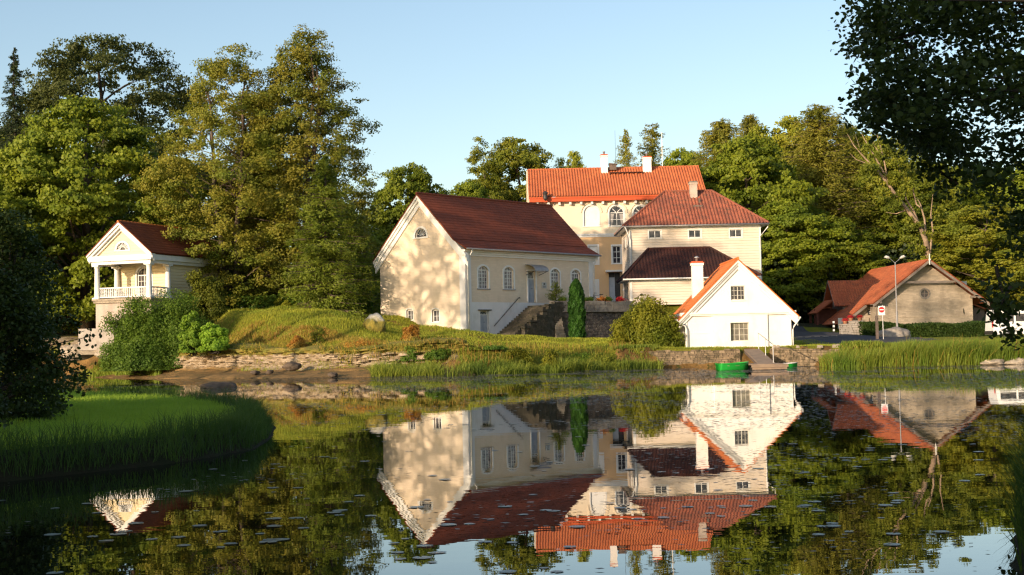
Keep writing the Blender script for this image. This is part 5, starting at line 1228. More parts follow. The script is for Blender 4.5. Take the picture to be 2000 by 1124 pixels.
def gen_conifer(seed, height, rbase, rpow, leaf, nwh, nbr, per, trunk_r, sag=.25, base=.05, wisp=.12, upturn=0.0, irregular=.2, hang=.3):
    """spruce, fir or larch: whorled branches carrying hanging needle sprays"""
    rng = np.random.default_rng(seed); C = []; N = []; paths = []; z = height * base
    k = 10; paths.append(([(rng.normal(0, .03), rng.normal(0, .03), height * i / k - (.5 if i == 0 else 0)) for i in range(k + 1)], [trunk_r * (1 - i / (k + .3)) + .015 for i in range(k + 1)]))
    TT = []
    for w in range(nwh):
        f = w / nwh; zc = height * (base + (1 - base) * f ** .95); R_ = rbase * (1 - f) ** rpow + .12
        for b in range(nbr):
            a = rng.uniform(0, 6.28); L = R_ * rng.uniform(1 - irregular * 2, 1 + irregular); zz = zc + rng.normal(0, height / nwh * .4)
            t = np.linspace(0, 1, 5); px = np.cos(a) * L * t; py = np.sin(a) * L * t; pz = zz - sag * L * t ** 1.3 + upturn * L * t ** 3
            if L > .5: paths.append(([(px[i], py[i], pz[i]) for i in (0, 2, 4)], [max(.012, .018 * L), .012 * L + .004, .004]))
            m = int(per * (L / rbase + .15)); u = rng.uniform(.08, 1, m) ** .8; side = rng.normal(0, 1, m) * wisp * L * (1.15 - u)
            x = np.interp(u, t, px) - np.sin(a) * side; y = np.interp(u, t, py) + np.cos(a) * side; zq = np.interp(u, t, pz) - rng.uniform(0, 1, m) ** 1.5 * hang * (.3 + .25 * L)
            C.append(np.stack([x, y, zq + rng.normal(0, .04, m)], 1)); nn_ = rng.normal(size=(m, 3)) * .6; nn_[:, 2] += .35; nn_[:, 0] += np.cos(a) * .5; nn_[:, 1] += np.sin(a) * .5; N.append(nn_)
            tg = np.stack([np.cos(a) + rng.normal(0, .5, m), np.sin(a) + rng.normal(0, .5, m), -.3 + rng.normal(0, .25, m)], 1); TT.append(tg)
    C = np.concatenate(C); N = np.concatenate(N); TT = np.concatenate(TT)
    return limbs_mesh('trunk', paths, 5), leaf_mesh('crown', C, leaf, N, rng, .34, tang=TT)
def gen_bush(seed, rx, ry, h, nclump, nleaf, clr, leaf, hexa=False, upr=.5, base=.0, aspect=.62, flat=.75, lump=.18):
    rng = np.random.default_rng(seed); n = nclump; d = rng.normal(size=(n, 3)); d[:, 2] = np.abs(d[:, 2]) * 1.0 - .12; d /= np.linalg.norm(d, axis=1, keepdims=True)
    u = rng.uniform(.25, 1, n) ** .5; ph = rng.uniform(0, 6.28, 3); an = np.arctan2(d[:, 1], d[:, 0]); f = 1 + lump * (np.sin(3 * an + ph[0]) * .5 + np.sin(4 * d[:, 2] + 2 * an + ph[1]) * .6 + np.sin(7 * an + ph[2]) * .3)
    c = d * (u * f)[:, None] * np.array([rx, ry, h]); c[:, 2] = np.maximum(c[:, 2], base)
    rc = clr * rng.uniform(.6, 1.3, n); cnt = (nleaf * (rc / clr) ** 2).astype(int); idx = np.repeat(np.arange(n), cnt); m = len(idx)
    dd = rng.normal(size=(m, 3)); dd /= np.linalg.norm(dd, axis=1, keepdims=True); off = dd * (rng.uniform(.1, 1, (m, 1)) ** .5); off[:, 2] *= flat
    C = c[idx] + off * rc[idx][:, None]; C[:, 2] = np.maximum(C[:, 2], .03)
    N = rng.normal(size=(m, 3)) * .55 + d[idx] * .6 + off * .5 + np.array([0, 0, upr * .3]); crown = leaf_mesh('foliage', C, leaf, N, rng, aspect, hexa)
    paths = []
    for j in range(14):
        e = c[rng.integers(0, n)]; s = np.array([rng.normal(0, .15) * rx, rng.normal(0, .15) * ry, -.2]); mid = s * .4 + e * .6 + np.array([0, 0, -.1 * h]); paths.append(([tuple(s), tuple(mid), tuple(e)], [.035, .022, .008]))
    return limbs_mesh('stem', paths, 5), crown
def plant(name, label, cat, meshes, mats, x, y, z=None, rz=0, sc=1, group=None, parts=('trunk', 'crown')):
    z = Hs(x, y) if z is None else z
    t = thing(name, label, cat, (x, y, z), rz, group)
    for me, mt, nm in zip(meshes, mats, parts):
        if not me.materials: me.materials.append(mt)
        o = bpy.data.objects.new(nm, me); COL.objects.link(o); o.parent = t
    s = sc if isinstance(sc, (tuple, list)) else (sc, sc, sc); t.scale = s
    return t
def blades(name, P, h, w, rng, m, lean=.35, dirv=None, label=None, cat=None, seg3=True):
    """tapering grass or reed blades as one mesh"""
    n = len(P); h = np.asarray(h) * rng.uniform(.6, 1.25, n); a = rng.uniform(0, 6.28, n); Bx = np.cos(a) * w; By = np.sin(a) * w
    la = rng.uniform(0, 6.28, n); ll = rng.uniform(0, lean, n) * h; lx = np.cos(la) * ll; ly = np.sin(la) * ll
    if dirv is not None: lx += dirv[0] * h; ly += dirv[1] * h
    V = np.empty((n, 6, 3)); half = np.stack([Bx, By, np.zeros(n)], 1) * .5
    mid = P + np.stack([lx * .3, ly * .3, h * .55], 1); top = P + np.stack([lx, ly, h * (1 - .25 * np.minimum(1, ll / h))], 1)
    V[:, 0] = P - half; V[:, 1] = P + half; V[:, 2] = mid + half * .8; V[:, 3] = mid - half * .8; V[:, 4] = top + half * .12; V[:, 5] = top - half * .12
    i = np.arange(n)[:, None] * 6; q = np.concatenate([i + np.array([[0, 1, 2, 3]]), i + np.array([[3, 2, 4, 5]])], 1).reshape(-1).astype(np.int32)
    me = bpy.data.meshes.new(name); fast_mesh(me, V.reshape(-1, 3), q, 4); o = addmesh(name, me, m)
    return tag(o, label, cat, kind='stuff')
BR, BP, BD = M['bark'], M['bark_pale'], M['bark_dark']
def gz(x, y): return H(x, y)

# ---- big trees, left
def tree_at(px, Y): return XY(px, Y)
MAPLE = gen_tree(11, 19, [(.06, .62), (.2, .95), (.42, 1.0), (.62, .88), (.8, .62), (.93, .34), (1, .12)], 9.6, 470, 300, 1.3, .27, .55, flat=.45, lump=.16, aspect=.8)
plant('maple_tree', 'broad green maple crown leaning over behind the columned pavilion, low dense and sunlit', 'tree', MAPLE, (BR, M['lf_maple']), tree_at(172, 117), 117, z=3.2, rz=.4)
ELM = gen_tree(12, 27, [(.12, .5), (.35, .85), (.58, 1.0), (.78, .88), (.92, .55), (1, .22)], 10.0, 420, 230, 1.35, .27, .6, flat=.5, lump=.2, aspect=.7, bare=6)
plant('elm_tree', 'tallest dark green tree with a domed crown, behind the maple', 'tree', ELM, (BD, M['lf_dark']), tree_at(205, 136), 136, z=4.4, rz=1.0, sc=(1.0, 1, 1.0))
LIME = gen_tree(13, 25.0, [(.03, .55), (.14, .80), (.3, 1.0), (.5, .96), (.68, .8), (.82, .55), (.93, .30), (1, .12)], 5.9, 360, 260, .95, .19, .4, stems=3, flat=.75, lump=.2, spread=.28, aspect=.7, nlimb=80, bare=8)
LIME2 = gen_tree(14, 25.0, [(.03, .6), (.14, .86), (.3, 1.0), (.5, .98), (.68, .8), (.84, .5), (.94, .28), (1, .12)], 5.7, 360, 260, .95, .19, .4, stems=2, flat=.75, lump=.2, spread=.3, aspect=.7, nlimb=80, bare=8)
plant('lime_tree', 'tall olive and rust tinged lime, left half of the clump beside the pavilion', 'tree', LIME, (BR, M['lf_lime']), tree_at(452, 110), 110, z=4.4, rz=.3, sc=(1, 1, .82))
plant('lime_tree', 'highest olive and rust tinged lime, right half of the clump', 'tree', LIME2, (BR, M['lf_lime']), tree_at(600, 112), 112, z=4.4, rz=2.1, sc=(1, 1, .875))
plant('lime_tree', 'lime behind the tall clump, showing between its two tops', 'tree', LIME, (BR, M['lf_lime']), tree_at(548, 117), 117, z=4.5, rz=3.4, sc=(.85, .85, .70))
FIR = gen_conifer(21, 11.5, 3.2, .75, .22, 26, 12, 130, .2, sag=.22, wisp=.22, upturn=.12, irregular=.22, hang=.55)
SPR = gen_conifer(22, 24, 2.9, .8, .26, 52, 9, 60, .3, sag=.42, base=.1, wisp=.13, upturn=.18, irregular=.28, hang=.6)
plant('fir_tree', 'bright green fir standing in front of the tall limes on the mound', 'fir', FIR, (BR, M['lf_fir']), tree_at(640, 103.5), 103.5, z=4.3, rz=.6, sc=(1.15, 1.15, 1.0))
plant('fir_tree', 'smaller fir tucked beside the bright green one, right edge of the lime clump', 'fir', FIR, (BR, M['lf_fir']), tree_at(688, 109), 109, z=4.3, rz=2.6, sc=(.85, .85, .72))
plant('spruce_tree', 'thin dark spruce rising at the left edge of the sky', 'spruce', SPR, (BD, M['lf_spruce']), tree_at(32, 124), 124, z=4.5, rz=.2, sc=(1.1, 1.1, 1.0))
PARK = gen_tree(15, 18, [(.12, .55), (.3, .9), (.5, 1.0), (.7, .86), (.86, .58), (1, .2)], 6.4, 300, 250, 1.2, .30, .4, flat=.55, lump=.22, aspect=.75, bare=4)
PARK2 = gen_tree(16, 20, [(.1, .5), (.3, .8), (.5, .95), (.68, 1.0), (.84, .7), (1, .2)], 5.4, 270, 250, 1.15, .30, .36, flat=.6, lump=.28, aspect=.7, bare=4)
SLIM = gen_tree(17, 20, [(.2, .45), (.45, .7), (.6, 1.0), (.75, .9), (.9, .6), (1, .25)], 3.0, 110, 190, .85, .26, .2, flat=.6, lump=.3, aspect=.6)
LARCH = gen_conifer(23, 26, 5.0, .42, .32, 52, 13, 120, .34, sag=.05, base=.14, wisp=.20, upturn=.05, irregular=.35, hang=1.1)
LARCH2 = gen_conifer(24, 24, 3.6, .5, .30, 34, 10, 80, .3, sag=-.05, base=.2, wisp=.22, upturn=.15, irregular=.4, hang=.6)
PK, LR = (BR, M['lf_park']), (BR, M['lf_larch'])
def h_for(px, py, Y, z): return W(px, py, Y).z - z
def put(kind, meshes, h0, mats, px, py, Y, z, label, rz, wx=1.0, group=None, cat='tree'):
    s = h_for(px, py, Y, z) / h0
    return plant(kind, label, cat, meshes, mats, tree_at(px, Y), Y, z=z, rz=rz, sc=(wx, wx, s), group=group)
DKM = (BD, M['lf_dark']); DK_SHADE = (BD, M['lf_spruce'])  # second pair: shade low in the wood, put into dark leaf colour
put('maple_tree', PARK, 18, (BR, M['lf_maple']), 802, 330, 150, 5, 'dark round maple between the lime clump and the cream house gable', 1.2, .78)
put('park_tree', PARK2, 20, (BR, M['lf_yellowgreen']), 1018, 272, 200, 7, 'leafy green tree rising above the left end of the manor roof', .5, 1.15)
put('slender_tree', SLIM, 20, (BR, M['lf_yellowgreen']), 950, 277, 190, 7, 'slim tree with a small top, left of the manor roof', 1.5, .95)
put('park_tree', PARK, 18, PK, 918, 360, 180, 6.5, 'low tree top just above the dark red roof ridge', 2.2, .8)
put('park_tree', PARK2, 20, PK, 1125, 300, 205, 7, 'small tree top peeping over the manor roof left of the first chimney', 3.1, .6)
put('larch_tree', LARCH2, 24, LR, 1232, 252, 200, 7, 'slim larch between the two manor chimneys', .5, .75)
put('larch_tree', LARCH2, 24, LR, 1285, 240, 205, 7, 'open branched larch behind the flagpole', 2.0, 1.15)
put('park_tree', PARK, 18, PK, 1345, 300, 190, 7, 'olive tree against the right end of the manor roof', 2.9, 1.0)
right = [(LARCH, 26, LR, 1420, 232, 172, 'larch nearest the manor in the wood, right of its roof', .7, 1.1), (PARK, 18, PK, 1468, 275, 158, 'rounded green tree directly right of the boarded house roof', 1.4, 1.15),
         (LARCH, 26, LR, 1478, 222, 190, 'tall larch whose tip stands highest right of the manor', 2.2, 1.0), (PARK2, 20, PK, 1545, 235, 182, 'deciduous tree between the tall larches', 3.2, 1.2),
         (LARCH, 26, LR, 1612, 203, 168, 'golden green larch standing highest of the wood, left of the overhanging leaves', 4.1, 1.3), (LARCH, 26, LR, 1668, 240, 176, 'larch behind the half bare tree', 5.1, 1.1),
         (PARK2, 20, PK, 1712, 262, 172, 'green tree behind the half bare tree limbs', .9, 1.1), (LARCH2, 24, LR, 1775, 250, 185, 'thin larch seen through the overhanging leaves', 1.9, 1.1),
         (PARK, 18, PK, 1850, 330, 165, 'broad tree behind the barn chimney', 2.7, 1.3), (PARK2, 20, PK, 1935, 400, 140, 'leafy tree at the right edge above the white van', 3.7, 1.0),
         (PARK, 18, PK, 1990, 330, 160, 'tree at the far right edge behind the overhanging leaves', .3, 1.2), (PARK, 18, DK_SHADE, 1540, 400, 150, 'low tree filling the gap right of the boarded house', 5.5, .95), (PARK, 18, DK_SHADE, 1620, 430, 152, 'low bushy tree behind the barn wing', 1.1, .95), (PARK2, 20, DK_SHADE, 1880, 480, 150, 'small tree behind the barn right slope', 2.1, .8)]
for me, h0_, mt, px, py, Y, lb, rz, wx in right: put('larch_tree' if mt is LR else 'park_tree', me, h0_, mt, px, py, Y, 3.5, lb, rz, wx, 'trees of the wood behind the barn')
# darker second row closes the wood
for k, (px, py, Y) in enumerate([(1390, 330, 215), (1500, 300, 218), (1580, 290, 214), (1660, 300, 220), (1740, 310, 212), (1820, 330, 216), (1900, 330, 210), (1985, 350, 214)]):
    put('park_tree', PARK if k % 2 else PARK2, 18 if k % 2 else 20, DKM, px, py, Y, 6, 'dark tree in the back row of the wood behind the barn', k * 1.3, 1.5, 'back row of the wood')
for k, (px, py, Y) in enumerate([(-60, 300, 128), (20, 255, 140), (330, 420, 142), (95, 330, 150), (430, 330, 150), (700, 455, 140), (735, 520, 150), (-130, 330, 110)]):
    lbs = ['dark tree at the left edge below the spruce', 'dark tree under the thin spruce', 'dark tree filling the gap right of the pavilion roof', 'dark tree behind the maple', 'dark tree behind the left lime', 'dark tree right of the fir', 'low dark tree left of the cream house', 'dark tree beyond the left edge']
    put('park_tree', PARK if k % 2 else PARK2, 18 if k % 2 else 20, DKM, px, py, Y, 4.5, lbs[k], k * 1.7, .9 if k in (2, 5, 6) else 1.2, 'dark park trees on the left')
# understorey: closes the view under the crowns
rng = np.random.default_rng(5)
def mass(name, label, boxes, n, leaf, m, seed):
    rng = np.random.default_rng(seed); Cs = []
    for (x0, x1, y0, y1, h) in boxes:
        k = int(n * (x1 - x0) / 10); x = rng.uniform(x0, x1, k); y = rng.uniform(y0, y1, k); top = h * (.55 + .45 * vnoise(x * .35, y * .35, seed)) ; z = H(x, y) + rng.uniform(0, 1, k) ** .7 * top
        Cs.append(np.stack([x, y, z], 1))
    C = np.concatenate(Cs); return tag(addmesh(name, leaf_mesh(name, C, leaf, rng.normal(size=C.shape) + np.array([0, 0, .6]), rng, .7), m), label, 'undergrowth', kind='stuff')
mass('undergrowth', 'undergrowth below the trees of the wood right of the manor, shade painted into its leaves', [(22.5, 33, 146, 150, 8.5), (24, 66, 152, 160, 8.5), (22, 70, 172, 182, 12)], 2800, .42, M['lf_spruce'], 3)  # dark leaf colour paints the shade at the foot of the wood
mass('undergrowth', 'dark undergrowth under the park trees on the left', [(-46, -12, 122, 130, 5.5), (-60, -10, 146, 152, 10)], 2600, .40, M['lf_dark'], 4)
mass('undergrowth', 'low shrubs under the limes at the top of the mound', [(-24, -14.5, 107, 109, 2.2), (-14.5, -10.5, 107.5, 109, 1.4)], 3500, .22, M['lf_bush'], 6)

# ---- half bare leaning tree behind the barn
def build_bare_tree():
    Y = 148; b = []; T = thing('half_bare_tree', 'half bare leaning tree with pale sunlit limbs behind the barn ridge', 'tree', (XY(1820, Y), Y, 3.2))
    o = Vector(T.location)
    P = lambda px, py, dy=0: tuple(W(px, py, Y + dy) - o)
    KB = .6
    main = [(1822, 640), (1815, 520), (1808, 470), (1795, 440), (1772, 410), (1748, 380), (1735, 360), (1715, 335), (1690, 310), (1668, 285), (1655, 262)]
    b.append(([P(*p) for p in main], [KB * v for v in (.62, .55, .47, .42, .36, .30, .27, .21, .15, .09, .04)]))
    for pts, r0 in (([(1795, 440), (1785, 415), (1770, 390), (1762, 350), (1755, 325)], .26), ([(1748, 380), (1722, 330), (1705, 300), (1690, 275), (1683, 262)], .2), ([(1715, 335), (1700, 322), (1672, 312), (1660, 300)], .13),
                    ([(1735, 360), (1728, 320), (1722, 295), (1715, 270), (1712, 262)], .16), ([(1722, 305), (1708, 285), (1700, 268)], .1), ([(1808, 470), (1806, 430), (1798, 400), (1790, 385)], .24), ([(1798, 405), (1790, 400), (1783, 372), (1786, 366)], .2),
                    ([(1772, 410), (1750, 418), (1730, 415)], .12), ([(1755, 325), (1748, 300), (1756, 285), (1757, 275)], .1), ([(1815, 500), (1822, 450), (1818, 420), (1822, 380)], .25), ([(1690, 310), (1682, 300), (1676, 280), (1670, 262)], .07)):
        b.append(([P(x, y, .3 * i) for i, (x, y) in enumerate(pts)], [KB * r0 * (1 - .8 * i / (len(pts) - 1)) for i in range(len(pts))]))
    me = limbs_mesh('trunk', b, 7); addmesh('trunk', me, M['bark_pale'], T)
    rng = np.random.default_rng(9); cs = [(1800, 455, 15), (1765, 385, 15), (1770, 300, 26), (1850, 330, 30), (1870, 440, 30), (1745, 350, 18), (1720, 385, 18), (1680, 290, 14), (1790, 300, 26), (1760, 360, 24), (1700, 350, 20), (1830, 350, 30), (1850, 400, 30), (1735, 290, 16), (1800, 330, 22), (1815, 420, 24), (1770, 440, 18), (1690, 330, 12), (1745, 400, 16), (1860, 370, 20), (1780, 480, 18), (1740, 325, 12)]
    C = []
    for px, py, r in cs:
        c = np.array(P(px, py, rng.uniform(-2.2, 2.0))); rad = r / 2800 * Y
        for q in range(int(rad * 5)):
            s = c + rng.normal(size=3) * rad * .55; k = 130; d = rng.normal(size=(k, 3)); C.append(s + d / np.linalg.norm(d, axis=1, keepdims=True) * rng.uniform(.1, .75, (k, 1)) * np.array([1, 1, .6]))
    C = np.concatenate(C); addmesh('crown', leaf_mesh('crown', C, .26, rng.normal(size=C.shape) + np.array([0, 0, .6]), rng, .7), M['lf_park'], T)
build_bare_tree()

# ---- shrubs
def bush(name, label, px0, px1, pytop, Y, mats, seed, leaf=.12, dens=1.0, z=None, ncl=90, hexa=False, ry=None, flat=.75, cat='bush', lump=.18):
    xa, xb = XY(px0, Y), XY(px1, Y); x = (xa + xb) / 2; z = Hs(x, Y) if z is None else z; h = W((px0 + px1) / 2, pytop, Y).z - z; rx = (xb - xa) / 2
    clr = max(.22, min(rx, h) * .30)
    ms = gen_bush(seed, max(.1, rx - clr * .25), (ry or rx) - clr * .3, max(.1, h - clr * .3), ncl, int(190 * dens), clr, leaf, hexa=hexa, flat=flat, lump=lump)
    return plant(name, label, cat, ms, (BD, mats), x, Y, z=z, parts=('stem', 'foliage'))
bush('round_bush', 'big round sunlit bush left of the white cottage', 1200, 1330, 586, 93.6, M['lf_yellowgreen'], 31, .15, 1.5, z=1.25, ncl=260, ry=1.5)
bush('dark_shrub', 'large dark green shrub covering the pavilion base', 204, 342, 590, 95.0, M['lf_bush'], 32, .13, 1.5, z=.5, ncl=260, ry=2.0)
bush('dark_shrub', 'tall green shrub beside the pavilion steps, right of the darkest one', 270, 425, 572, 95.8, M['lf_bush'], 33, .13, 1.6, z=.6, ncl=300, ry=2.0)
bush('elder_bush', 'dusky elder beside the pavilion wall under the limes', 355, 450, 520, 102, M['lf_park'], 34, .16, 1.0, z=3.2, ncl=120)
bush('bright_bush', 'lime green bush at the top of the rock ledge', 350, 405, 617, 90.5, M['lf_bright'], 35, .13, 1.2, z=1.6, ncl=100, ry=1.0)
bush('bright_bush', 'lower lime green bush touching the first, on the ledge', 392, 450, 632, 90.0, M['lf_bright'], 36, .13, 1.2, z=1.7, ncl=100, ry=1.0)
bush('autumn_shrub', 'small orange tinted shrub in front of the cream gable wall', 782, 826, 630, 90.5, M['lf_orange'], 37, .11, .6, ncl=50, ry=.6)
bush('orange_shrub', 'russet scrub hanging over the ledge below the boulder', 665, 750, 662, 85.6, M['lf_orange'], 38, .10, .22, z=1.2, ncl=110, ry=.8)
bush('sapling', 'thin sapling on the edge of the mound', 603, 640, 622, 88.5, M['lf_park'], 39, .09, .22, ncl=46, ry=.5, cat='sapling')
bush('green_scrub', 'small bush at the foot of the lime trunks', 535, 575, 585, 106, M['lf_yellowgreen'], 40, .14, .7, z=4.3, ncl=50)
bush('hedge_bush', 'shadowed bush at the left end of the wood behind the barn', 1845, 1905, 480, 146, M['lf_larch'], 42, .25, .8, z=2, ncl=80)
for k, (p0, p1, pt, Y, mt, lb) in enumerate([(880, 940, 678, 84.6, 'lf_yellowgreen', 'yellow green scrub on the bank below the grey basement door'), (935, 990, 682, 84.8, 'lf_bush', 'dark leafy scrub on the bank below the foot of the steps'), (1100, 1165, 690, 86.2, 'lf_bush', 'dark leafy scrub hanging over the bank right of the thuja'), (1160, 1225, 692, 87.6, 'lf_park', 'low green scrub at the left end of the quay wall'), (775, 835, 672, 84, 'lf_bush', 'leafy scrub at the water left of the sedge bank'), (985, 1050, 680, 84.3, 'lf_yellowgreen', 'yellow green scrub on the bank below the staircase'), (1050, 1105, 684, 84.5, 'lf_yellowgreen', 'yellow green scrub on the bank below the cypress'),
                                          (830, 880, 680, 83.5, 'lf_bush', 'leafy scrub below the cream house corner'), (1640, 1690, 672, 82.6, 'lf_bright', 'leafy clump at the left end of the right-hand reeds'), (560, 600, 655, 88, 'lf_orange', 'dry tuft of shrub on the mound slope')]):
    bush('bank_shrub', lb, p0, p1, pt, Y, M[mt], 60 + k, .10, .7, ncl=60, ry=.7)
# cypress
def column_plant(name, label, px, pytop, pybot, Y, wpx, seed, m, leaf, n, cat):
    x = XY(px, Y); z = W(px, pybot, Y).z; h = W(px, pytop, Y).z - z; r = wpx / 2 / 2800 * Y; rng = np.random.default_rng(seed)
    t = rng.uniform(0, 1, n); rr = r * np.interp(t, [0, .1, .5, .8, .93, 1], [.75, .95, 1, .88, .6, .12]); a = rng.uniform(0, 6.28, n)
    rr = rr * (1 + .10 * np.sin(5 * a + t * 20) + .08 * np.sin(9 * a - t * 31)) * (.55 + .45 * rng.uniform(0, 1, n) ** .4)
    C = np.stack([rr * np.cos(a), rr * np.sin(a), t * h], 1); N = np.stack([np.cos(a), np.sin(a), np.full(n, .3)], 1) + rng.normal(size=(n, 3)) * .5
    tg = np.stack([np.cos(a) * .3, np.sin(a) * .3, np.ones(n)], 1) + rng.normal(size=(n, 3)) * .3
    tm = limbs_mesh('trunk', [([(0, 0, -.2), (0, 0, h * .6)], [.08, .03])]); plant(name, label, cat, (tm, leaf_mesh('foliage', C, leaf, N, rng, .4, tang=tg)), (BD, m), x, Y, z=z, parts=('trunk', 'foliage'))
column_plant('columnar_thuja', 'dark green columnar thuja against the terrace wall', 1128, 546, 668, 102.6, 32, 41, M['lf_thuja'], .17, 14000, 'thuja')
YS = gen_conifer(25, 2.0, .72, .8, .09, 14, 8, 40, .03, sag=.0, base=.05, wisp=.2, upturn=.25, hang=.1)
plant('young_spruce', 'young spruce in a pot on the terrace parapet', 'spruce', YS, (BD, M['lf_fir']), XY(1088, 106), 106, z=W(1088, 589, 106).z, sc=(1, 1, .72))

# hedge before the barn
rng = np.random.default_rng(44); n = 34000; xa, xb = XY(1682, 118), XY(1940, 118); x = rng.uniform(xa, xb, n); y = rng.uniform(117.2, 118.9, n); zz = rng.uniform(0, 1, n)
face = rng.integers(0, 3, n); y = np.where(face == 0, 117.2 + rng.normal(0, .06, n), y); zz = np.where(face == 1, 1 + rng.normal(0, .04, n), zz)
C = np.stack([x, y, H(x, y) + zz * (1.12 + .08 * np.sin(x * 1.7))], 1)
tag(addmesh('clipped_hedge', leaf_mesh('clipped_hedge', C, .15, rng.normal(size=C.shape) + np.array([0, -.3, .6]), rng, .7), M['lf_hedge']), 'long clipped dark hedge in front of the barn', 'hedge')

# ---- foreground: overhanging tree on the right
def build_overhang():
    X, Y = 11.5, 20.5; T = thing('overhanging_tree', 'dark near tree hanging its leafy boughs into the top right corner', 'tree', (X, Y, .6)); rng = np.random.default_rng(77)
    xb = lambda z: np.interp(z, [1.6, 1.9, 2.35, 3.0, 3.5, 4.05, 4.3, 4.6, 4.9, 5.2, 5.6, 6.0, 6.6, 9, 12, 15], [8.1, 7.7, 7.4, 7.05, 6.6, 6.0, 5.7, 5.2, 4.85, 4.8, 4.9, 4.85, 4.95, 5.6, 7.5, 11])
    cl = []; paths = []
    while len(cl) < 720:
        y = rng.uniform(16.5, 26); z = rng.uniform(1.9, 13.5) if rng.uniform() < .25 else rng.uniform(1.9, 8.5); u = rng.uniform() ** 1.2
        x0 = xb((z - 1.6) * 20.5 / y + 1.6) * y / 20.5; x = x0 + .25 + u * (13.5 - x0)
        if math.hypot(x - X, y - Y) > 7.6: continue
        if z < 4.3 and rng.uniform() < .62: continue
        cl.append((x, y, z))
    c = np.array(cl); n = len(c); k = 125; idx = np.repeat(np.arange(n), k); m = len(idx); d = rng.normal(size=(m, 3)); d /= np.linalg.norm(d, axis=1, keepdims=True)
    rad = rng.uniform(.28, .62, n)[idx]; off = d * (rng.uniform(.05, 1, (m, 1)) ** .6) * rad[:, None] * np.array([1.15, 1.15, .62])
    # twigs: string leaves along hanging sprigs so edges break into single leaves
    C = c[idx] + off - np.array([X, Y, .6]); N = rng.normal(size=(m, 3)) * .7 + np.array([0, 0, .8])
    addmesh('crown', leaf_mesh('crown', C, .088, N, rng, .78, hexa=True), M['lf_overhang'], T)
    paths.append(([(0, 0, -1), (.1, 0, 3), (-.2, .1, 7), (0, .2, 11), (.2, 0, 13)], [.5, .4, .3, .16, .04]))
    for j in rng.permutation(n)[:150]:
        e = c[j] - np.array([X, Y, .6]); s = np.array([0, 0, max(2, e[2] * .8)]); mid = (s + e) / 2 + np.array([0, 0, .5]); paths.append(([tuple(s), tuple((s + mid) / 2), tuple(mid), tuple((mid + e) / 2 + rng.normal(0, .1, 3)), tuple(e)], [.09, .06, .04, .02, .006]))
    addmesh('trunk', limbs_mesh('trunk', paths, 5), M['bark_dark'], T)
    # one low bough that reaches out left over the water with a hanging tip
    B = []; tw = []
    for (px0, py0, px1, py1, Yd, nlf, w) in ((1945, 520, 1978, 672, 19.5, 240, .2), (1800, 230, 1662, 185, 20.5, 220, .22), (1800, 265, 1700, 240, 20, 200, .2), (1790, 100, 1690, 30, 21, 260, .25), (1870, 360, 1800, 320, 20.5, 200, .22), (1800, 60, 1688, 110, 20, 160, .18), (1975, 560, 1945, 625, 18.8, 120, .14)):
        a, b = np.array(W(px0, py0, Yd)), np.array(W(px1, py1, Yd)); t = rng.uniform(0, 1, nlf) ** .8; p = a + (b - a) * t[:, None] + rng.normal(size=(nlf, 3)) * w * (1.1 - t[:, None] * .75); B.append(p); tw.append(([tuple(a - np.array([X, Y, .6])), tuple(((a + b) / 2) - np.array([X, Y, .55])), tuple(b - np.array([X, Y, .6]))], [.03, .015, .005]))
    B = np.concatenate(B) - np.array([X, Y, .6]); bo = addmesh('hanging_boughs', leaf_mesh('hanging_boughs', B, .09, rng.normal(size=B.shape) * .8 + np.array([0, 0, .6]), rng, .78, hexa=True), M['lf_overhang'], T)
    for w_ in tw: addmesh('twig', limbs_mesh('twig', [w_], 5), M['bark_dark'], bo)
build_overhang()
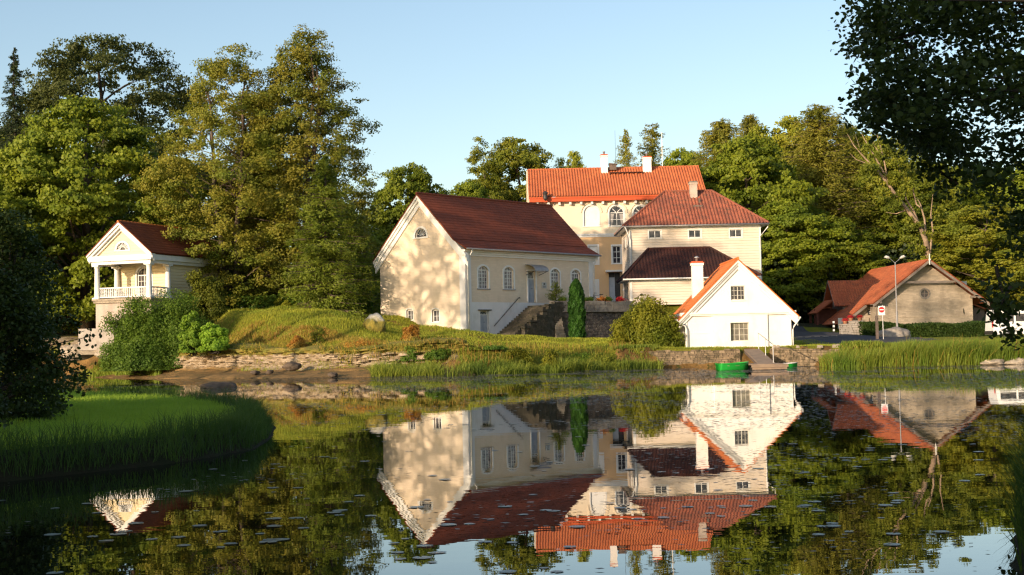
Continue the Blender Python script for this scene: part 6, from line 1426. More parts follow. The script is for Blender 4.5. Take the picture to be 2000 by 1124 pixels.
# ---- foreground: young alders and scrub on the left bank
def build_left():
    rng = np.random.default_rng(78)
    for q, (x, y, h, r, ncl, lb) in enumerate(((-10.2, 29.0, 4.1, 1.5, 150, 'dark young alder at the left edge of the near bank, nearest the grass spit'), (-12.6, 30.5, 5.0, 1.9, 170, 'taller dark alder at the very left edge, in shade'), (-9.3, 25.6, 2.6, 1.3, 150, 'low dark shrub in front of the young alder by the water'), (-9.0, 21.5, 2.0, 1.3, 150, 'dark bush over the near water in the left corner'))):
        base = Hs(x, y); T = thing('alder_tree' if q < 2 else 'alder_shrub', lb, 'tree' if q < 2 else 'shrub', (x, y, base)); c = []
        while len(c) < ncl:
            t = rng.uniform(.04, 1); a = rng.uniform(0, 6.28); rr = r * np.interp(t, [0, .2, .5, .8, 1], [.85, 1, .85, .55, .15]) * math.sqrt(rng.uniform()); c.append((rr * math.cos(a), rr * math.sin(a), t * h))
        c = np.array(c); k = 95; idx = np.repeat(np.arange(ncl), k); m = len(idx); d = rng.normal(size=(m, 3)); d /= np.linalg.norm(d, axis=1, keepdims=True); off = d * rng.uniform(.05, 1, (m, 1)) ** .6 * rng.uniform(.2, .42, ncl)[idx][:, None]
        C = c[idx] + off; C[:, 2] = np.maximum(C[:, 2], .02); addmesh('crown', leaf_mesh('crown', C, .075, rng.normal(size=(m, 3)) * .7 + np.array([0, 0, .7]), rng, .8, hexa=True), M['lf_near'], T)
        ps = [([(0, 0, -.3), (.05, 0, h * .4), (0, .05, h * .95)], [.06, .045, .01])]
        for j in rng.permutation(ncl)[:40]: e = c[j]; ps.append(([(0, 0, e[2] * .6), tuple(e * .6 + np.array([0, 0, e[2] * .3])), tuple(e)], [.025, .015, .004]))
        addmesh('trunk', limbs_mesh('trunk', ps, 5), M['bark_dark'], T)
    # twig that reaches out over the channel
    p0 = Vector((-9.4, 26.5, 1.5)); T = thing('alder_bough', 'leafy bough stretching right over the grass from the dark alders', 'bough', tuple(p0)); B = []; ps = []
    for (px, py, Y, nl) in ((188, 655, 26.5, 90), (178, 735, 25.5, 110), (150, 700, 26, 110)):
        b = np.array(W(px, py, Y) - p0); t = rng.uniform(0.1, 1, nl); B.append(b * t[:, None] + rng.normal(size=(nl, 3)) * .10); ps.append(([(0, 0, 0), tuple(b * .5 + np.array([0, 0, .06])), tuple(b)], [.02, .012, .004]))
    B = np.concatenate(B); addmesh('foliage', leaf_mesh('foliage', B, .08, rng.normal(size=B.shape) + np.array([0, 0, .6]), rng, .8, hexa=True), M['lf_near'], T); addmesh('twigs', limbs_mesh('twigs', ps, 5), M['bark_dark'], T)
build_left()

# ---- trees off to the left of the frame: they throw the dappled shade on the near house and the near bank
SHADE = gen_tree(18, 30, [(.56, .5), (.64, .85), (.76, 1.0), (.88, .85), (1, .35)], 6.5, 150, 46, .75, .28, .3, flat=.6, lump=.3, aspect=.8, nlimb=60)
shade = [(-47, 45.5, 0, .9, 1.0), (-47.5, 52.6, 1.3, .9, 1.0)]
BARN_SHADE = gen_tree(19, 38, [(.74, .5), (.82, 1.0), (.92, .8), (1, .35)], 4.4, 24, 42, .85, .30, .32, flat=.6, lump=.3, aspect=.8, nlimb=40)  # unseen tree added to shade the barn, crown kept high above the cottage's sun
plant('bank_tree', 'unseen tall tree added beyond the frame to shade the barn', 'tree', BARN_SHADE, (BR, M['lf_park']), -47, 25.4, z=1.0)
for k, (x, y, rz, s, sz) in enumerate(shade):
    plant('bank_tree', 'high crowned tree on the left bank beyond the frame', 'tree', SHADE, (BR, M['lf_park']), x, y, z=1.5, rz=rz, sc=(s, s, sz), group='trees on the left bank')
near_sh = [(-12.5, -4.5, 17), (-31, 6, 7.5), (-25, -6, 10), (-38, 16, 13), (-44, 24, 10), (-14, -14, 13), (-32, -8, 17), (-52, 36, 9)]
for k, (x, y, hh) in enumerate(near_sh):
    plant('bank_tree', 'broad tree on the near bank behind the viewer', 'tree', PARK if k % 2 else PARK2, (BR, M['lf_park']), x, y, z=.8, rz=k * 1.1, sc=(1.1, 1.1, hh / (18 if k % 2 else 20)), group='trees behind the viewer')

# ------------------------------------------------------------------ grasses and reeds
rng = np.random.default_rng(50)
def scatter(x0, x1, y0, y1, n, cond):
    x = rng.uniform(x0, x1, n); y = rng.uniform(y0, y1, n); s = pond_sd(x, y); k = cond(x, y, s); return x[k], y[k], s[k]
# spit grass
x, y, s = scatter(-22, -3.5, 17, 48, 330000, lambda x, y, s: (s > -.06) & (x > y * -.37))
keep = rng.uniform(0, 1, len(x)) < np.clip(26 / y, .35, 1) ** 1.5; x, y, s = x[keep][:150000], y[keep][:150000], s[keep][:150000]
P = np.stack([x, y, np.maximum(H(x, y) - .02, -.03)], 1); inner = np.clip(s / .9, 0, 1)
hh = np.where(s < .5, .36, .15) * (.7 + .6 * vnoise(x * 1.3, y * 1.3, 8))
e = s < .55
blades('spit_sedge', P[e], hh[e] * (.7 + .7 * vnoise(x[e] * 2.5, y[e] * 2.5, 23)), .010, rng, M['gr_shade'], 1.1, None, 'long sedge with painted shade hanging over the edge of the grassy spit', 'sedge')
blades('spit_grass', P[~e], hh[~e], .012, rng, M['gr_spit'], .55, None, 'soft shaded meadow grass on the spit', 'grass')
# right-hand reeds
x, y, s = scatter(17.2, 34, 76.0, 82.5, 60000, lambda x, y, s: (s > -1.9) & (s < 2.6) & (x > 17.5))
g = np.maximum(H(x, y), -.1); hh = np.maximum(.3, (.85 + .55 * vnoise(x * .7, y * .7, 2) + .25 * vnoise(x * 3, y * 3, 3)) * np.interp(x, [17.5, 19.5, 23], [.5, .8, 1]) - g * .9); P = np.stack([x, y, g], 1)
dd_ = rng.uniform(0, 1, len(P[:42000])) < .05; blades('dead_reeds', P[:42000][dd_], hh[:42000][dd_] * 1.05, .03, rng, M['gr_dry'], .9, (.1, 0), 'dry straw coloured stems standing among the right-hand reeds', 'reeds')
blades('reeds', P[:42000], hh[:42000], .032, rng, M['gr_lit'], .75, (.14, 0), 'tall sunlit reeds lining the right-hand shore', 'reeds')
# middle bank sedge
x, y, s = scatter(-8, 9.2, 77.5, 90, 90000, lambda x, y, s: (s > -1.7) & (s < 1.4) & (vnoise(x * .8, y * .8, 6) + rng.uniform(-.25, .25, len(x)) > .42))
g = np.maximum(H(x, y), -.15); hh = np.maximum(.2, (.38 + .55 * vnoise(x * .7, y * .7, 12)) - g * .8) * np.clip((s + 3.4) / 2, .4, 1); P = np.stack([x, y, g], 1)
blades('bank_sedge', P[:30000], hh[:30000], .035, rng, M['gr_mid'], 1.0, None, 'sedge and reeds along the bank below the lawn', 'sedge')
x, y, s = scatter(-7, 8, 82, 90, 30000, lambda x, y, s: (s > .3) & (s < 2.6)); P = np.stack([x, y, H(x, y)], 1)[:900]
blades('seeding_grass', P, .5, .03, rng, M['gr_dry'], .4, None, 'dry seeding grass stalks at the top of the bank', 'grass')
# lawn, mound turf
x, y, s = scatter(-24, 22, 80, 112, 220000, lambda x, y, s: (s > 1.5) & ~inpoly(x, y, TERR) & ~((x > 11) & (y > 92.6) & (x < 19.5)))
P = np.stack([x, y, H(x, y) - .01], 1); turf = (x < -3) & (vnoise(x * .5, y * .5, 15) > .35)
blades('lawn_grass', P[~turf][:60000], .11, .03, rng, M['gr_lawn'], .8, None, 'short sunlit lawn grass around the houses', 'grass')
blades('mound_grass', P[turf][:40000], .22, .03, rng, M['gr_lawn'], .8, None, 'longer tufted grass on the mound', 'grass')
x, y, s = scatter(-24, -4, 78, 96, 120000, lambda x, y, s: (s > 3.1) & (s < 6.2) & (vnoise(x * .9, y * .9, 16) > .3)); P = np.stack([x, y, H(x, y)], 1)[:16000]
P = P[::2]
blades('dry_grass', P, .24, .03, rng, M['gr_dry'], .8, None, 'dry orange grass along the lip of the rock ledge', 'grass')
k = vnoise(LEDGE[:, 0] * .8, LEDGE[:, 2] * 1.2 + LEDGE[:, 1] * .5, 17) + np.clip(LEDGE[:, 2] - 1.25, -1, .6) * .55; P = LEDGE[(k > .66)]; P = P[rng.permutation(len(P))[:9000]] + rng.normal(size=(min(9000, len(P)), 3)) * .04
h1 = len(P) // 2
blades('ledge_grass', P[:h1], .26, .03, rng, M['gr_dry'], 1.3, (0, -.35), 'dry tufts hanging over the limestone ledge', 'grass')
blades('ledge_herbs', P[h1:], .26, .035, rng, M['gr_mid'], 1.3, (0, -.35), 'green herbs growing in the cracks of the ledge', 'herbs')
x, y, s = scatter(-34, -23, 92, 102, 30000, lambda x, y, s: (s > -.2) & (s < 3.0)); P = np.stack([x, y, np.maximum(H(x, y), 0)], 1)[:9000]
blades('waterside_grass', P, .5, .035, rng, M['gr_lit'], .5, None, 'bright grass tuft at the water below the concrete block', 'grass')
# near right corner sedge
x, y, s = scatter(2.6, 8, 8.4, 17.5, 60000, lambda x, y, s: (s > -.08) & (s < .6)); x, y = x[:2200], y[:2200]; P = np.stack([x, y, np.maximum(H(x, y), -.05)], 1)
blades('near_sedge', P, .50, .010, rng, M['gr_shade'], .6, (-.25, 0), 'dark arching sedge in the lower right corner', 'sedge')

# ------------------------------------------------------------------ pond surface
rng = np.random.default_rng(90)
def pad_mesh(seed):
    r = random.Random(seed); b = MB(); n = 14; a0 = r.uniform(0, 6.28); pts = [(0, 0, .004)]
    for i in range(n + 1):
        a = a0 + .2 + (2 * math.pi - .4) * i / n; q = 1 + r.uniform(-.06, .06); pts.append((math.cos(a) * q, math.sin(a) * q, .006 + r.uniform(0, .02)))
    c = b.vert(pts[0]); v = [b.vert(p) for p in pts[1:]]
    for i in range(n): b.face((c, v[i], v[i + 1]))
    me = bpy.data.meshes.new('lily_pad'); me.from_pydata(b.v, [], b.f); me.update(); return me
def mat_pad(name, c, c2):
    m, nt, b = newmat(name); oi = nd(nt, 'ShaderNodeObjectInfo'); col = mix(nt, oi.outputs['Random'], c, c2); nt.links.new(col, b.inputs['Base Color']); b.inputs['Roughness'].default_value = .30; b.inputs['IOR'].default_value = 1.6; return m
M['pad'] = mat_pad('lily_pad', (.045, .075, .035), (.10, .085, .05)); pads = [pad_mesh(k) for k in range(6)]
for p in pads: p.materials.append(M['pad'])
cnt = 0; centres = [(rng.uniform(-.36, .36), rng.uniform(10.5, 38)) for _ in range(34)]
while cnt < 290:
    if rng.uniform() < .75: u, Yc = centres[rng.integers(0, len(centres))]; Y = Yc * (1 + rng.normal(0, .035)); X = u * Yc + rng.normal(0, .035) * Yc
    else: Y = 10 + 45 * rng.uniform() ** 1.3; X = rng.uniform(-.36, .36) * Y
    if Y < 9.5 or pond_sd(X, Y)[()] > -.6: continue
    o = bpy.data.objects.new('lily_pad', pads[cnt % 6]); COL.objects.link(o); s = rng.uniform(.03, .08); o.location = (X, Y, .003 + .0004 * (cnt % 9)); o.scale = (s * rng.uniform(.8, 1.2), s, s); o.rotation_euler = (0, 0, rng.uniform(0, 6.28))
    tag(o, 'small round lily pad lying flat on the open pond', 'lily pad', 'lily pads scattered over the pond'); cnt += 1
# fine floating weed, thick near the far shore
n = 150000; Y = 9.5 + 76 * rng.uniform(0, 1, n) ** .55; X = rng.uniform(-.38, .38, n) * Y; sd = pond_sd(X, Y); d = vnoise(X * .35, Y * .22, 30) * .65 + vnoise(X * 1.4, Y * .9, 31) * .35
far = np.clip((Y - 34) / 25, 0, 1) * np.where(X > -9, 1, .5); keep = (sd < -.25) & (d + far * .16 + np.where(Y < 32, .06, 0) + rng.uniform(-.12, .12, n) > .63); X, Y = X[keep], Y[keep]
C = np.stack([X, Y, np.full(len(X), .012) + rng.uniform(0, .006, len(X))], 1); tg = np.stack([np.ones(len(X)), rng.normal(0, .6, len(X)), np.zeros(len(X))], 1)
m_, nt, b = newmat('floating_weed'); g = nd(nt, 'ShaderNodeNewGeometry'); nt.links.new(mix(nt, g.outputs['Random Per Island'], (.19, .14, .09), (.09, .09, .04)), b.inputs['Base Color']); b.inputs['Roughness'].default_value = .5
sz = rng.uniform(.05, .16, len(X)) * np.interp(Y, [10, 40, 80], [.5, .9, 1.2])
o = addmesh('pondweed', leaf_mesh('pondweed', C, sz, np.tile([0, 0, 1.0], (len(X), 1)) + rng.normal(size=C.shape) * .03, rng, .6, tang=tg), m_); tag(o, 'floating pondweed flecks in drifts on the water', 'pondweed', kind='stuff')

# ------------------------------------------------------------------ quay, jetty, boat
qr = [lambda t: 1.08, lambda t: 1.12]
x0, x1, x2, x3 = XY(1215, 89.6), XY(1445, 89.6), XY(1503, 89.3), XY(1640, 82.2)
mb = MB(); stone_wall(mb, (x0, 89.5), (x1, 89.5), -.3, lambda t: 1.06 + .05 * math.sin(t * 3), .7, .15, .33, .05, 51)
tag(mb.build('quay_wall', [M['wallstone'], M['mortar']]), 'mossy limestone quay wall left of the jetty', 'quay wall')
mb = MB(); stone_wall(mb, (x2, 89.2), (x3, 82.2), -.3, lambda t: 1.08 + .04 * math.sin(t * 2) - .02 * t, .7, .15, .33, .05, 52)
tag(mb.build('quay_wall', [M['wallstone'], M['mortar']]), 'limestone quay wall running right from the jetty to the reeds', 'quay wall')
rnd = random.Random(8)
for k, px in enumerate((1518, 1526, 1552, 1580, 1598, 1606, 1613, 1620, 1632)):
    f = (XY(px, 87) - x2) / (x3 - x2); f = max(0.05, min(.97, f)); Yq = 89.2 + (82.2 - 89.2) * f; X = x2 + (x3 - x2) * f
    b = MB(); w, h = rnd.uniform(.09, .16), rnd.uniform(.14, .22); b.hexa([(-w, -w, 0), (w, -w, 0), (w, w, 0), (-w, w, 0), (-w * .85, -w * .8, h), (w * .8, -w * .85, h * .95), (w * .85, w * .8, h), (-w * .8, w * .85, h * 1.04)])
    o = b.build('coping_block', M['lightstone']); o.location = (X + .1, Yq + .25, 1.06 - .0 * k); tag(o, 'small pale stone block set on top of the right-hand quay wall', 'stone block', 'pale blocks on the quay wall')
def build_jetty():
    a = W(1470, 688, 88.6); T = thing('jetty', 'wooden gangway sloping down to a small floating landing stage', 'jetty', (a.x, 88.6, 0)); xc = 0
    g0 = 76.6; b = MB(); e = W(1496, 712, 79.4); dx = e.x - a.x; n = 34; L = 88.9 - 79.2
    for k in range(n):
        f0, f1 = k / n, (k + .9) / n; z0, z1 = 1.04 - .72 * f0, 1.04 - .72 * f1; xa, xb = dx * f0, dx * f1
        b.hexa([(xa - .48, .3 - L * f0, z0 - .05), (xa + .48, .3 - L * f0, z0 - .05), (xb + .48, .3 - L * f1, z1 - .05), (xb - .48, .3 - L * f1, z1 - .05), (xa - .48, .3 - L * f0, z0), (xa + .48, .3 - L * f0, z0), (xb + .48, .3 - L * f1, z1), (xb - .48, .3 - L * f1, z1)])
    b.build('gangway', M['deck'], T)
    b = MB()
    for s in (-.42, .42): b.hexa([(s - .04, .3, .80), (s + .04, .3, .80), (s + .04 + dx, .3 - L, .1), (s - .04 + dx, .3 - L, .1), (s - .04, .3, .98), (s + .04, .3, .98), (s + .04 + dx, .3 - L, .26), (s - .04 + dx, .3 - L, .26)])
    b.build('beam', M['darkwood'], T)
    p0 = W(1466, 722, 76.8); p1 = W(1538, 722, 76.8); b = MB(); xa, xb = p0.x - a.x, p1.x - a.x; ya, yb = -12.1, -8.9
    m = 18
    for k in range(m): yy = ya + (yb - ya) * k / m; b.box(xa, yy, .26, xb, yy + (yb - ya) / m * .9, .31)
    b.build('landing_stage', M['deck'], T)
    b = MB(); b.box(xa + .06, ya + .04, .02, xb - .06, ya + .14, .255); b.box(xa + .06, yb - .12, -.1, xb - .06, yb - .02, .255); b.box(xa + .0, ya - .03, .14, xb, ya + .036, .25); b.build('crossbeams', M['deck'], T)
    b = MB(); b.box(xa + .12, ya + .2, -.2, xb - .12, yb - .2, .16); b.build('float', M['rubber'], T)
    b = MB(); r0 = Vector((.42, .2, 1.02)); r1 = Vector((.42 + dx, .3 - L + .2, .34))
    q = lambda f, h: tuple(r0.lerp(r1, f) + Vector((0, 0, h)))
    b.tube([q(0, 1.0), q(1, 1.0)], .025, 6)
    for f in (0, .5, 1): b.tube([q(f, -.1), q(f, 1.0)], .025, 6)
    b.build('handrail', M['metal'], T)
build_jetty()
def hull(name, label, cat, px, Y, L, wd, rz, m, hb=.42, trim=None):
    T = thing(name, label, cat, (XY(px, Y), Y, 0), rz); b = MB(); ns, nr = 16, 7; rows = []
    for i in range(ns + 1):
        t = i / ns; half = wd / 2 * (math.sin(math.pi * min(1, t * .62 + .20)) ** .7 if t < .98 else .03) * (1 if t < .75 else max(.03, 1 - ((t - .75) / .25) ** 1.8)); sh = hb * (1 + .55 * max(0, t - .35) ** 1.6 + .10 * (1 - t)); keel = -.12 + .25 * max(0, t - .75) ** 1.5; row = []
        for j in range(-nr, nr + 1):
            u = j / nr; y = half * math.copysign(abs(u) ** .6, u); z = keel + (sh - keel) * abs(u) ** 2.2; row.append((-L / 2 + L * t + (.08 * t * abs(u)), y, z))
        rows.append(row)
    for s_, th in ((0, 0), (1, .03)):
        idx = [[b.vert((x, y * (1 - th * 1.2), z + (0 if not s_ or abs(j - nr) == nr else th))) for j, (x, y, z) in enumerate(r)] for r in rows]
        for i in range(ns):
            for j in range(2 * nr): b.face((idx[i][j], idx[i + 1][j], idx[i + 1][j + 1], idx[i][j + 1]))
        b.face(idx[0])
    b.build('hull', M[m], T, True); g = MB()
    for s in (0, -1): g.tube([r[s] for r in rows], .022, 6)
    g.build('gunwale', M[trim or m], T, True)
    for t in (.25, .55): 
        i = int(ns * t); r = rows[i]; q = MB(); q.box(r[0][0] - .12, r[0][1] * .93, r[0][2] - .13, r[0][0] + .12, r[-1][1] * .93, r[0][2] - .09); q.build('seat', M['deck'], T)
    return T
hull('rowing_boat', 'bright green rowing boat moored left of the jetty', 'boat', 1430, 77.3, 1.85, .85, R(24), 'boatgreen', .34)
hull('rowing_boat', 'green and white boat half hidden behind the landing stage', 'boat', 1524, 82.2, 1.8, .8, R(8), 'boatgreen', .20, 'white')

# ------------------------------------------------------------------ rocks
def rock(name, label, x, y, z, sx, sy, sz, m, seed, cat='boulder', group=None, rough=.22):
    import bmesh
    bm = bmesh.new(); bmesh.ops.create_icosphere(bm, subdivisions=4, radius=1); r = random.Random(seed); o = [r.uniform(0, 50) for _ in range(3)]
    from mathutils import noise as mn
    for v in bm.verts:
        p = v.co * 1.1 + Vector(o); d = mn.noise(p) * rough * 1.6 + mn.noise(p * 2.7) * rough * .6 + mn.noise(p * 7) * rough * .18; v.co *= 1 + d; v.co.x *= sx; v.co.y *= sy; v.co.z *= sz
    me = bpy.data.meshes.new(name); bm.to_mesh(me); bm.free(); me.polygons.foreach_set('use_smooth', [True] * len(me.polygons)); ob = addmesh(name, me, M[m]); ob.location = (x, y, z); ob.rotation_euler = (0, 0, r.uniform(-.3, .3)); return tag(ob, label, cat, group)
def mat_moss():
    m, nt, b = newmat('mossy_boulder'); g = nd(nt, 'ShaderNodeTexCoord').outputs['Object']; sp = nd(nt, 'ShaderNodeSeparateXYZ'); nt.links.new(g, sp.inputs[0])
    a = nd(nt, 'ShaderNodeMath', operation='ADD'); nt.links.new(sp.outputs[2], a.inputs[0]); nt.links.new(noise(nt, 1.5, 6, .7), a.inputs[1])
    col = mix(nt, ramp(nt, a.outputs[0], .82, 1.05), mix(nt, ramp(nt, noise(nt, 4, 6, .7), .4, .6), (.26, .20, .03), (.14, .13, .025)), (.42, .40, .34)); nt.links.new(col, b.inputs['Base Color']); b.inputs['Roughness'].default_value = .95; bump(nt, b, noise(nt, 9, 7, .7), .9, .08); return m
M['mossrock'] = mat_moss()
x = XY(732, 92); rock('mossy_boulder', 'big boulder with yellow moss on the mound by the path', x, 92, Hs(x, 92) + .3, .72, .7, .72, 'mossrock', 3)
rock('pond_boulder', 'dark rounded boulder in the water beyond the spit', XY(426, 64), 64, -.02, .82, .6, .27, 'bark', 5)
for k, (px, py, Y, s, lb) in enumerate([(498, 728, 85.3, .22, 'dark stone on the mud at the water, left of its neighbours'), (527, 727, 84.8, .2, 'small dark stone at the water edge'), (570, 716, 84.8, .42, 'dark rock with roots at the foot of the ledge'), (650, 733, 81.5, .25, 'flat dark stone just in the water'), (214, 690, 97.6, .75, 'pale rock under the stone slab'), (150, 690, 99.5, .9, 'broad pale rock at the shore left of the slab'), (1748, 658, 112, 1.1, 'grey boulder by the road sign'), (575, 755, 68, .14, 'tiny stone breaking the water surface')]):
    p = W(px, py, Y); rock('shore_rock', lb, p.x, Y, p.z, s * 1.2, s, s * .65, ['bark', 'bark', 'bark', 'bark', 'lightstone', 'lightstone', 'boulder', 'bark'][k], 30 + k, 'rock')
for k in range(5):
    px = 1930 + k * 22; Y = 77.6 + .3 * (k % 2); xx = XY(px, Y); rock('flat_rock', 'flat tan rock at the water right of the reeds', xx, Y - .9, .12, .7, .5, .2, 'lightstone', 80 + k, 'rock', 'flat rocks right of the reeds')
# ------------------------------------------------------------------ road and street things
def drape(name, poly, m, dz, step=1.0):
    xs = [p[0] for p in poly]; ys = [p[1] for p in poly]; gx_ = np.arange(min(xs), max(xs) + step, step); gy_ = np.arange(min(ys), max(ys) + step, step); b = MB(); idx = {}
    XX, YY = np.meshgrid(gx_, gy_); ZZ = H(XX.ravel(), YY.ravel()).reshape(XX.shape)
    cin = inpoly(XX[:-1, :-1] + step / 2, YY[:-1, :-1] + step / 2, poly)
    for j in range(XX.shape[0] - 1):
        for i in range(XX.shape[1] - 1):
            if cin[j, i]:
                f = []
                for a, c in ((j, i), (j, i + 1), (j + 1, i + 1), (j + 1, i)):
                    if (a, c) not in idx: idx[(a, c)] = b.vert((XX[a, c], YY[a, c], ZZ[a, c] + dz))
                    f.append(idx[(a, c)])
                b.face(f)
    return b.build(name, m)
road = [(19.9, 95), (27.5, 95.5), (31, 104), (30, 110), (28.6, 117), (27.6, 128), (27, 138), (23.2, 138), (22.6, 118), (20.5, 104)]
tag(drape('road', road, M['asphalt'], .05, .5), 'dark asphalt lane curving up behind the cottage', 'road', kind='structure')
b = MB()
for k in range(5):
    x = XY(1556 + k * 17, 112); y = 112; z = Hs(x, y) + .10; b.hexa([(x, y - .07, z - .02), (x + .45, y - .07, z - .02), (x + .45, y + .07, z - .02), (x, y + .07, z - .02), (x, y - .07, z), (x + .45, y - .07, z), (x + .45, y + .07, z), (x, y + .07, z)])
tag(b.build('road_marking', M['marking']), 'dashed white line across the lane', 'road marking', kind='structure')
# signpost
Y = 104; x = XY(1721, Y); z = Hs(x, Y); T = thing('no_entry_sign', 'no entry sign on a thin pole beside a dark post', 'sign', (x, Y, z)); hz = W(1725, 607, Y).z - z
b = MB(); b.tube([(.16, 0, -.3), (.16, 0, hz + .4)], .03, 8); b.build('pole', M['metal'], T)
b = MB(); b.box(-.16, -.06, hz - .33, .22 + .1, -.035, hz + .33); pl = b.build('sign_plate', M['signwhite'], T)
b = MB(); b.extr([(.08 + .21 * math.cos(2 * math.pi * i / 28), -.063, hz + .06 + .21 * math.sin(2 * math.pi * i / 28)) for i in range(28)], (0, -.006, 0)); dk = b.build('red_disc', M['signred'], pl)
b = MB(); b.box(-.08, -.075, hz + .025, .24, -.0695, hz + .095); b.box(-.1, -.064, hz - .26, .26, -.061, hz - .21); b.build('white_bar', M['signwhite'], pl)
o = MB(); o.box(-.12, -.09, -.3, .06, .09, hz - .35); o.tube([(-.03, 0, hz - .36), (-.03, 0, hz + .55)], .022, 6); o.lathe([(.06, 0), (.12, .1), (.12, .22), (.05, .3)], (-.03, -.0, hz - .72), 10); po = o.build('wooden_post', M['darkwood']); po.location = (x - .22, Y + .12, z); tag(po, 'dark square wooden post beside the no entry sign', 'post')
# street lamp
Y = 116; x = XY(1753, Y); z = Hs(x, Y); ht = W(1752, 513, Y).z - z; T = thing('street_lamp', 'tall street lamp with two pale heads in front of the barn', 'street lamp', (x, Y, z))
b = MB(); b.tube([(0, 0, -.3), (0, 0, 2.2), (0, 0, 2.21), (0, 0, ht)], [.085, .085, .055, .04], 10); b.build('pole', M['zinc'], T)
for s in (-1, 1):
    b = MB(); b.tube([(0, 0, ht - .03), (s * .3, 0, ht + .22), (s * .42, 0, ht + .34)], .022, 6); ar = b.build('arm', M['metal'], T)
    b = MB(); b.tube([(s * .40, 0, ht + .33), (s * .55, 0, ht + .42), (s * .72, 0, ht + .47), (s * .86, 0, ht + .44)], [.05, .12, .12, .04], 12); b.build('lamp_head', M['lampwhite'], ar, True)
# flagpoles, masts
Y = 175; x = XY(1303, Y); z = 6.5; zt = W(1299, 262, Y).z; T = thing('flagpole', 'tall white flagpole rising behind the manor roof', 'flagpole', (x, Y, z)); b = MB(); b.tube([(0, 0, 0), (0, 0, zt - z)], [.11, .05], 8); b.build('pole', M['white'], T); b = MB(); b.lathe([(.02, 0), (.1, .08), (.1, .14), (.02, .2)], (0, 0, zt - z), 8); b.build('finial', M['white'], T)
b = MB(); x = XY(1214, 153); b.tube([(0, 0, 0), (0, 0, 4.4)], [.022, .012], 5); o = b.build('lightning_rod', M['dark']); o.location = (x, 155, 20.3); tag(o, 'thin dark lightning rod on the manor ridge', 'rod')
Y = 118; x = XY(725, Y); z = W(725, 600, Y).z; T = thing('flagpole', 'slim flagpole on a stone foot left of the cream house', 'flagpole', (x, Y, z)); b = MB(); b.tube([(0, 0, .4), (0, 0, W(722, 525, Y).z - z)], [.04, .025], 8); b.build('pole', M['metal'], T)
b = MB(); b.hexa([(-.28, -.28, -.6), (.28, -.28, -.6), (.28, .28, -.6), (-.28, .28, -.6), (-.18, -.18, .8), (.18, -.18, .8), (.18, .18, .8), (-.18, .18, .8)]); b.build('foot', M['lightstone'], T)
# striped bollard
Y = 122; x = XY(1629, Y); T = thing('striped_bollard', 'black and white striped marker post by the lane', 'bollard', (x, Y, Hs(x, Y)))
for k in range(6):
    b = MB(); b.box(-.07, -.07, k * .17, .07, .07, k * .17 + .168); b.build('band', M['signwhite' if k % 2 else 'rubber'], T)
# planters with red flowers
for k, (px, zz, w, lb, fl) in enumerate(((1652, 1.05, .9, 'low stone planter with a small red flower pot, by the barn post', 'redflower'), (1671, 1.35, 1.1, 'taller stone planter carrying two pots of red flowers', 'redflower'))):
    Y = 119.5; x = XY(px, Y); z = Hs(x, Y); b = MB(); stone_wall(b, (-w * .45, 0), (w * .55, 0), -.2, lambda t: zz - .2, .6, .18, .4, .01, 70 + k); b.box(-w * .5, -.05, zz - .2, w * .6, .65, zz - .12)
    o = b.build('stone_planter', [M['concrete'], M['mortar']]); o.location = (x, Y, z); tag(o, lb, 'planter')
    for j in range(1 if k == 0 else 2):
        xx = x + (.05 if k == 0 else (-.28 + .75 * j)); T = thing('flower_pot', ['pot of dull red flowers on the low planter', 'pot of bright red flowers on the tall planter, left of two', 'pot of bright red flowers on the tall planter, right of two'][k + j], 'flower pot', (xx, Y + .25, z + zz - .119))
        b = MB(); b.lathe([(.14, 0), (.2, .22), (.21, .25)], (0, 0, 0), 12); b.build('pot', M['terracotta'], T)
        C = rng.normal(size=(500, 3)) * np.array([.11, .11, .06]) + np.array([0, 0, .32]); addmesh('flowers', leaf_mesh('flowers', C, .07, rng.normal(size=C.shape) + np.array([0, -.3, .8]), rng, .9), M[fl], T)
# terrace pots and bicycle
for k, (px, py, Y, c1, lb) in enumerate(((1142, 583, 106.9, 'lf_bush', 'dark potted plant on the parapet right of the thuja'), (1154, 582, 107.3, 'lf_bush', 'low potted evergreen on the parapet'), (1177, 581, 108, 'orangeflower', 'pot of orange flowers by the bicycle'), (1190, 582, 108.3, 'lf_bush', 'dark tub plant in front of the doorway'), (1214, 580, 109, 'redflower', 'pot of dull red flowers at the right of the parapet'), (1101, 583, 105.9, 'lf_bush', 'low potted shrub left of the thuja'))):
    x = XY(px, Y); T = thing('potted_plant', lb, 'potted plant', (x, Y + .2, TZ + .02)); b = MB(); b.lathe([(.15, 0), (.22, .3), (.24, .34)], (0, 0, 0), 12); b.build('pot', M['terracotta'], T)
    C = rng.normal(size=(900, 3)) * np.array([.14, .14, .08]) + np.array([0, 0, .44]); addmesh('foliage', leaf_mesh('foliage', C, .08, rng.normal(size=C.shape) + np.array([0, -.3, .8]), rng, .8), M[c1], T)
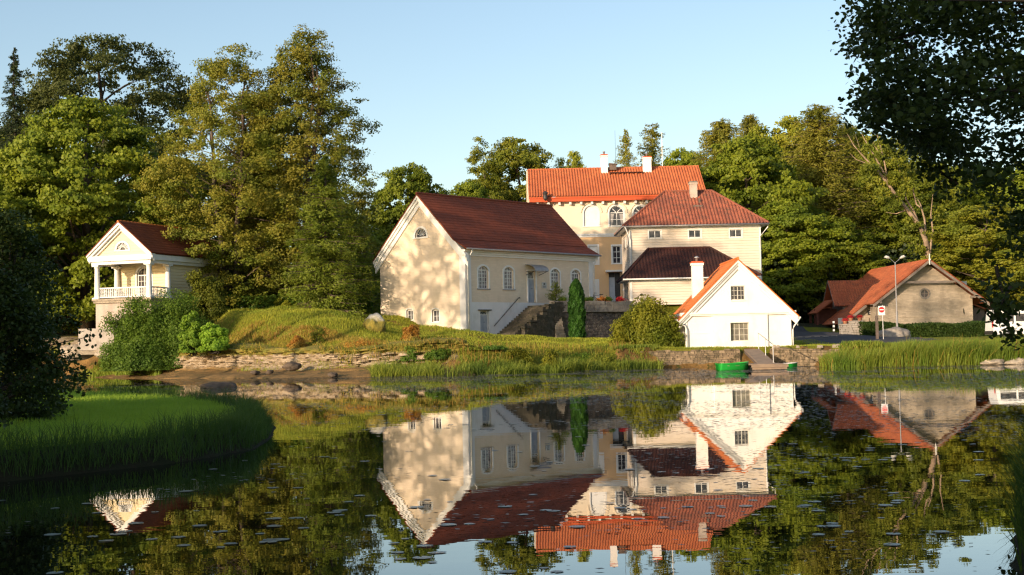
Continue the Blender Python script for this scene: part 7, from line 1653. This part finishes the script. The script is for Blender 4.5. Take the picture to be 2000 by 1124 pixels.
def bicycle(x, y, z, rz):
    T = thing('bicycle', 'dark bicycle parked by the parapet in front of the peach wall', 'bicycle', (x, y, z), rz)
    for cx in (-.52, .52):
        b = MB(); n = 24; b.tube([(cx + .34 * math.cos(2 * math.pi * i / n), 0, .36 + .34 * math.sin(2 * math.pi * i / n)) for i in range(n + 1)], .022, 5, False)
        w = b.build('wheel', M['rubber'], T)
        b = MB()
        for i in range(10): a = math.pi * 2 * i / 10; b.tube([(cx, 0, .36), (cx + .33 * math.cos(a), 0, .36 + .33 * math.sin(a))], .004, 4)
        b.build('spokes', M['metal'], w)
    b = MB()
    for p, q in (((-.52, 0, .36), (-.12, 0, .3)), ((-.12, 0, .3), (-.22, 0, .85)), ((-.12, 0, .3), (.36, 0, .80)), ((-.2, 0, .78), (.36, 0, .86)), ((-.52, 0, .36), (-.2, 0, .75)), ((.36, 0, .95), (.52, 0, .36))): b.tube([p, q], .018, 6)
    b.build('frame', M['dark'], T)
    b = MB(); b.box(-.36, -.07, .86, -.1, .07, .92); b.build('saddle', M['rubber'], T)
    b = MB(); b.tube([(.22, -.28, 1.02), (.34, -.1, 1.04), (.34, .1, 1.04), (.22, .28, 1.02)], .014, 6); b.tube([(.35, 0, .9), (.34, 0, 1.04)], .014, 6); b.build('handlebar', M['dark'], T)
x = XY(1171, 110.5); bicycle(x, 110.5, TZ + .02, R(160))
# parked white van
def build_van():
    Y = 104; x0 = W(1940, 640, Y).x; T = thing('white_van', 'white van parked at the right edge, half hidden by hanging leaves', 'van', (x0, Y, Hs(x0 + 2, Y) - .1)); L = 4.9; b = MB()
    pr = [(0, .38), (.02, .85), (.12, 1.9), (.25, 2.18), (3.2, 2.2), (4.05, 1.35), (4.8, 1.08), (4.9, .7), (4.88, .38)]
    b.extr([(p, 0, q) for p, q in pr], (0, 1.85, 0)); b.build('body', M['vanwhite'], T)
    for cx in (.95, 3.95):
        w = MB(); w.T = Matrix.Translation((cx, -.02, .33)) @ Matrix.Rotation(R(90), 4, 'X'); w.lathe([(.33, -.2), (.33, 0), (.22, .01)], (0, 0, 0), 20); wo = w.build('wheel', M['rubber'], T)
        w = MB(); w.T = Matrix.Translation((cx, -.04, .33)) @ Matrix.Rotation(R(90), 4, 'X'); w.lathe([(.2, 0), (.19, .02), (.05, .03)], (0, 0, 0), 14); w.build('rim', M['metal'], wo)
    for (a, c) in ((.35, 1.5), (1.65, 2.7), (2.85, 3.5)): w = MB(); w.box(a, -.012, 1.3, c, -.002, 1.85); w.build('window', M['glass'], T)
    w = MB(); w.box(-.05, .05, .4, -.002, 1.8, .65); w.build('bumper', M['dark'], T); w = MB(); w.box(-.02, .06, .9, -.004, .22, 1.4); w.build('tail_light', M['signred'], T)
build_van()
